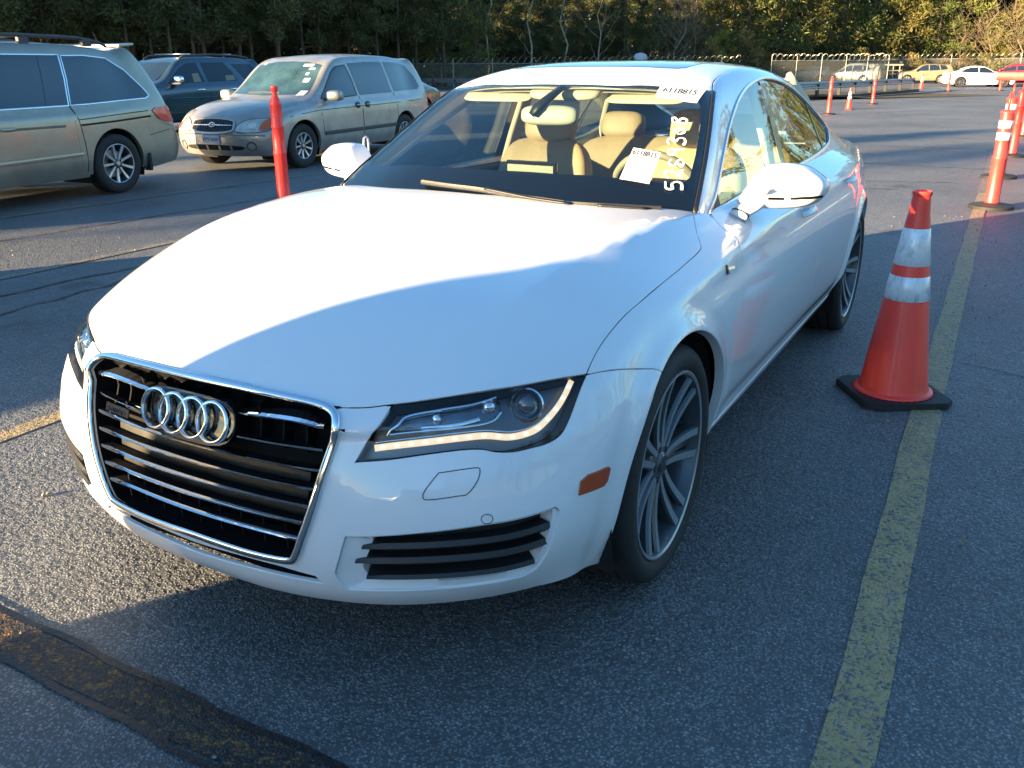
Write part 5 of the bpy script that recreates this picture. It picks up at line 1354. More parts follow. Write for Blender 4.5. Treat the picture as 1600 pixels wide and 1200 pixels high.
PP('windscreen', PFR, [(-.70,1.105),(0,1.085),(.70,1.105),(.665,1.28),(.60,1.55),(.30,1.60),(0,1.61),(-.30,1.60),(-.60,1.55),(-.665,1.28)], pmat('teal_reflection_windscreen', (.035, .075, .085), .10, coat=.5, noise=.5, nscale=2.5), .004)  # teal reflection is put into the glass colour
fdw = [(-.58,1.03),(-.78,1.20),(-1.02,1.44),(-1.15,1.52),(-1.42,1.55),(-1.50,1.30),(-1.52,1.06),(-1.0,1.035)]
PP('front_door_window', PFLAT, fdw, DKGLASS, mirror=True); RG('window_seal', PFLAT, fdw, rsec(.018, .008), PLASTRIM, n=1)
sdw = [(-1.60,1.06),(-1.57,1.30),(-1.50,1.575),(-2.0,1.60),(-2.50,1.60),(-2.56,1.30),(-2.58,1.08)]
PP('sliding_door_window', PFLAT, sdw, DKGLASS, mirror=True)
rww = [(-2.66,1.09),(-2.63,1.30),(-2.56,1.60),(-3.1,1.585),(-3.32,1.53),(-3.50,1.34),(-3.58,1.16),(-3.50,1.11)]
PP('rear_side_window', PFLAT, rww, DKGLASS, mirror=True)
V['SEAM']([(-.42,.99),(-.47,.66),(-.48,.32)]); V['SEAM']([(-1.56,1.04),(-1.57,.62),(-1.55,.30)]); V['SEAM']([(-2.62,1.07),(-2.64,.66),(-2.62,.32)]); V['SEAM']([(.30,.80),(-.42,.865),(-1.5,.88),(-2.6,.90),(-3.8,.93)])
RG('side_moulding', PFLAT, [(-.50,.50),(-1.0,.505),(-1.52,.51)], rsec(.06, .016), PLASTRIM, False, 2); RG('side_moulding', PFLAT, [(-1.60,.51),(-2.1,.515),(-2.58,.52)], rsec(.06, .016), PLASTRIM, False, 2)
for x in (-1.44, -1.72):
    r = superell('handle_recess', (x, .935, .90), (.075, .022, .055), PLASTRIM, V['T'], .9, .9); mirror_mesh(r)
    h = superell('door_handle', (x, .955, .905), (.07, .018, .016), PEWT, V['T'], .8, .8); mirror_mesh(h)
ext_mirror(V, (-.68, 1.04, 1.08), PEWT, (.085, .12, .085))
gr = [(-.34,.60),(-.37,.68),(-.33,.76),(0,.785),(.33,.76),(.37,.68),(.34,.60),(0,.575)]
g_ = PP('grille', PFR, gr, pmat('grille_mesh', (.02, .02, .02), .5, noise=.8, nscale=60), .008, smooth=3, h=.05)
RG('grille_surround', PFR, gr, rsec(.035, .022), PEWT, n=3, mirror=False, parent=g_); RG('grille_bar', PFR, [(-.34,.685),(0,.69),(.34,.685)], rsec(.016, .016), SATIN, False, 3, False, g_, off=.010)
for k in range(-7, 8):
    RG('grille_bar', PFR, [(k*.045,.60),(k*.045,.76)], rsec(.006, .010), PLASTRIM, False, 1, False, g_, off=.010)
bd = [(.055*math.cos(R(a)), .69+.036*math.sin(R(a))) for a in range(0, 360, 24)]
b_ = PP('badge_oval', PFR, bd, SATIN, .030, parent=g_, h=.02, flange=.02)
bd2 = [(x*.86, .69+(z-.69)*.82) for x, z in bd]; PP('badge_oval', PFR, bd2, PLASTRIM, .032, parent=g_, h=.02)
a = on(V['S'], PFR, (0, .69), .034, False); Mx = Matrix.Translation(a[0])@Matrix(((0, 0, 1, 0), (1, 0, 0, 0), (0, 1, 0, 0), (0, 0, 0, 1)))
glyphs('KIA', .052, SATIN, g_, 'badge_lettering', Mx, .002, True)
for sg in (1, -1):
    hlp = [(sg*.44,.595),(sg*.40,.66),(sg*.50,.755),(sg*.66,.785),(sg*.80,.77),(sg*.85,.70),(sg*.83,.625),(sg*.70,.59)]
    h_ = PP('headlight', PFR, hlp, HAZELENS, .008, smooth=3, h=.04, flange=.012); RG('headlight_seal', PFR, hlp, rsec(.012, .010), PLASTRIM, n=3, mirror=False, parent=h_)
    PP('turn_lens', PFR, [(sg*.72,.62),(sg*.73,.76),(sg*.80,.762),(sg*.84,.70),(sg*.825,.635)], pmat('orange_lens', (.50, .10, .03), .3, coat=.6), .012, parent=h_, smooth=2, h=.03)
    a = on(V['S'], PFR, (sg*.62, .68), .006, False); bm = bmesh.new(); lathe(bm, [(.06, 0), (.055, .012), (.03, .018), (.0003, .02)], 20, Matrix.Translation(a[0])@a[1].to_track_quat('Z', 'Y').to_matrix().to_4x4()); bmesh.ops.recalc_face_normals(bm, faces=bm.faces); bm_obj('lamp_bulb', bm, pmat('milky_lens', (.55, .58, .56), .2, coat=.4), h_, True)
    a = on(V['S'], PFR, (sg*.62, .385), .0, False); bm = bmesh.new(); lathe(bm, [(.075, -.01), (.07, .010), (.055, .004), (.05, -.02), (.0003, -.015)], 20, Matrix.Translation(a[0])@a[1].to_track_quat('Z', 'Y').to_matrix().to_4x4()); bmesh.ops.recalc_face_normals(bm, faces=bm.faces); bm_obj('fog_lamp', bm, PLASTRIM, V['T'], True, angle=40)
ai = [(-.46,.335),(-.48,.39),(0,.405),(.48,.39),(.46,.335),(0,.325)]
a_ = PP('air_intake', PFR, ai, WELL, .005, smooth=3, h=.05)
for k in (-.30, -.10, .12, .32): RG('intake_bar', PFR, [(k,.33),(k,.40)], rsec(.03, .014), PEWT, False, 1, False, a_)
RG('bumper_crease', PFR, [(-.80,.545),(-.4,.56),(0,.565),(.4,.56),(.80,.545)], [(-.02, -.003), (0, .012), (.02, -.003)], PEWT, False, 3, False)
np_ = PP('number_plate', PFR, [(-.155,.425),(.155,.425),(.155,.545),(-.155,.545)], pmat('plate_blue', (.33, .42, .55), .5), .020, h=.05, flange=.012)
a = on(V['S'], PFR, (0, .485), .023, False); Mx2 = Mx.copy(); Mx2.translation = a[0]
glyphs('KPY-2639', .068, pmat('plate_ink', (.06, .09, .2), .6), np_, 'plate_lettering', Mx2, .001, True)
for y, t in ((-.35, .33), (.25, -.33)):
    A = [on(V['S'], PFR, (y+t*k/4, 1.115+.012*k/4), .012, False)[0] for k in range(5)]; bm = bmesh.new(); tube(bm, A, .012, 6); bm_obj('wiper', bm, PLASTRIM, V['T'])
for (x0, z0, w_, h_) in ((.30,1.56,.17,.035),(.44,1.50,.10,.03),(.44,1.43,.05,.04),(.47,1.34,.10,.06),(.56,1.15,.12,.07),(-.52,1.58,.05,.03)):
    PP('window_sticker', PFR, [(x0,z0),(x0+w_,z0),(x0+w_,z0-h_),(x0,z0-h_)], PAPER if h_ > .033 else pmat('sticker_grey', (.55, .57, .6), .6), .009, h=.05)
# ---- navy suv between the two vans
NAVY = veh_paint('navy_paint', (.035, .070, .10), .4, .22, .05)
sp = dict(w=.98, wb=2.85, Rw=.37, Rr=.23, nsp=6, tf=.10, tr=.05, round=.30, rtail=.14, bow=.05, zb=.30,
  nose=[(.80,.32),(.86,.44),(.89,.60),(.88,.76),(.86,.90),(.82,.98),(.70,1.03)],
  tail=[(-3.75,.34),(-3.84,.46),(-3.85,.66),(-3.82,.86),(-3.80,1.10),(-3.72,1.40),(-3.58,1.66)],
  st=[(.40,.86,1.02,.72,1.08,1.10),(-.05,.89,1.06,.78,1.12,1.15),(-.50,.905,1.09,.80,1.17,1.21),(-.85,.91,1.10,.755,1.40,1.44),(-1.2,.915,1.11,.70,1.63,1.67),(-1.8,.92,1.12,.69,1.68,1.735),(-2.4,.92,1.13,.69,1.685,1.74),(-2.95,.91,1.14,.68,1.67,1.72),(-3.35,.895,1.15,.66,1.64,1.69)])
V = build_vehicle('suv', 'dark navy sport utility with chrome mirror cap, parked behind the gold and pewter minivans', 'suv', (-11.6, -16.35), -2.0, sp, NAVY, .97)
PP, RG = V['P'], V['RING']
GL2 = pmat('navy_side_glass', (.008, .016, .03), .08)
SEATB = pmat('pale_seat', (.20, .20, .13), .6)
PP('front_door_window', PFLAT, [(-.66,1.13),(-.82,1.26),(-1.08,1.46),(-1.32,1.575),(-1.62,1.59),(-1.70,1.15)], GL2, mirror=True)
PP('rear_door_window', PFLAT, [(-1.80,1.155),(-1.74,1.59),(-2.42,1.60),(-2.62,1.38),(-2.70,1.17)], GL2, mirror=True)
PP('rear_side_window', PFLAT, [(-2.95,1.20),(-2.66,1.56),(-3.30,1.56),(-3.42,1.40),(-3.48,1.22)], GL2, mirror=True)
SEATB = pmat('pale_seat', (.26, .26, .17), .7)
PP('windscreen', PFR, [(-.66,1.20),(.66,1.20),(.60,1.60),(-.60,1.60)], DKGLASS, .004)
for pts_ in ([(-1.38,1.15),(-1.40,1.34),(-1.58,1.36),(-1.60,1.16)], [(-2.34,1.17),(-2.36,1.30),(-2.62,1.30),(-2.64,1.19)]): PP('seat_behind_glass', PFLAT, pts_, SEATB, .0055, True, h=.06)
V['SEAM']([(-.45,1.08),(-.50,.70),(-.50,.34)]); V['SEAM']([(-1.75,1.13),(-1.76,.70),(-1.74,.34)]); V['SEAM']([(-2.74,1.14),(-2.70,.90),(-2.50,.60)])
RG('side_crease', PFLAT, [(-.4,.80),(-1.6,.80),(-2.8,.82)], [(-.02, -.003), (0, .012), (.02, -.003)], NAVY, False, 3)
for x in (-1.52, -2.50):
    h = superell('door_handle', (x, .965, .98), (.12, .022, .022), CHROME, V['T'], .8, .8); mirror_mesh(h)
    h = superell('handle_recess', (x, .950, .965), (.06, .016, .04), SEAMM, V['T'], .9, .9); mirror_mesh(h)
for sg in (1, -1):
    m_ = superell('door_mirror', (-.80, sg*1.10, 1.22), (.075, .125, .085), CHROME, V['T'], .6, .6)
    superell('mirror_foot', (-.80, sg*1.06, 1.13), (.075, .17, .022), PLASTRIM, m_, .7, .7)
    bm = bmesh.new(); tube(bm, [(-1.25, sg*.62, 1.68), (-1.4, sg*.62, 1.755), (-2.2, sg*.62, 1.78), (-3.0, sg*.61, 1.76), (-3.35, sg*.60, 1.70)], .024, 8); bm_obj('roof_rail', bm, PLASTRIM, V['T'], True)
for x in (-1.6, -2.8):
    bm = bmesh.new(); tube(bm, [(x, -.62, 1.79), (x, .62, 1.79)], .018, 8, flat=.7); bm_obj('cross_bar', bm, SATIN, V['T'], True)
PP('headlight', PFR, [(.50,.76),(.86,.78),(.86,.94),(.56,.92)], HAZELENS, .006); PP('headlight', PFR, [(-.50,.76),(-.86,.78),(-.86,.94),(-.56,.92)], HAZELENS, .006); PP('grille', PFR, [(-.42,.66),(.42,.66),(.46,.92),(-.46,.92)], SATIN, .006)
# ---- compact description for the far cars
def sedan_sp(h=1.43, L=4.75, w=.91, wb=2.78):
    fo = .90; ro = L-wb-fo; k = h/1.43
    return dict(w=w, wb=wb, Rw=.335, Rr=.235, nsp=7, tf=.12, tr=.10, round=.32, rtail=.26, bow=.05, zb=.20,
      nose=[(fo-.10,.20),(fo-.03,.30),(fo,.42),(fo-.01,.52),(fo-.05,.60),(fo-.10,.66),(fo-.22,.71)],
      tail=[(-wb-ro+.10,.26),(-wb-ro+.03,.36),(-wb-ro,.52),(-wb-ro+.02,.68),(-wb-ro+.05,.82),(-wb-ro+.07,.92),(-wb-ro+.16,.985)],
      st=[(.35,.78,.78,.66,.81,.84),(-.05,.83,.85,.70,.87,.90),(-.45,.85,.89,.73,.93,.96),(-.85,.855,.91,.68,1.13*k,1.16*k),(-1.3,.86,.92,.58,1.34*k,1.38*k),(-1.75,.86,.93,.565,1.38*k,h),(-2.25,.86,.94,.56,1.35*k,1.40*k),(-2.75,.85,.95,.60,1.20*k,1.25*k),(-3.2,.82,.955,.66,1.02,1.06)])
def suv_sp(h=1.68, L=4.6, w=.92, wb=2.68, van=False):
    fo = .88; ro = L-wb-fo; k = h/1.68
    return dict(w=w, wb=wb, Rw=.35, Rr=.225, nsp=6, tf=.12, tr=.06, round=.30, rtail=.16, bow=.05, zb=.27,
      nose=[(fo-.06,.27),(fo-.01,.38),(fo,.52),(fo-.01,.64),(fo-.04,.74),(fo-.08,.82),(fo-.18,.88)],
      tail=[(-wb-ro+.08,.32),(-wb-ro+.02,.44),(-wb-ro,.62),(-wb-ro+.02,.80),(-wb-ro+.06,1.02),(-wb-ro+.16,1.34*k),(-wb-ro+.32,1.60*k)],
      st=[(.35,.80,.92,.66,.96,.99),(-.05,.84,.98,.72,1.02,1.05),(-.42,.86,1.0,.75,1.08,1.12),(-.80,.865,1.01,.71,1.33*k,1.37*k),(-1.2,.87,1.02,.64,1.56*k,1.62*k),(-1.8,.87,1.03,.63,1.61*k,h),(-2.4,.87,1.05,.62,1.60*k,1.67*k),(-wb-.25,.86,1.06,.61,1.56*k,1.63*k)])
def far_car(name, label, cat, loc, head, sp, paint, wins, zs=1.0, lv=2, group=None, rim=None, glass=DKGLASS, extra=None, ws=(1.0, 1.32)):
    if rim: sp['rim'] = rim
    V = build_vehicle(name, label, cat, loc, head, sp, paint, zs, lv, group)
    for i, w_ in enumerate(wins): V['P']('side_window', PFLAT, w_, glass, mirror=True, h=.15)
    V['P']('windscreen', PFR, [(-.60,ws[0]),(.60,ws[0]),(.52,ws[1]),(-.52,ws[1])], glass, .004, h=.2)
    V['P']('rear_window', PBK, [(-.55,ws[0]+.08),(.55,ws[0]+.08),(.50,ws[1]),(-.50,ws[1])], glass, .004, h=.2)
    z = .62 if sp['zb'] < .25 else .74
    for sg in (1, -1):
        V['P']('headlight', PFR, [(sg*.50,z-.05),(sg*.80,z-.03),(sg*.80,z+.06),(sg*.56,z+.05)], HAZELENS, .006, h=.1)
        V['P']('tail_lamp', PBK, [(sg*.52,z+.10),(sg*.84,z+.10),(sg*.82,z+.26),(sg*.52,z+.24)], REDL, .008, h=.1)
    V['P']('grille', PFR, [(-.38,z-.08),(.38,z-.08),(.42,z+.04),(-.42,z+.04)], PLASTRIM, .006, h=.1)
    ext_mirror(V, (-.62, sp['w']+.08, .95 if sp['zb'] < .25 else 1.08), paint)
    V['SEAM']([(-.42,.86),(-.45,.40)]); V['SEAM']([(-1.55,.90),(-1.55,.36)])
    return V
W2S = [[(-.62,.93),(-.95,1.14),(-1.25,1.29),(-1.62,1.335),(-1.66,.955)], [(-1.72,.955),(-1.70,1.335),(-2.2,1.31),(-2.55,1.20),(-2.85,1.02),(-2.5,.985)]]
WSUV = [[(-.60,1.04),(-.86,1.24),(-1.12,1.42),(-1.34,1.51),(-1.60,1.53),(-1.64,1.06)], [(-1.70,1.06),(-1.68,1.53),(-2.40,1.53),(-2.52,1.10)], [(-2.60,1.12),(-2.50,1.52),(-2.95,1.48),(-3.08,1.30),(-3.12,1.16)]]
FW = veh_paint('far_white', (.78, .79, .80), 0, .35, .03)
far_car('coupe', 'white coupe in profile on the far lane before the fence, dark rear wheel', 'car', (-71.4, -.53), 105, sedan_sp(1.42), FW, W2S, rim=PLASTRIM)
far_car('crossover', 'tan crossover with black hatch behind the end of the guardrail', 'suv', (-85.2, -8.3), -78, suv_sp(1.62), veh_paint('tan_paint', (.27, .21, .13), .3), WSUV, rim=pmat('dusty_alloy', (.6, .56, .45), .5, metal=.3))
far_car('station_wagon', 'red estate car with its nose behind the white coupe', 'car', (-75.8, -1.2), 258, suv_sp(1.58, 4.8), veh_paint('red_paint', (.42, .02, .03), .1, .3, .05), WSUV)
far_car('suv', 'dark sport utility with white roof behind the red estate car', 'suv', (-81.8, -.4), 258, suv_sp(1.80, 4.8), veh_paint('charcoal_paint', (.03, .03, .035), .3), WSUV)
far_car('pale_van', 'pale grey van seen through the chain-link fence behind the guardrail', 'van', (-83.5, -13.9), 262, suv_sp(1.72, 5.0), veh_paint('pale_grey_paint', (.11, .12, .105), .1), WSUV)
far_car('hatchback', 'beige hatchback beside the pale van behind the fence', 'car', (-87.8, -18.3), 262, suv_sp(1.45, 4.2), veh_paint('beige_paint', (.16, .145, .11), .1), WSUV)
far_car('sedan', 'dark teal sedan parked beyond the pewter minivan, only its roof and rear glass showing', 'car', (-13.3, -11.75), 5, sedan_sp(1.45), veh_paint('teal_paint', (.02, .07, .08), .4, .3), W2S, lv=2)
# ------------------------------------------------------------------ ground
def nodes_mat(name):
    m = bpy.data.materials.new(name); m.use_nodes = True; MATS[name] = m
    return m, m.node_tree, m.node_tree.nodes['Principled BSDF']
def N_(nt, t, **k):
    n = nt.nodes.new(t)
    for a, b in k.items():
        if a.startswith('i_'): n.inputs[a[2:]].default_value = b
        elif a.startswith('n_'): n.inputs[int(a[2:])].default_value = b
        else: setattr(n, a, b)
    return n
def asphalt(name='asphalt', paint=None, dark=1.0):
    m, nt, b = nodes_mat(name); L = nt.links.new
    ge = N_(nt, 'ShaderNodeNewGeometry'); pos = ge.outputs['Position']
    v = N_(nt, 'ShaderNodeTexVoronoi', i_Scale=125.0); L(pos, v.inputs['Vector'])            # stones of 6-9 mm
    v2 = N_(nt, 'ShaderNodeTexVoronoi', i_Scale=48.0); v2.feature = 'F1'; L(pos, v2.inputs['Vector'])
    n1 = N_(nt, 'ShaderNodeTexNoise', i_Scale=.35, i_Detail=8.0, i_Roughness=.6); L(pos, n1.inputs['Vector'])
    n2 = N_(nt, 'ShaderNodeTexNoise', i_Scale=9.0, i_Detail=7.0, i_Roughness=.65); L(pos, n2.inputs['Vector'])
    sep = N_(nt, 'ShaderNodeSeparateColor'); L(v.outputs['Color'], sep.inputs[0])
    # stone colour: a few light ones among dark
    cr_ = N_(nt, 'ShaderNodeValToRGB'); e = cr_.color_ramp
    e.elements[0].position = 0; e.elements[0].color = (.175, .182, .185, 1); e.elements[1].position = 1; e.elements[1].color = (.42, .42, .41, 1)
    q = e.elements.new(.55); q.color = (.245, .25, .25, 1); q = e.elements.new(.85); q.color = (.305, .308, .305, 1)
    L(sep.outputs[0], cr_.inputs[0])
    # binder between the stones
    mr = N_(nt, 'ShaderNodeMapRange', n_1=.30, n_2=.55); L(v.outputs['Distance'], mr.inputs[0])
    mx = N_(nt, 'ShaderNodeMix', data_type='RGBA'); mx.inputs['B'].default_value = (.105, .107, .107, 1); L(mr.outputs[0], mx.inputs['Factor']); L(cr_.outputs[0], mx.inputs['A'])
    # large stains
    m1 = N_(nt, 'ShaderNodeMapRange', n_1=.35, n_2=.68, n_3=.66, n_4=1.08); L(n1.outputs[0], m1.inputs[0])
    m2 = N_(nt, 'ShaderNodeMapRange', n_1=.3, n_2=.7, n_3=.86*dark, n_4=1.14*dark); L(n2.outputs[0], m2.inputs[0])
    mm = N_(nt, 'ShaderNodeMath', operation='MULTIPLY'); L(m1.outputs[0], mm.inputs[0]); L(m2.outputs[0], mm.inputs[1])
    sc = N_(nt, 'ShaderNodeVectorMath', operation='SCALE'); L(mx.outputs['Result'], sc.inputs[0]); L(mm.outputs[0], sc.inputs['Scale'])
    col = sc.outputs[0]
    # oil drips
    v3 = N_(nt, 'ShaderNodeTexVoronoi', i_Scale=.62, i_Randomness=1.0); L(pos, v3.inputs['Vector'])
    ad = N_(nt, 'ShaderNodeMath', operation='MULTIPLY_ADD', n_1=.22, n_2=-.11); L(n2.outputs[0], ad.inputs[0]); ad2 = N_(nt, 'ShaderNodeMath', operation='ADD'); L(v3.outputs['Distance'], ad2.inputs[0]); L(ad.outputs[0], ad2.inputs[1])
    dr = N_(nt, 'ShaderNodeMapRange', n_1=.03, n_2=.12, n_3=.50, n_4=1.0); L(ad2.outputs[0], dr.inputs[0])
    sc2 = N_(nt, 'ShaderNodeVectorMath', operation='SCALE'); L(col, sc2.inputs[0]); L(dr.outputs[0], sc2.inputs['Scale']); col = sc2.outputs[0]
    if paint:
        pc, wear = paint
        mk = N_(nt, 'ShaderNodeMath', operation='MULTIPLY_ADD', n_1=.45, n_2=.0); L(sep.outputs[1], mk.inputs[0])
        n3 = N_(nt, 'ShaderNodeTexNoise', i_Scale=26.0, i_Detail=6.0, i_Roughness=.7); L(pos, n3.inputs['Vector'])
        a3 = N_(nt, 'ShaderNodeMath', operation='ADD'); L(mk.outputs[0], a3.inputs[0]); L(n3.outputs[0], a3.inputs[1])
        r3 = N_(nt, 'ShaderNodeMapRange', n_1=wear-.10, n_2=wear+.14); L(a3.outputs[0], r3.inputs[0])
        pm = N_(nt, 'ShaderNodeMix', data_type='RGBA'); pm.inputs['A'].default_value = (*pc, 1); L(r3.outputs[0], pm.inputs['Factor']); L(col, pm.inputs['B'])
        ps = N_(nt, 'ShaderNodeVectorMath', operation='SCALE'); L(pm.outputs['Result'], ps.inputs[0]); L(m2.outputs[0], ps.inputs['Scale']); col = ps.outputs[0]
    L(col, b.inputs['Base Color'])
    b.inputs['Roughness'].default_value = .62; b.inputs['Specular IOR Level'].default_value = .45
    # relief: rounded stones standing out of the binder
    h1 = N_(nt, 'ShaderNodeMapRange', n_1=.0, n_2=.55, n_3=1.0, n_4=0.0); L(v.outputs['Distance'], h1.inputs[0])
    rnd = N_(nt, 'ShaderNodeMath', operation='MULTIPLY_ADD', n_1=.9, n_2=.1); L(sep.outputs[2], rnd.inputs[0])
    hm = N_(nt, 'ShaderNodeMath', operation='MULTIPLY'); L(h1.outputs[0], hm.inputs[0]); L(rnd.outputs[0], hm.inputs[1])
    h2 = N_(nt, 'ShaderNodeMath', operation='MULTIPLY_ADD', n_1=-.8); L(v2.outputs['Distance'], h2.inputs[0]); L(hm.outputs[0], h2.inputs[2])
    h3 = N_(nt, 'ShaderNodeMath', operation='MULTIPLY_ADD', n_1=.6); L(n2.outputs[0], h3.inputs[0]); L(h2.outputs[0], h3.inputs[2])
    bp = N_(nt, 'ShaderNodeBump', i_Strength=1.0, i_Distance=.0048); L(h3.outputs[0], bp.inputs['Height']); L(bp.outputs[0], b.inputs['Normal'])
    return m
ASPH = asphalt()
def gsheet(name, pts, m, dz, kind='structure', cat=None, step=2.0):
    """polygon strip laid on the ground slope; pts = left side + right side pairs"""
    vs = []; fs = []
    for a, b in pts: vs += [(a[0], a[1], gz(*a)+dz), (b[0], b[1], gz(*b)+dz)]
    for i in range(len(pts)-1): fs.append((2*i, 2*i+1, 2*i+3, 2*i+2))
    o = mesh_obj(name, vs, fs, m, None, False); o['kind'] = kind; return o
xs = [-420, -320, -240, -180, -150, -125]+[x for x in range(-110, 31, 5)]+[45, 70, 120, 200, 300]; ys = [-400, -300, -200, -150, -120]+[y for y in range(-100, 51, 5)]+[70, 110, 170, 260, 400]
vs = [(x, y, gz(max(x, -150), max(-150, min(150, y)))) for x in xs for y in ys]
mesh_obj('ground', vs, grid_faces(len(xs), len(ys)), ASPH, None, True, kind='structure')
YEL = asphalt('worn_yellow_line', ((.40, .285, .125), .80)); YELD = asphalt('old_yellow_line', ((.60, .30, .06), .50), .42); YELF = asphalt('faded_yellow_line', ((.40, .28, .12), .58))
TAR = pmat('tar_seal', (.010, .010, .011), .45, bump=.5, bscale=90, noise=.3, nscale=40)
def line(name, a, b, w, m, dz=.004, wob=.0, n=40):
    a = V3((*a, 0)); b = V3((*b, 0)); d = (b-a).normalized(); s = V3((-d.y, d.x, 0)); rows = []
    for i in range(n+1):
        p = a.lerp(b, i/n); e1 = w/2+wob*random.uniform(-1, 1); e2 = w/2+wob*random.uniform(-1, 1); c = wob*2*math.sin(i*.7+a.x*3)
        rows.append(((p.x+s.x*(e1+c), p.y+s.y*(e1+c)), (p.x-s.x*(e2-c), p.y-s.y*(e2-c))))
    return gsheet(name, rows, m, dz)
line('yellow_line', (4.5, 1.625), (-1.78, 1.454), .120, YEL, n=60, wob=.0015); line('yellow_line', (-1.78, 1.454), (-9.5, 1.315), .116, YEL, n=60, wob=.0015); line('yellow_line', (-9.5, 1.315), (-46, .70), .13, YELF, n=60)
line('yellow_line', (.85, -1.80), (-6.5, -1.86), .105, YEL, n=60, wob=.0015)
line('yellow_line', (2.5, -4.50), (-9, -4.75), .10, YELF, n=60); line('yellow_line', (1.5, -7.42), (-14, -6.72), .10, YELF, n=60)
line('yellow_line', (-13.5, -1.6), (-24.5, -6.9), .13, YELF, n=30)
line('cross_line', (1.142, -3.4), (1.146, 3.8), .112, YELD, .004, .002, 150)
for x in (1.078, 1.210): line('tar_seam', (x, -3.5), (x+.006, 3.8), .020, TAR, .0055, .0022, 160)
for (a, b, w) in (((.2, -3.55), (-1.9, -3.75), .03), ((.6, -4.15), (-3.5, -4.0), .035), ((-3.9, -5.0), (-8.5, -5.6), .03), ((-2.0, -6.0), (-7.0, -5.7), .03), ((-10, -.4), (-10.4, 1.0), .04), ((-12.6, -1.2), (-12.2, 1.4), .05), ((-9.2, -1.0), (-9.35, .4), .04), ((-15.8, -3.2), (-15.9, 3.0), .05), ((-18.5, -3.2), (-18.4, 3.0), .06), ((-2.55, 1.55), (-1.9, 3.4), .012), ((-1.0, 1.9), (.4, 2.9), .010)):
    line('crack_seal', a, b, w*.7, pmat('crack_filler', (.045, .045, .046), .7, noise=.5, nscale=12), .0045, w*.28, 50)
# ------------------------------------------------------------------ cones and posts
RED = pmat('safety_red', (1.0, .05, .04), .42, noise=.12, nscale=6, coat=.15, rvar=.1)
ORG = pmat('safety_orange', (1.0, .055, .036), .40, noise=.10, nscale=5, coat=.15, rvar=.1)
REFL = pmat('reflective_sleeve', (.80, .80, .82), .30, metal=.15, noise=.10, nscale=25, coat=.3)
def scuff(m, col=(.05, .03, .025), scale=9.0, lo=.60, hi=.70, stretch=(1, 1, .25)):
    nt = m.node_tree; b = nt.nodes['Principled BSDF']; src = b.inputs['Base Color'].links[0].from_socket if b.inputs['Base Color'].links else None
    tc = N_(nt, 'ShaderNodeTexCoord'); mp = N_(nt, 'ShaderNodeMapping'); mp.inputs['Scale'].default_value = stretch; nt.links.new(tc.outputs['Object'], mp.inputs['Vector'])
    n = N_(nt, 'ShaderNodeTexNoise', i_Scale=scale, i_Detail=9.0, i_Roughness=.72); nt.links.new(mp.outputs[0], n.inputs['Vector'])
    mr = N_(nt, 'ShaderNodeMapRange', n_1=lo, n_2=hi, n_3=0.0, n_4=.75); nt.links.new(n.outputs[0], mr.inputs[0])
    mx = N_(nt, 'ShaderNodeMix', data_type='RGBA'); mx.inputs['B'].default_value = (*col, 1); nt.links.new(mr.outputs[0], mx.inputs['Factor'])
    if src: nt.links.new(src, mx.inputs['A'])
    else: mx.inputs['A'].default_value = b.inputs['Base Color'].default_value[:]
    nt.links.new(mx.outputs['Result'], b.inputs['Base Color'])
scuff(RED, lo=.64, hi=.76); scuff(ORG, scale=14.0, lo=.66, hi=.80); scuff(REFL, (.16, .16, .17), 24.0, .52, .70, (1, 1, .6))
CHECK = REFL
RUBB = pmat('rubber_base', (.018, .018, .019), .7, noise=.3, nscale=20, bump=.2, bscale=60)
def cone(name, label, x, y, h=.915, rz=0, group=None, s=1.0):
    t = thing(name, label, 'traffic cone', (x, y, gz(x, y)), rz, group)
    k = h/.915; hw = .200*k
    def rad(z): return (.145+(.034-.145)*(z-.05)/(.90-.05))*k
    bm = bmesh.new(); c = .045*k
    oc = [(-hw+c, -hw), (hw-c, -hw), (hw, -hw+c), (hw, hw-c), (hw-c, hw), (-hw+c, hw), (-hw, hw-c), (-hw, -hw+c)]
    prism(bm, oc, .030*k); bmesh.ops.bevel(bm, geom=bm.edges[:], offset=.006*k, segments=2, affect='EDGES'); bm_obj('rubber_foot', bm, RUBB, t, True, angle=40)
    bm = bmesh.new(); lathe(bm, [(.168*k, .0315*k), (.166*k, .038*k), (.150*k, .046*k), (rad(.07), .07*k), (rad(.80), .80*k), (.0345*k*1.25, .82*k), (.0345*k*1.2, .835*k), (.036*k, .895*k), (.040*k, .900*k), (.040*k, .913*k), (.034*k, .915*k), (.030*k, .90*k), (.026*k, .80*k)], 40)
    body = bm_obj('cone_body', bm, ORG, t, True, angle=40)
    for z0, z1 in ((.455, .56), (.605, .762)):
        bm = bmesh.new(); lathe(bm, [(rad(z0)+.0008, z0*k), (rad(z0)+.0026, (z0+.002)*k), (rad(z1)+.0026, (z1-.002)*k), (rad(z1)+.0008, z1*k)], 40); bm_obj('reflective_collar', bm, REFL, t, True)
    if group is None:
        for q in range(36):
            a = 2*math.pi*q/36; bm = None
            o = mobj('foot_tab', TABME, None, t); o.location = (.176*math.cos(a), .176*math.sin(a), .0315); o.rotation_euler = (0, 0, a)
    return t
bm = bmesh.new(); add_box(bm, (0, 0, 0), (.010, .005, .003)); TABME = bpy.data.meshes.new('foot_tab'); bm.to_mesh(TABME); bm.free(); TABME.materials.append(pmat('tab_red', (.35, .03, .03), .6))
cone('traffic_cone', 'large orange traffic cone with two white collars beside the yellow line', -1.905, 1.297, .915, R(32))
cone('traffic_cone', 'small far orange cone with white collars between two posts before the guardrail', -31.14, -3.85, .71, 0, 'far cones')
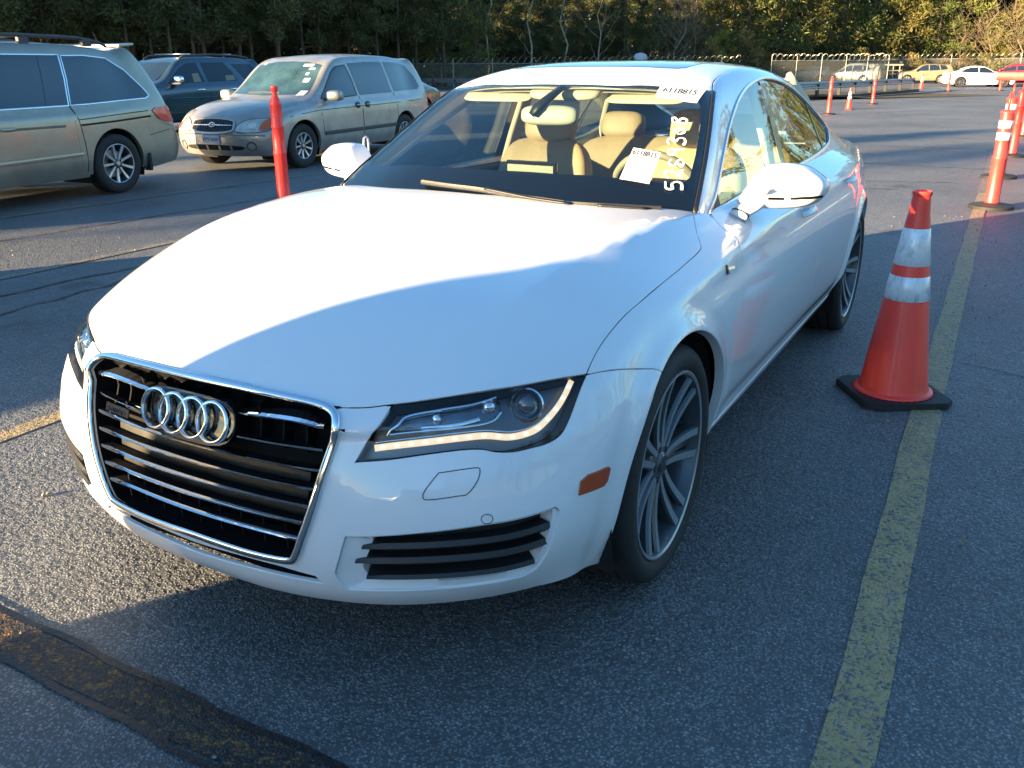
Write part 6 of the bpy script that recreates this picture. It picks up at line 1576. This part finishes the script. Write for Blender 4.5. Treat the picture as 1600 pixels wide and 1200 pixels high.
cone('traffic_cone', 'tiny traffic cone at the far end of the guardrail', -64.0, -4.88, .95, 0, 'far cones')
def post(name, label, x, y, h=1.10, r=.055, bands=(), base=True, handle=False, m=RED, loopm=None, group='red posts on rubber bases', base_r=.215):
    t = thing(name, label, 'post', (x, y, gz(x, y)), 0, group)
    if base:
        bm = bmesh.new(); lathe(bm, [(.0003, 0), (base_r, 0), (base_r, .030), (base_r-.02, .040), (r+.03, .048), (r+.01, .062)], 32); bm_obj('rubber_foot', bm, RUBB, t, True, angle=40)
    top = h-.20
    prof = [(r*1.08, .02), (r*1.08, .10), (r*1.02, .11), (r, top*.52), (r*1.05, top*.52+.008), (r*1.05, top*.52+.03), (r*.95, top*.52+.04), (r*.93, top*.78), (r*.99, top*.78+.008), (r*.99, top*.78+.03), (r*.90, top*.78+.04), (r*.88, top)]
    if handle:
        prof += [(r*1.02, top+.004), (r*1.0, top+.02), (r*.75, top+.035), (.0003, top+.04)]
    else:
        prof += [(r*.95, top+.01), (r*.92, top+.025), (r*.45, top+.10), (r*.36, top+.14), (r*.55, top+.16), (r*.62, top+.18), (r*.55, top+.195), (.0003, top+.20)]
    bm = bmesh.new(); lathe(bm, prof, 24); bd = bm_obj('tube', bm, m, t, True, angle=50)
    if handle:
        bm = bmesh.new(); tube(bm, [(-.035, 0, top+.02), (-.036, 0, top+.12), (-.030, 0, top+.175), (0, 0, top+.19), (.030, 0, top+.175), (.036, 0, top+.12), (.035, 0, top+.02)], .011, 10); bm_obj('handle_loop', bm, loopm or m, t, True)
    for z0, z1 in bands:
        rr = float(np.interp(z0, [0, top*.5, top], [r*1.05, r*1.0, r*.93]))*1.05
        bm = bmesh.new(); lathe(bm, [(rr*.97, z0), (rr, z0+.002), (rr*.985, z1-.002), (rr*.95, z1)], 24); bm_obj('reflective_band', bm, REFL, t, True)
    return t
post('delineator_post', 'red post with knob top standing before the pewter minivan', -4.97, -5.25, 1.235, .066, base=False)
post('delineator_post', 'orange-red post with two white bands and loop handle, nearest on the yellow line', -8.284, 1.439, 1.14, .066, ((.80, .875), (.685, .76)), handle=True)
post('delineator_post', 'second red post behind the banded one on the yellow line', -11.24, 1.41, 1.18, .066, ((.86, .93),), handle=True)
post('delineator_post', 'third red post along the yellow line, at the photo edge', -14.54, 1.482, 1.18, .066, (), handle=True)
post('delineator_post', 'fourth red post along the yellow line, cut by the photo edge', -19.22, 1.58, 1.15, .066, (), handle=True)
post('delineator_post', 'sunlit orange post left of the small far cone', -27.26, -3.79, 1.12, .062)
post('delineator_post', 'far red post right of the small far cone', -36.1, -3.80, 1.08, .062)
post('delineator_post', 'distant red post beside the tail of the white coupe', -57.6, -2.78, 1.1, .07)
post('delineator_post', 'distant red post in front of the white coupe nose', -60.0, -.17, 1.1, .07)
post('delineator_post', 'red post just behind the rear window of the white fastback, by the guardrail', -34.0, -6.75, 1.0, .07)
post('delineator_post', 'short red post with white top, just behind the far door mirror of the white fastback', -4.84, -3.98, 0.78, .038, (), handle=True, loopm=REFL)
# horizontal orange barrier arm over the right-hand posts
bt = thing('barrier_board', 'orange plastic barrier board resting across the red posts at the photo edge', 'barrier', (-14.4, 1.45, gz(-14.4, 1.45)))
bm = bmesh.new(); add_box(bm, (0, .62, 1.235), (.10, 2.0, .13), bev=.03); bm_obj('board', bm, ORG, bt, True, angle=40)
bm = bmesh.new(); tube(bm, [(0, 1.5, .0), (0, 1.5, 1.2)], .05, 12); bm_obj('leg', bm, ORG, bt, True)
# loose grit and bits of leaf on the asphalt
GR_ = bmesh.new(); rg = random.Random(5)
for _ in range(2600):
    x = rg.uniform(-7.5, 2.2); y = rg.choice((rg.uniform(.95, 3.2), rg.uniform(-5.5, -1.0), rg.uniform(-1.5, 2.6))); 
    if -4.1 < x < .95 and abs(y) < .98: continue
    s = rg.uniform(.0025, .0065)*(1.0 if rg.random() < .95 else 1.9); c = V3((x, y, gz(x, y)+s*.3+.0045)); q = Euler((rg.random()*6, rg.random()*6, rg.random()*6)).to_matrix()
    v = [GR_.verts.new(c+q@V3(p)*s) for p in ((1, .3, 0), (-.2, 1, .1), (-1, -.2, 0), (.2, -.9, .1), (0, 0, .8), (0, 0, -.7))]
    for a, b, d in ((0, 1, 4), (1, 2, 4), (2, 3, 4), (3, 0, 4), (1, 0, 5), (2, 1, 5), (3, 2, 5), (0, 3, 5)): GR_.faces.new((v[a], v[b], v[d]))
gr_ = bm_obj('grit', GR_, pmat('grit_stone', (.24, .22, .19), .9, noise=.6, nscale=3)); tag(gr_, 'loose grit scattered on the asphalt around the white fastback', 'grit'); gr_['kind'] = 'stuff'
# ------------------------------------------------------------------ guardrail on its verge
GALV = pmat('galvanised_steel', (.32, .36, .40), .45, metal=.7, noise=.15, nscale=3)
RP = [(-58, -47), (-50, -27), (-42.5, -12.5), (-39.0, -7.5), (-46.2, -6.15), (-57.3, -4.65)]
VERGE, vnt, vb = nodes_mat('leaf_litter')
n = N_(vnt, 'ShaderNodeTexNoise', i_Scale=6.0, i_Detail=9.0, i_Roughness=.75); cr2 = N_(vnt, 'ShaderNodeValToRGB'); e = cr2.color_ramp
e.elements[0].position = .35; e.elements[0].color = (.018, .016, .010, 1); e.elements[1].position = .68; e.elements[1].color = (.12, .085, .045, 1); q = e.elements.new(.5); q.color = (.05, .042, .022, 1)
ge = N_(vnt, 'ShaderNodeNewGeometry'); vnt.links.new(ge.outputs['Position'], n.inputs['Vector']); vnt.links.new(n.outputs[0], cr2.inputs[0]); vnt.links.new(cr2.outputs[0], vb.inputs['Base Color']); vb.inputs['Roughness'].default_value = .95
bp = N_(vnt, 'ShaderNodeBump', i_Strength=1.0, i_Distance=.08); vnt.links.new(n.outputs[0], bp.inputs['Height']); vnt.links.new(bp.outputs[0], vb.inputs['Normal'])
# raised bank behind the kerb
def ribbon(name, P, prof, m, kind=None, parent=None, label=None):
    """prof: list of (offset away from the lot, height)"""
    vs = []; fs = []; n = len(P); k = len(prof)
    for i, p in enumerate(P):
        a = V3((*P[max(0, i-1)], 0)); b = V3((*P[min(n-1, i+1)], 0)); d = (b-a).normalized(); s = V3((d.y, -d.x, 0))
        if s.dot(V3((-.869, -.494, 0))) < 0: s = -s
        for o_, h in prof: x, y = p[0]+s.x*o_, p[1]+s.y*o_; vs.append((x, y, gz(x, y)+h))
    for i in range(n-1):
        for j in range(k-1): fs.append((i*k+j, (i+1)*k+j, (i+1)*k+j+1, i*k+j+1))
    o = mesh_obj(name, vs, fs, m, parent, False)
    if kind: o['kind'] = kind
    return o
KERB = pmat('kerb_concrete', (.07, .065, .06), .9, noise=.3, nscale=4)
dense = [tuple(p) for p in cr(RP[:4], 8)]
leg2 = [tuple(p) for p in cr(RP[3:], 8)]
ribbon('kerb', dense, [(-.35, 0), (-.34, .13), (-.16, .14), (-.15, .10)], KERB, 'structure'); ribbon('kerb', leg2, [(-.35, 0), (-.34, .13), (-.16, .14), (-.15, .10)], KERB, 'structure')
ribbon('verge', dense, [(-.15, .10), (.4, .18), (1.5, .16), (4, .05), (9, .02), (14, .0)], VERGE, 'structure'); ribbon('verge', leg2, [(-.15, .10), (.4, .18), (1.0, .12), (1.8, .01)], VERGE, 'structure')
for seg, lab in ((dense, 'long galvanised guardrail crossing behind the parked cars towards the left'), (leg2, 'galvanised guardrail end running away to the tan crossover at the right')):
    g = thing('guardrail', lab, 'guardrail', (0, 0, 0))
    ribbon('rail', seg, [(0, .44), (-.03, .47), (-.03, .53), (.03, .575), (.03, .625), (-.03, .67), (-.03, .73), (0, .76), (.04, .75), (.06, .60), (.04, .45), (0, .44)], GALV, None, g)
    L_ = 0; last = V3((*seg[0], 0)); acc = 0
    for p in seg[1:]:
        q = V3((*p, 0)); d = (q-last).length; acc += d
        if acc > 1.8:
            acc = 0; bm = bmesh.new(); z = gz(q.x, q.y); add_box(bm, (q.x-.06, q.y-.04, z+.38), (.14, .14, .76)); bm_obj('rail_post', bm, pmat('weathered_post', (.045, .04, .033), .9, noise=.3), g)
        last = q
# ------------------------------------------------------------------ chain-link fence with razor wire
LINK = bpy.data.materials.new('chain_link'); LINK.use_nodes = True; nt = LINK.node_tree; nt.nodes.clear()
o_ = N_(nt, 'ShaderNodeOutputMaterial'); mxs = N_(nt, 'ShaderNodeMixShader'); tr = N_(nt, 'ShaderNodeBsdfTransparent'); pb = N_(nt, 'ShaderNodeBsdfDiffuse'); pb.inputs[0].default_value = (.30, .30, .28, 1)
mxs.inputs[0].default_value = .16; nt.links.new(tr.outputs[0], mxs.inputs[1]); nt.links.new(pb.outputs[0], mxs.inputs[2]); nt.links.new(mxs.outputs[0], o_.inputs[0])
FPOST = pmat('fence_pipe', (.30, .30, .27), .5, metal=.5)
RAZ = pmat('razor_wire', (.45, .44, .40), .4, metal=.6)
def fence(P, lab, h=1.85, sp=3.0, coil_r=.24, wires=True):
    g = thing('chain_link_fence', lab, 'fence', (0, 0, 0))
    tot = [V3((*p, 0)) for p in P]; L_ = [0]
    for a, b in zip(tot, tot[1:]): L_.append(L_[-1]+(b-a).length)
    def pt(s):
        x = float(np.interp(s, L_, [p.x for p in tot])); y = float(np.interp(s, L_, [p.y for p in tot])); return V3((x, y, gz(x, y)))
    n = int(L_[-1]/sp)
    bm = bmesh.new(); tube(bm, [(0, 0, -.1), (0, 0, h+.38)], .036, 8); pm = bpy.data.meshes.new('fence_post'); bm.to_mesh(pm); bm.free(); pm.materials.append(FPOST)
    for i in range(n+1):
        o = mobj('fence_post', pm, None, g); o.location = pt(i*sp)
    bm = bmesh.new(); tube(bm, [pt(i*sp)+V3((0, 0, h)) for i in range(n+1)], .028, 6); bm_obj('top_rail', bm, FPOST, g)
    vs = []; fs = []
    for i in range(n+1): p = pt(i*sp); vs += [p, p+V3((0, 0, h))]
    for i in range(n): fs.append((2*i, 2*i+2, 2*i+3, 2*i+1))
    mesh_obj('wire_mesh', vs, fs, LINK, g, False)
    # coil of razor ribbon: flat strip wound in loops
    N = int(L_[-1]/.5); bm = bmesh.new(); prev = None; K = 12
    for i in range(N*K+1):
        s = L_[-1]*i/(N*K); a = 2*math.pi*i/K; c = pt(s)+V3((0, 0, h+.26)); d = (pt(min(L_[-1], s+.1))-pt(max(0, s-.1))).normalized(); sd = V3((-d.y, d.x, 0))
        rr = coil_r*(1+.25*math.sin(i*.137)+.1*math.sin(i*.71)); r = sd*(rr*math.cos(a))+V3((0, 0, rr*math.sin(a)))+d*(.10*math.sin(a*1.0)); w = (V3((0, 0, .020)) if i % 3 else V3((0, 0, .006)))
        row = [bm.verts.new(c+r-w), bm.verts.new(c+r+w)]
        if prev: bm.faces.new((prev[0], row[0], row[1], prev[1]))
        prev = row
    o = bm_obj('razor_wire_coil', bm, RAZ, g); o['kind'] = 'stuff'
    return g
fence([(-55.5, -39.5), (-63, -29), (-70.5, -18.7)], 'chain-link fence with razor wire coil beyond the guardrail, left stretch', 1.75)
fence([(-75.0, -17.5), (-79, -12.5), (-82.5, -9.5)], 'chain-link fence panel with taller posts between the pale van and the lot', 1.9, 2.2)
fence([(-92.5, -32), (-98, -16), (-99, 0), (-98.5, 12)], 'far chain-link fence with sunlit razor wire behind the parked cars at right', 2.1)
# white canopy frame behind the fence
ct = thing('canopy_frame', 'pale flat canopy on posts with a railing, behind the fence left of the tan crossover', 'shelter', (-91.5, -11.4, gz(-91.5, -11.4)), R(120))
WHT = pmat('pale_canopy', (.32, .30, .23), .6)
bm = bmesh.new(); add_box(bm, (0, 0, 1.55), (3.9, 1.2, .16), bev=.05); bm_obj('canopy_roof', bm, WHT, ct)
for x in (-1.4, -.5, .3, 1.1, 1.7):
    bm = bmesh.new(); tube(bm, [(x, -.4, 0), (x, -.4, 1.5)], .05, 6); bm_obj('leg', bm, WHT, ct)
for z in (.75, 1.05): 
    bm = bmesh.new(); tube(bm, [(-2.3, -.45, z), (1.9, -.45, z)], .045, 6); bm_obj('railing', bm, WHT, ct)
# grey dish behind the roof line
dt = thing('satellite_dish', 'small grey dish on a pole just above the sunroof edge of the white fastback', 'dish', (-66.5, -25.6, gz(-66.5, -25.6)), R(30))
bm = bmesh.new(); lathe(bm, [(.0003, .18), (.30, .15), (.48, .05), (.55, -.12), (.50, -.16)], 24, Matrix.Translation((0, 0, 2.25))@Matrix.Rotation(R(25), 4, 'Y')); bm_obj('dish_bowl', bm, pmat('dish_grey', (.45, .47, .5), .5), dt, True)
bm = bmesh.new(); tube(bm, [(0, 0, 0), (0, 0, 2.15)], .05, 8); bm_obj('pole', bm, FPOST, dt)
# ------------------------------------------------------------------ trees
def bark(name, c, n=.35): return pmat(name, c, .9, noise=n, nscale=3, bump=.6, bscale=18)
BARK = bark('pine_bark', (.085, .055, .035)); BARKL = bark('pale_bark', (.16, .12, .08)); BARKD = bark('dark_bark', (.09, .065, .045))
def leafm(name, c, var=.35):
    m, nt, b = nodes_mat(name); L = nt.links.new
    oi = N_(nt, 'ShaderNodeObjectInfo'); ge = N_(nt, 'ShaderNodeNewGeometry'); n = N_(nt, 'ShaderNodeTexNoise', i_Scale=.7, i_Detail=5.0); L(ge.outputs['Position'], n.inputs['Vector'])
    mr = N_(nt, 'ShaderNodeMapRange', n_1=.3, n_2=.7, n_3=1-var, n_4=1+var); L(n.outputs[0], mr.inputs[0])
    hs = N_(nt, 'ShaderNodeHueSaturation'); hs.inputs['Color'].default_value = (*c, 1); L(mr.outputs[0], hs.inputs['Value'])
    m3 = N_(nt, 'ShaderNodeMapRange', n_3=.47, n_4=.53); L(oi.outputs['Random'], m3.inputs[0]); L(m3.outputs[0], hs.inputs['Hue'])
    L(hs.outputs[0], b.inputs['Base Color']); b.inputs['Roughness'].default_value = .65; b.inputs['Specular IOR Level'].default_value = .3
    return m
PINE = leafm('pine_needles', (.07, .09, .02)); PINEY = leafm('sun_toned_needles', (.115, .115, .025)); CEDAR = leafm('cedar_foliage', (.19, .15, .035)); DARKN = leafm('dark_needles', (.075, .080, .026)); TWIG = pmat('bare_twigs', (.17, .12, .07), .9, noise=.3, nscale=2); TWIGD = pmat('dark_twigs', (.06, .045, .03), .9)  # PINEY needles have the sunlight's gold put into their colour
rng = random.Random(11)
def leaf_cloud(bm, c, r, n, size, flat=.7, blade=.28, up=.25):
    """tuft of narrow quads spread through a blob"""
    for _ in range(n):
        u = V3((rng.gauss(0, 1), rng.gauss(0, 1), rng.gauss(0, 1))).normalized()*(rng.random()**.45)
        p = c+V3((u.x*r, u.y*r, u.z*r*flat)); d = (u*1.0+V3((rng.gauss(0, .5), rng.gauss(0, .5), rng.gauss(0, .4)+up))).normalized()
        s = d.cross(V3((rng.gauss(0, 1), rng.gauss(0, 1), rng.gauss(0, 1)))).normalized(); L_ = size*rng.uniform(.6, 1.4); w = L_*blade
        a, b = p-s*w*.5, p+s*w*.5; e = p+d*L_
        bm.faces.new([bm.verts.new(a), bm.verts.new(b), bm.verts.new(e+s*w*.25), bm.verts.new(e-s*w*.25)])
def limb(bm, a, b, r0, r1, seg=5, bend=.12, n=6):
    P = []; d = b-a
    for i in range(seg+1):
        t = i/seg; P.append(a+d*t+V3((rng.gauss(0, bend), rng.gauss(0, bend), rng.gauss(0, bend*.5)))*(d.length*.12*(1 if 0 < i < seg else 0))+V3((0, 0, -.06*d.length*math.sin(math.pi*t))))
    tube(bm, P, [r0+(r1-r0)*i/seg for i in range(seg+1)], n); return P
def pine_meshes(h, crown0, spread, tufts, leaves, size=.30, tr=.14, leafmat=PINE, bk=BARK):
    bmt = bmesh.new(); bmc = bmesh.new()
    lean = V3((rng.gauss(0, .25), rng.gauss(0, .25), 0)); P = [V3((0, 0, -.3))+lean*(i/8)**1.5+V3((0, 0, (h+.3)*i/8)) for i in range(9)]
    tube(bmt, P, [tr*(1-.10*i) for i in range(9)], 8)
    n = tufts
    for k in range(n):
        z = crown0+(h-crown0)*(k+rng.random()*.8)/n; f = 1-(z-crown0)/(h-crown0+.01); a = rng.random()*6.283
        L_ = spread*(.35+.65*f)*rng.uniform(.6, 1.15)*(1 if f < .85 else .8); o = P[0].lerp(P[-1], (z+.3)/(h+.3)); e = o+V3((math.cos(a)*L_, math.sin(a)*L_, L_*rng.uniform(-.05, .35)))
        Q = limb(bmt, o, e, .035+.02*f, .010, 4, .2, 5)
        for t in (.45, .7, .9, 1.0):
            c = o.lerp(e, t)+V3((rng.gauss(0, .2), rng.gauss(0, .2), rng.gauss(.1, .15))); leaf_cloud(bmc, c, L_*.20+.22, leaves, size)
    for k in range(5):
        z = crown0*(.25+.7*rng.random()); a = rng.random()*6.28; o = P[0].lerp(P[-1], z/h); limb(bmt, o, o+V3((math.cos(a), math.sin(a), .1))*rng.uniform(.4, 1.2), .02, .006, 3, .2, 4)
    mt = bpy.data.meshes.new('trunk'); bmt.to_mesh(mt); bmt.free(); mt.materials.append(bk); mt.polygons.foreach_set('use_smooth', [True]*len(mt.polygons))
    mc = bpy.data.meshes.new('crown'); bmc.to_mesh(mc); bmc.free(); mc.materials.append(leafmat)
    return mt, mc
def bare_meshes(h, tr, n=26, twigs=5, m=TWIG, bk=BARKL):
    bm = bmesh.new(); P = [V3((0, 0, -.3))+V3((rng.gauss(0, .12), rng.gauss(0, .12), 0))*i+V3((0, 0, h*i/8)) for i in range(9)]
    tube(bm, P, [tr*(1-.105*i) for i in range(9)], 7); bt = bmesh.new()
    for k in range(n):
        z = rng.uniform(.12, .95); o = P[int(z*8)].lerp(P[min(8, int(z*8)+1)], z*8-int(z*8)); a = rng.random()*6.28; L_ = h*.30*(1.1-z)*rng.uniform(.5, 1.3)
        e = o+V3((math.cos(a)*L_*.7, math.sin(a)*L_*.7, L_*rng.uniform(.5, 1.0))); Q = limb(bm, o, e, tr*.34*(1.1-z), .010, 5, .14, 5)
        for q in range(twigs):
            i = rng.randint(1, 5); b = Q[i]; d = V3((rng.gauss(0, .6), rng.gauss(0, .6), rng.uniform(.2, 1.0))).normalized()*L_*rng.uniform(.25, .6); limb(bt, b, b+d, .010, .004, 3, .15, 4)
    mt = bpy.data.meshes.new('trunk'); bm.to_mesh(mt); bm.free(); mt.materials.append(bk); mt.polygons.foreach_set('use_smooth', [True]*len(mt.polygons))
    mc = bpy.data.meshes.new('twigs'); bt.to_mesh(mc); bt.free(); mc.materials.append(m)
    return mt, mc
def bush_mesh(r, h, n, size, m, stems=6):
    bmc = bmesh.new(); bmt = bmesh.new()
    for k in range(n):
        a = rng.random()*6.28; q = rng.random()**.5; z = rng.random()**.8*h; w = r*math.sqrt(max(.05, 1-(z/h)**1.6))*q
        leaf_cloud(bmc, V3((math.cos(a)*w, math.sin(a)*w, z)), .35, 26, size, .8, .30, .5)
    for k in range(stems):
        a = rng.random()*6.28; limb(bmt, V3((0, 0, -.1)), V3((math.cos(a)*r*.6, math.sin(a)*r*.6, h*.8)), .04, .01, 4, .3, 5)
    mt = bpy.data.meshes.new('trunk'); bmt.to_mesh(mt); bmt.free(); mt.materials.append(BARK)
    mc = bpy.data.meshes.new('crown'); bmc.to_mesh(mc); bmc.free(); mc.materials.append(m); return mt, mc
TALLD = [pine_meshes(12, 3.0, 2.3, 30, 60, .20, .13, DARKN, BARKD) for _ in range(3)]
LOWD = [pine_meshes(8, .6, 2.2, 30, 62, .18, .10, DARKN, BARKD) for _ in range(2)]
MIDP = [pine_meshes(14, 1.8, 2.9, 40, 26, .30, .15, PINE) for _ in range(2)]
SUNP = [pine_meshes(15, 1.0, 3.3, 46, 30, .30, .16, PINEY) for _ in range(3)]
CED = [bush_mesh(2.2, 4.4, 70, .22, CEDAR) for _ in range(2)]; SHR = [bush_mesh(1.5, 2.2, 30, .18, leafm('scrub_leaves', (.10, .085, .03))) for _ in range(2)]
BARE = [bare_meshes(12, .10, 40, 8) for _ in range(2)]; POLE = [bare_meshes(15, .10, 12, 3, TWIGD, bark('lit_toned_trunk', (.34, .27, .18))) for _ in range(3)]  # POLE bark colour lightened to look like lit trunks
def camdir(px, d):
    a = R(209.56)-math.atan((px-800)/1459); return 2.19+d*math.cos(a), 1.64+d*math.sin(a)
def where(px):
    for lim, t in ((90, 'above the roof rails of the gold minivan'), (230, 'above the tail of the gold minivan'), (420, 'above the navy sport utility'), (560, 'above the windscreen of the pewter minivan'), (690, 'above the rear of the pewter minivan'), (860, 'over the roof of the white fastback, left part'), (1030, 'over the sunroof of the white fastback'), (1180, 'over the rear roof of the white fastback'), (1300, 'above the pale van'), (1430, 'above the canopy frame'), (1520, 'above the tan crossover'), (1600, 'above the white coupe')):
        if px < lim: return t
    return 'at the right edge'
def tree(name, label, pair, px, d, s=1.0, group=None, sz=None, xy=None, cat='tree'):
    x, y = xy if xy else camdir(px, d)
    if xy is None: label = label+', '+(where(px) if -20 < px else 'beyond the left edge')
    t = thing(name, label, cat, (x, y, gz(max(x, -150), y)), rng.random()*6.28, group); t.scale = (s, s, s*(sz or 1))
    mobj('trunk', pair[0], None, t); mobj('twigs' if pair[1].name.startswith('twigs') else 'crown', pair[1], None, t)
    return t
# forest behind the fence: dark stretch at left, thin bare poles in the middle, sunlit pines at right
k = 0
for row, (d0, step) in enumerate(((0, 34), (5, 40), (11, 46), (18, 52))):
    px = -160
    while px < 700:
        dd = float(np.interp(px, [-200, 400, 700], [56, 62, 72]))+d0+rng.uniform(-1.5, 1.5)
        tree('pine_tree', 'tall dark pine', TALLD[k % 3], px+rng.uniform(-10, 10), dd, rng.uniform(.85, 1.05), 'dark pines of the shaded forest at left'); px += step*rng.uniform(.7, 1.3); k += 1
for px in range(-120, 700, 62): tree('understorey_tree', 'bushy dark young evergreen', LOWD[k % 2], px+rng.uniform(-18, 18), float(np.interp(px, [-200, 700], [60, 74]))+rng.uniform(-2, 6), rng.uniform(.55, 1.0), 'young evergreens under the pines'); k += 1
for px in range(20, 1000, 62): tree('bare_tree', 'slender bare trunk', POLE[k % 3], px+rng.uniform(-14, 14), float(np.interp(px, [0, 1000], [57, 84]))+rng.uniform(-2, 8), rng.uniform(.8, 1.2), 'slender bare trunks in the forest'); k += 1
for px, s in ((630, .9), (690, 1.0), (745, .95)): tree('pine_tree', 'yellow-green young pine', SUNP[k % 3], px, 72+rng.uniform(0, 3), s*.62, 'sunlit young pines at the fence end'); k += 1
for row in range(4):
    px = 700
    while px < 1110:
        tree('pine_tree', 'dim pine', TALLD[k % 3], px, 92+row*7+rng.uniform(-2, 2), rng.uniform(.7, 1.0), 'dim pines in the middle'); px += 42*rng.uniform(.7, 1.3); k += 1
for px in range(690, 1110, 30): tree('understorey_tree', 'dim thicket tree', LOWD[k % 2], px, 90+rng.uniform(-2, 8), rng.uniform(.5, .9), 'thicket behind the middle fence'); k += 1
for px, d, s in ((1062, 84, 1.0), (1085, 88, .8), (1545, 108, .9), (1502, 112, .8), (1590, 104, 1.0)): tree('bare_tree', 'pale leafless tree', BARE[k % 2], px, d, s, 'pale leafless trees'); k += 1
for px in (985, 1005, 1025, 1045, 1075, 1100, 1480, 1585): tree('sapling', 'leafless sapling', BARE[k % 2], px, 83+rng.uniform(0, 4) if px < 1200 else 104, rng.uniform(.28, .42), 'leafless saplings'); k += 1
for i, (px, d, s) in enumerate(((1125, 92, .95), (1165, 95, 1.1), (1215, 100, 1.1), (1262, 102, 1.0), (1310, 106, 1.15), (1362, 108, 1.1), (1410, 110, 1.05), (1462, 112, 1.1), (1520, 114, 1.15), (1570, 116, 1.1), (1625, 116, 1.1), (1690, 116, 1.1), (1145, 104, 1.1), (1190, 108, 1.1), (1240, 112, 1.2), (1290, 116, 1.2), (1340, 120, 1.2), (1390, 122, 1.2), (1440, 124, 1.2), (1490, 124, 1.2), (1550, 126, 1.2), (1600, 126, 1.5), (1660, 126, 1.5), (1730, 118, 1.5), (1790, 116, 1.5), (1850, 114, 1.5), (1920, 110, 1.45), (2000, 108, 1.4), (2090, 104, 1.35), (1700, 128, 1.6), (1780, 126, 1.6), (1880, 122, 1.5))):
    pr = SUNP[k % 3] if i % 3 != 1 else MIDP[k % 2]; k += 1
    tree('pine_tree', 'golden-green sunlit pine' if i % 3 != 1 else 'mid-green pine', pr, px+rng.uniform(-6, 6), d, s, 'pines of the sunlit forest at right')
for px, d, s in ((1112, 86, .85), (1128, 90, 1.0), (1165, 90, 1.0), (1178, 96, 1.05), (1232, 98, .7), (1345, 104, .7), (1425, 105, .6)): tree('cedar_bush', 'golden cedar bush', CED[k % 2], px, d, s, 'golden cedar bushes', cat='bush'); k += 1
for px in list(range(690, 1640, 34)): tree('shrub', 'low scrubby shrub', SHR[k % 2], px+rng.uniform(-8, 8), float(np.interp(px, [690, 1100, 1640], [76, 86, 104])), rng.uniform(.6, 1.1), 'scrub along the fence', cat='shrub'); k += 1
# forest mass behind, closing the gaps
FM = bmesh.new()
for px in range(-260, 1800, 16):
    for rr in range(2):
        d = float(np.interp(px, [-260, 700, 1700], [84, 108, 146]))+rr*7; x, y = camdir(px+rng.uniform(-6, 6), d)
        for z in np.arange(.4, 13, 1.15): leaf_cloud(FM, V3((x, y, z+rng.uniform(-.5, .5))), 1.6, 56, .58, .8, .5)
fm = bm_obj('forest', FM, leafm('far_forest_leaves', (.035, .045, .018))); tag(fm, 'dense forest closing the view behind all the trees', 'forest'); fm['kind'] = 'stuff'
# trees around the rest of the lot (they close the horizon, shade the left side and show in the windows)
for i in range(46):
    w = -50-rng.uniform(0, 80); s = rng.uniform(6, 40)-(w+50)*.1
    tree('pine_tree', 'tall pine of the forest beyond the left edge of the photo', TALLD[i % 3], 0, 0, rng.uniform(.95, 1.2), 'pines beyond the left edge', xy=(.866*s+.5*w, -.5*s+.866*w))
for i in range(34):
    a = R(22+i*4.3+rng.uniform(-1, 1)); d = rng.uniform(46, 58) if i < 20 else rng.uniform(74, 88)
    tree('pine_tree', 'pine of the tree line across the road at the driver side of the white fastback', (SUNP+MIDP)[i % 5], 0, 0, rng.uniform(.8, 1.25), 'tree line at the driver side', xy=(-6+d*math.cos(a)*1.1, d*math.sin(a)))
for i in range(16):  # pines added out of view to shade the parked vans
    s = 34+rng.uniform(-3, 6); w = -7.5-i*3.2+rng.uniform(-1, 1)
    tree('pine_tree', 'unseen pine added between the lot and the low sun to shade the vans', MIDP[i % 2], 0, 0, rng.uniform(.55, .68), 'unseen pines added towards the sun', xy=(.866*s+.5*w, -.5*s+.866*w))
# unseen cars placed towards the sun to throw the foreground and lane shade
SIL = veh_paint('silver_paint', (.40, .41, .42), .6, .35)
sps = suv_sp(1.92, 4.9); sps['tail'][5] = (sps['tail'][5][0]+.16, sps['tail'][5][1]-.02); sps['tail'][6] = (sps['tail'][6][0]+.34, sps['tail'][6][1]+.04)  # roof and tail shaped so the shadow edge runs across the bonnet
sps['st'][-1] = (-2.80, .86, 1.06, .60, 1.60*1.11, 1.655*1.11)
far_car('suv', 'unseen silver sport utility behind the photographer, shaped to shade the foreground', 'suv', (8.33, -1.52), 0, sps, SIL, WSUV)
far_car('suv', 'unseen pale green sport utility added at the left to shade the lane', 'suv', (5.45, -5.95), 0, suv_sp(1.78, 4.6), veh_paint('sage_paint', (.22, .25, .20), .4), WSUV)
far_car('suv', 'unseen dark sport utility added behind the photographer to keep the foreground shaded', 'suv', (9.3, 2.0), 0, suv_sp(1.75, 4.8), veh_paint('graphite_paint', (.05, .05, .055), .5), WSUV)
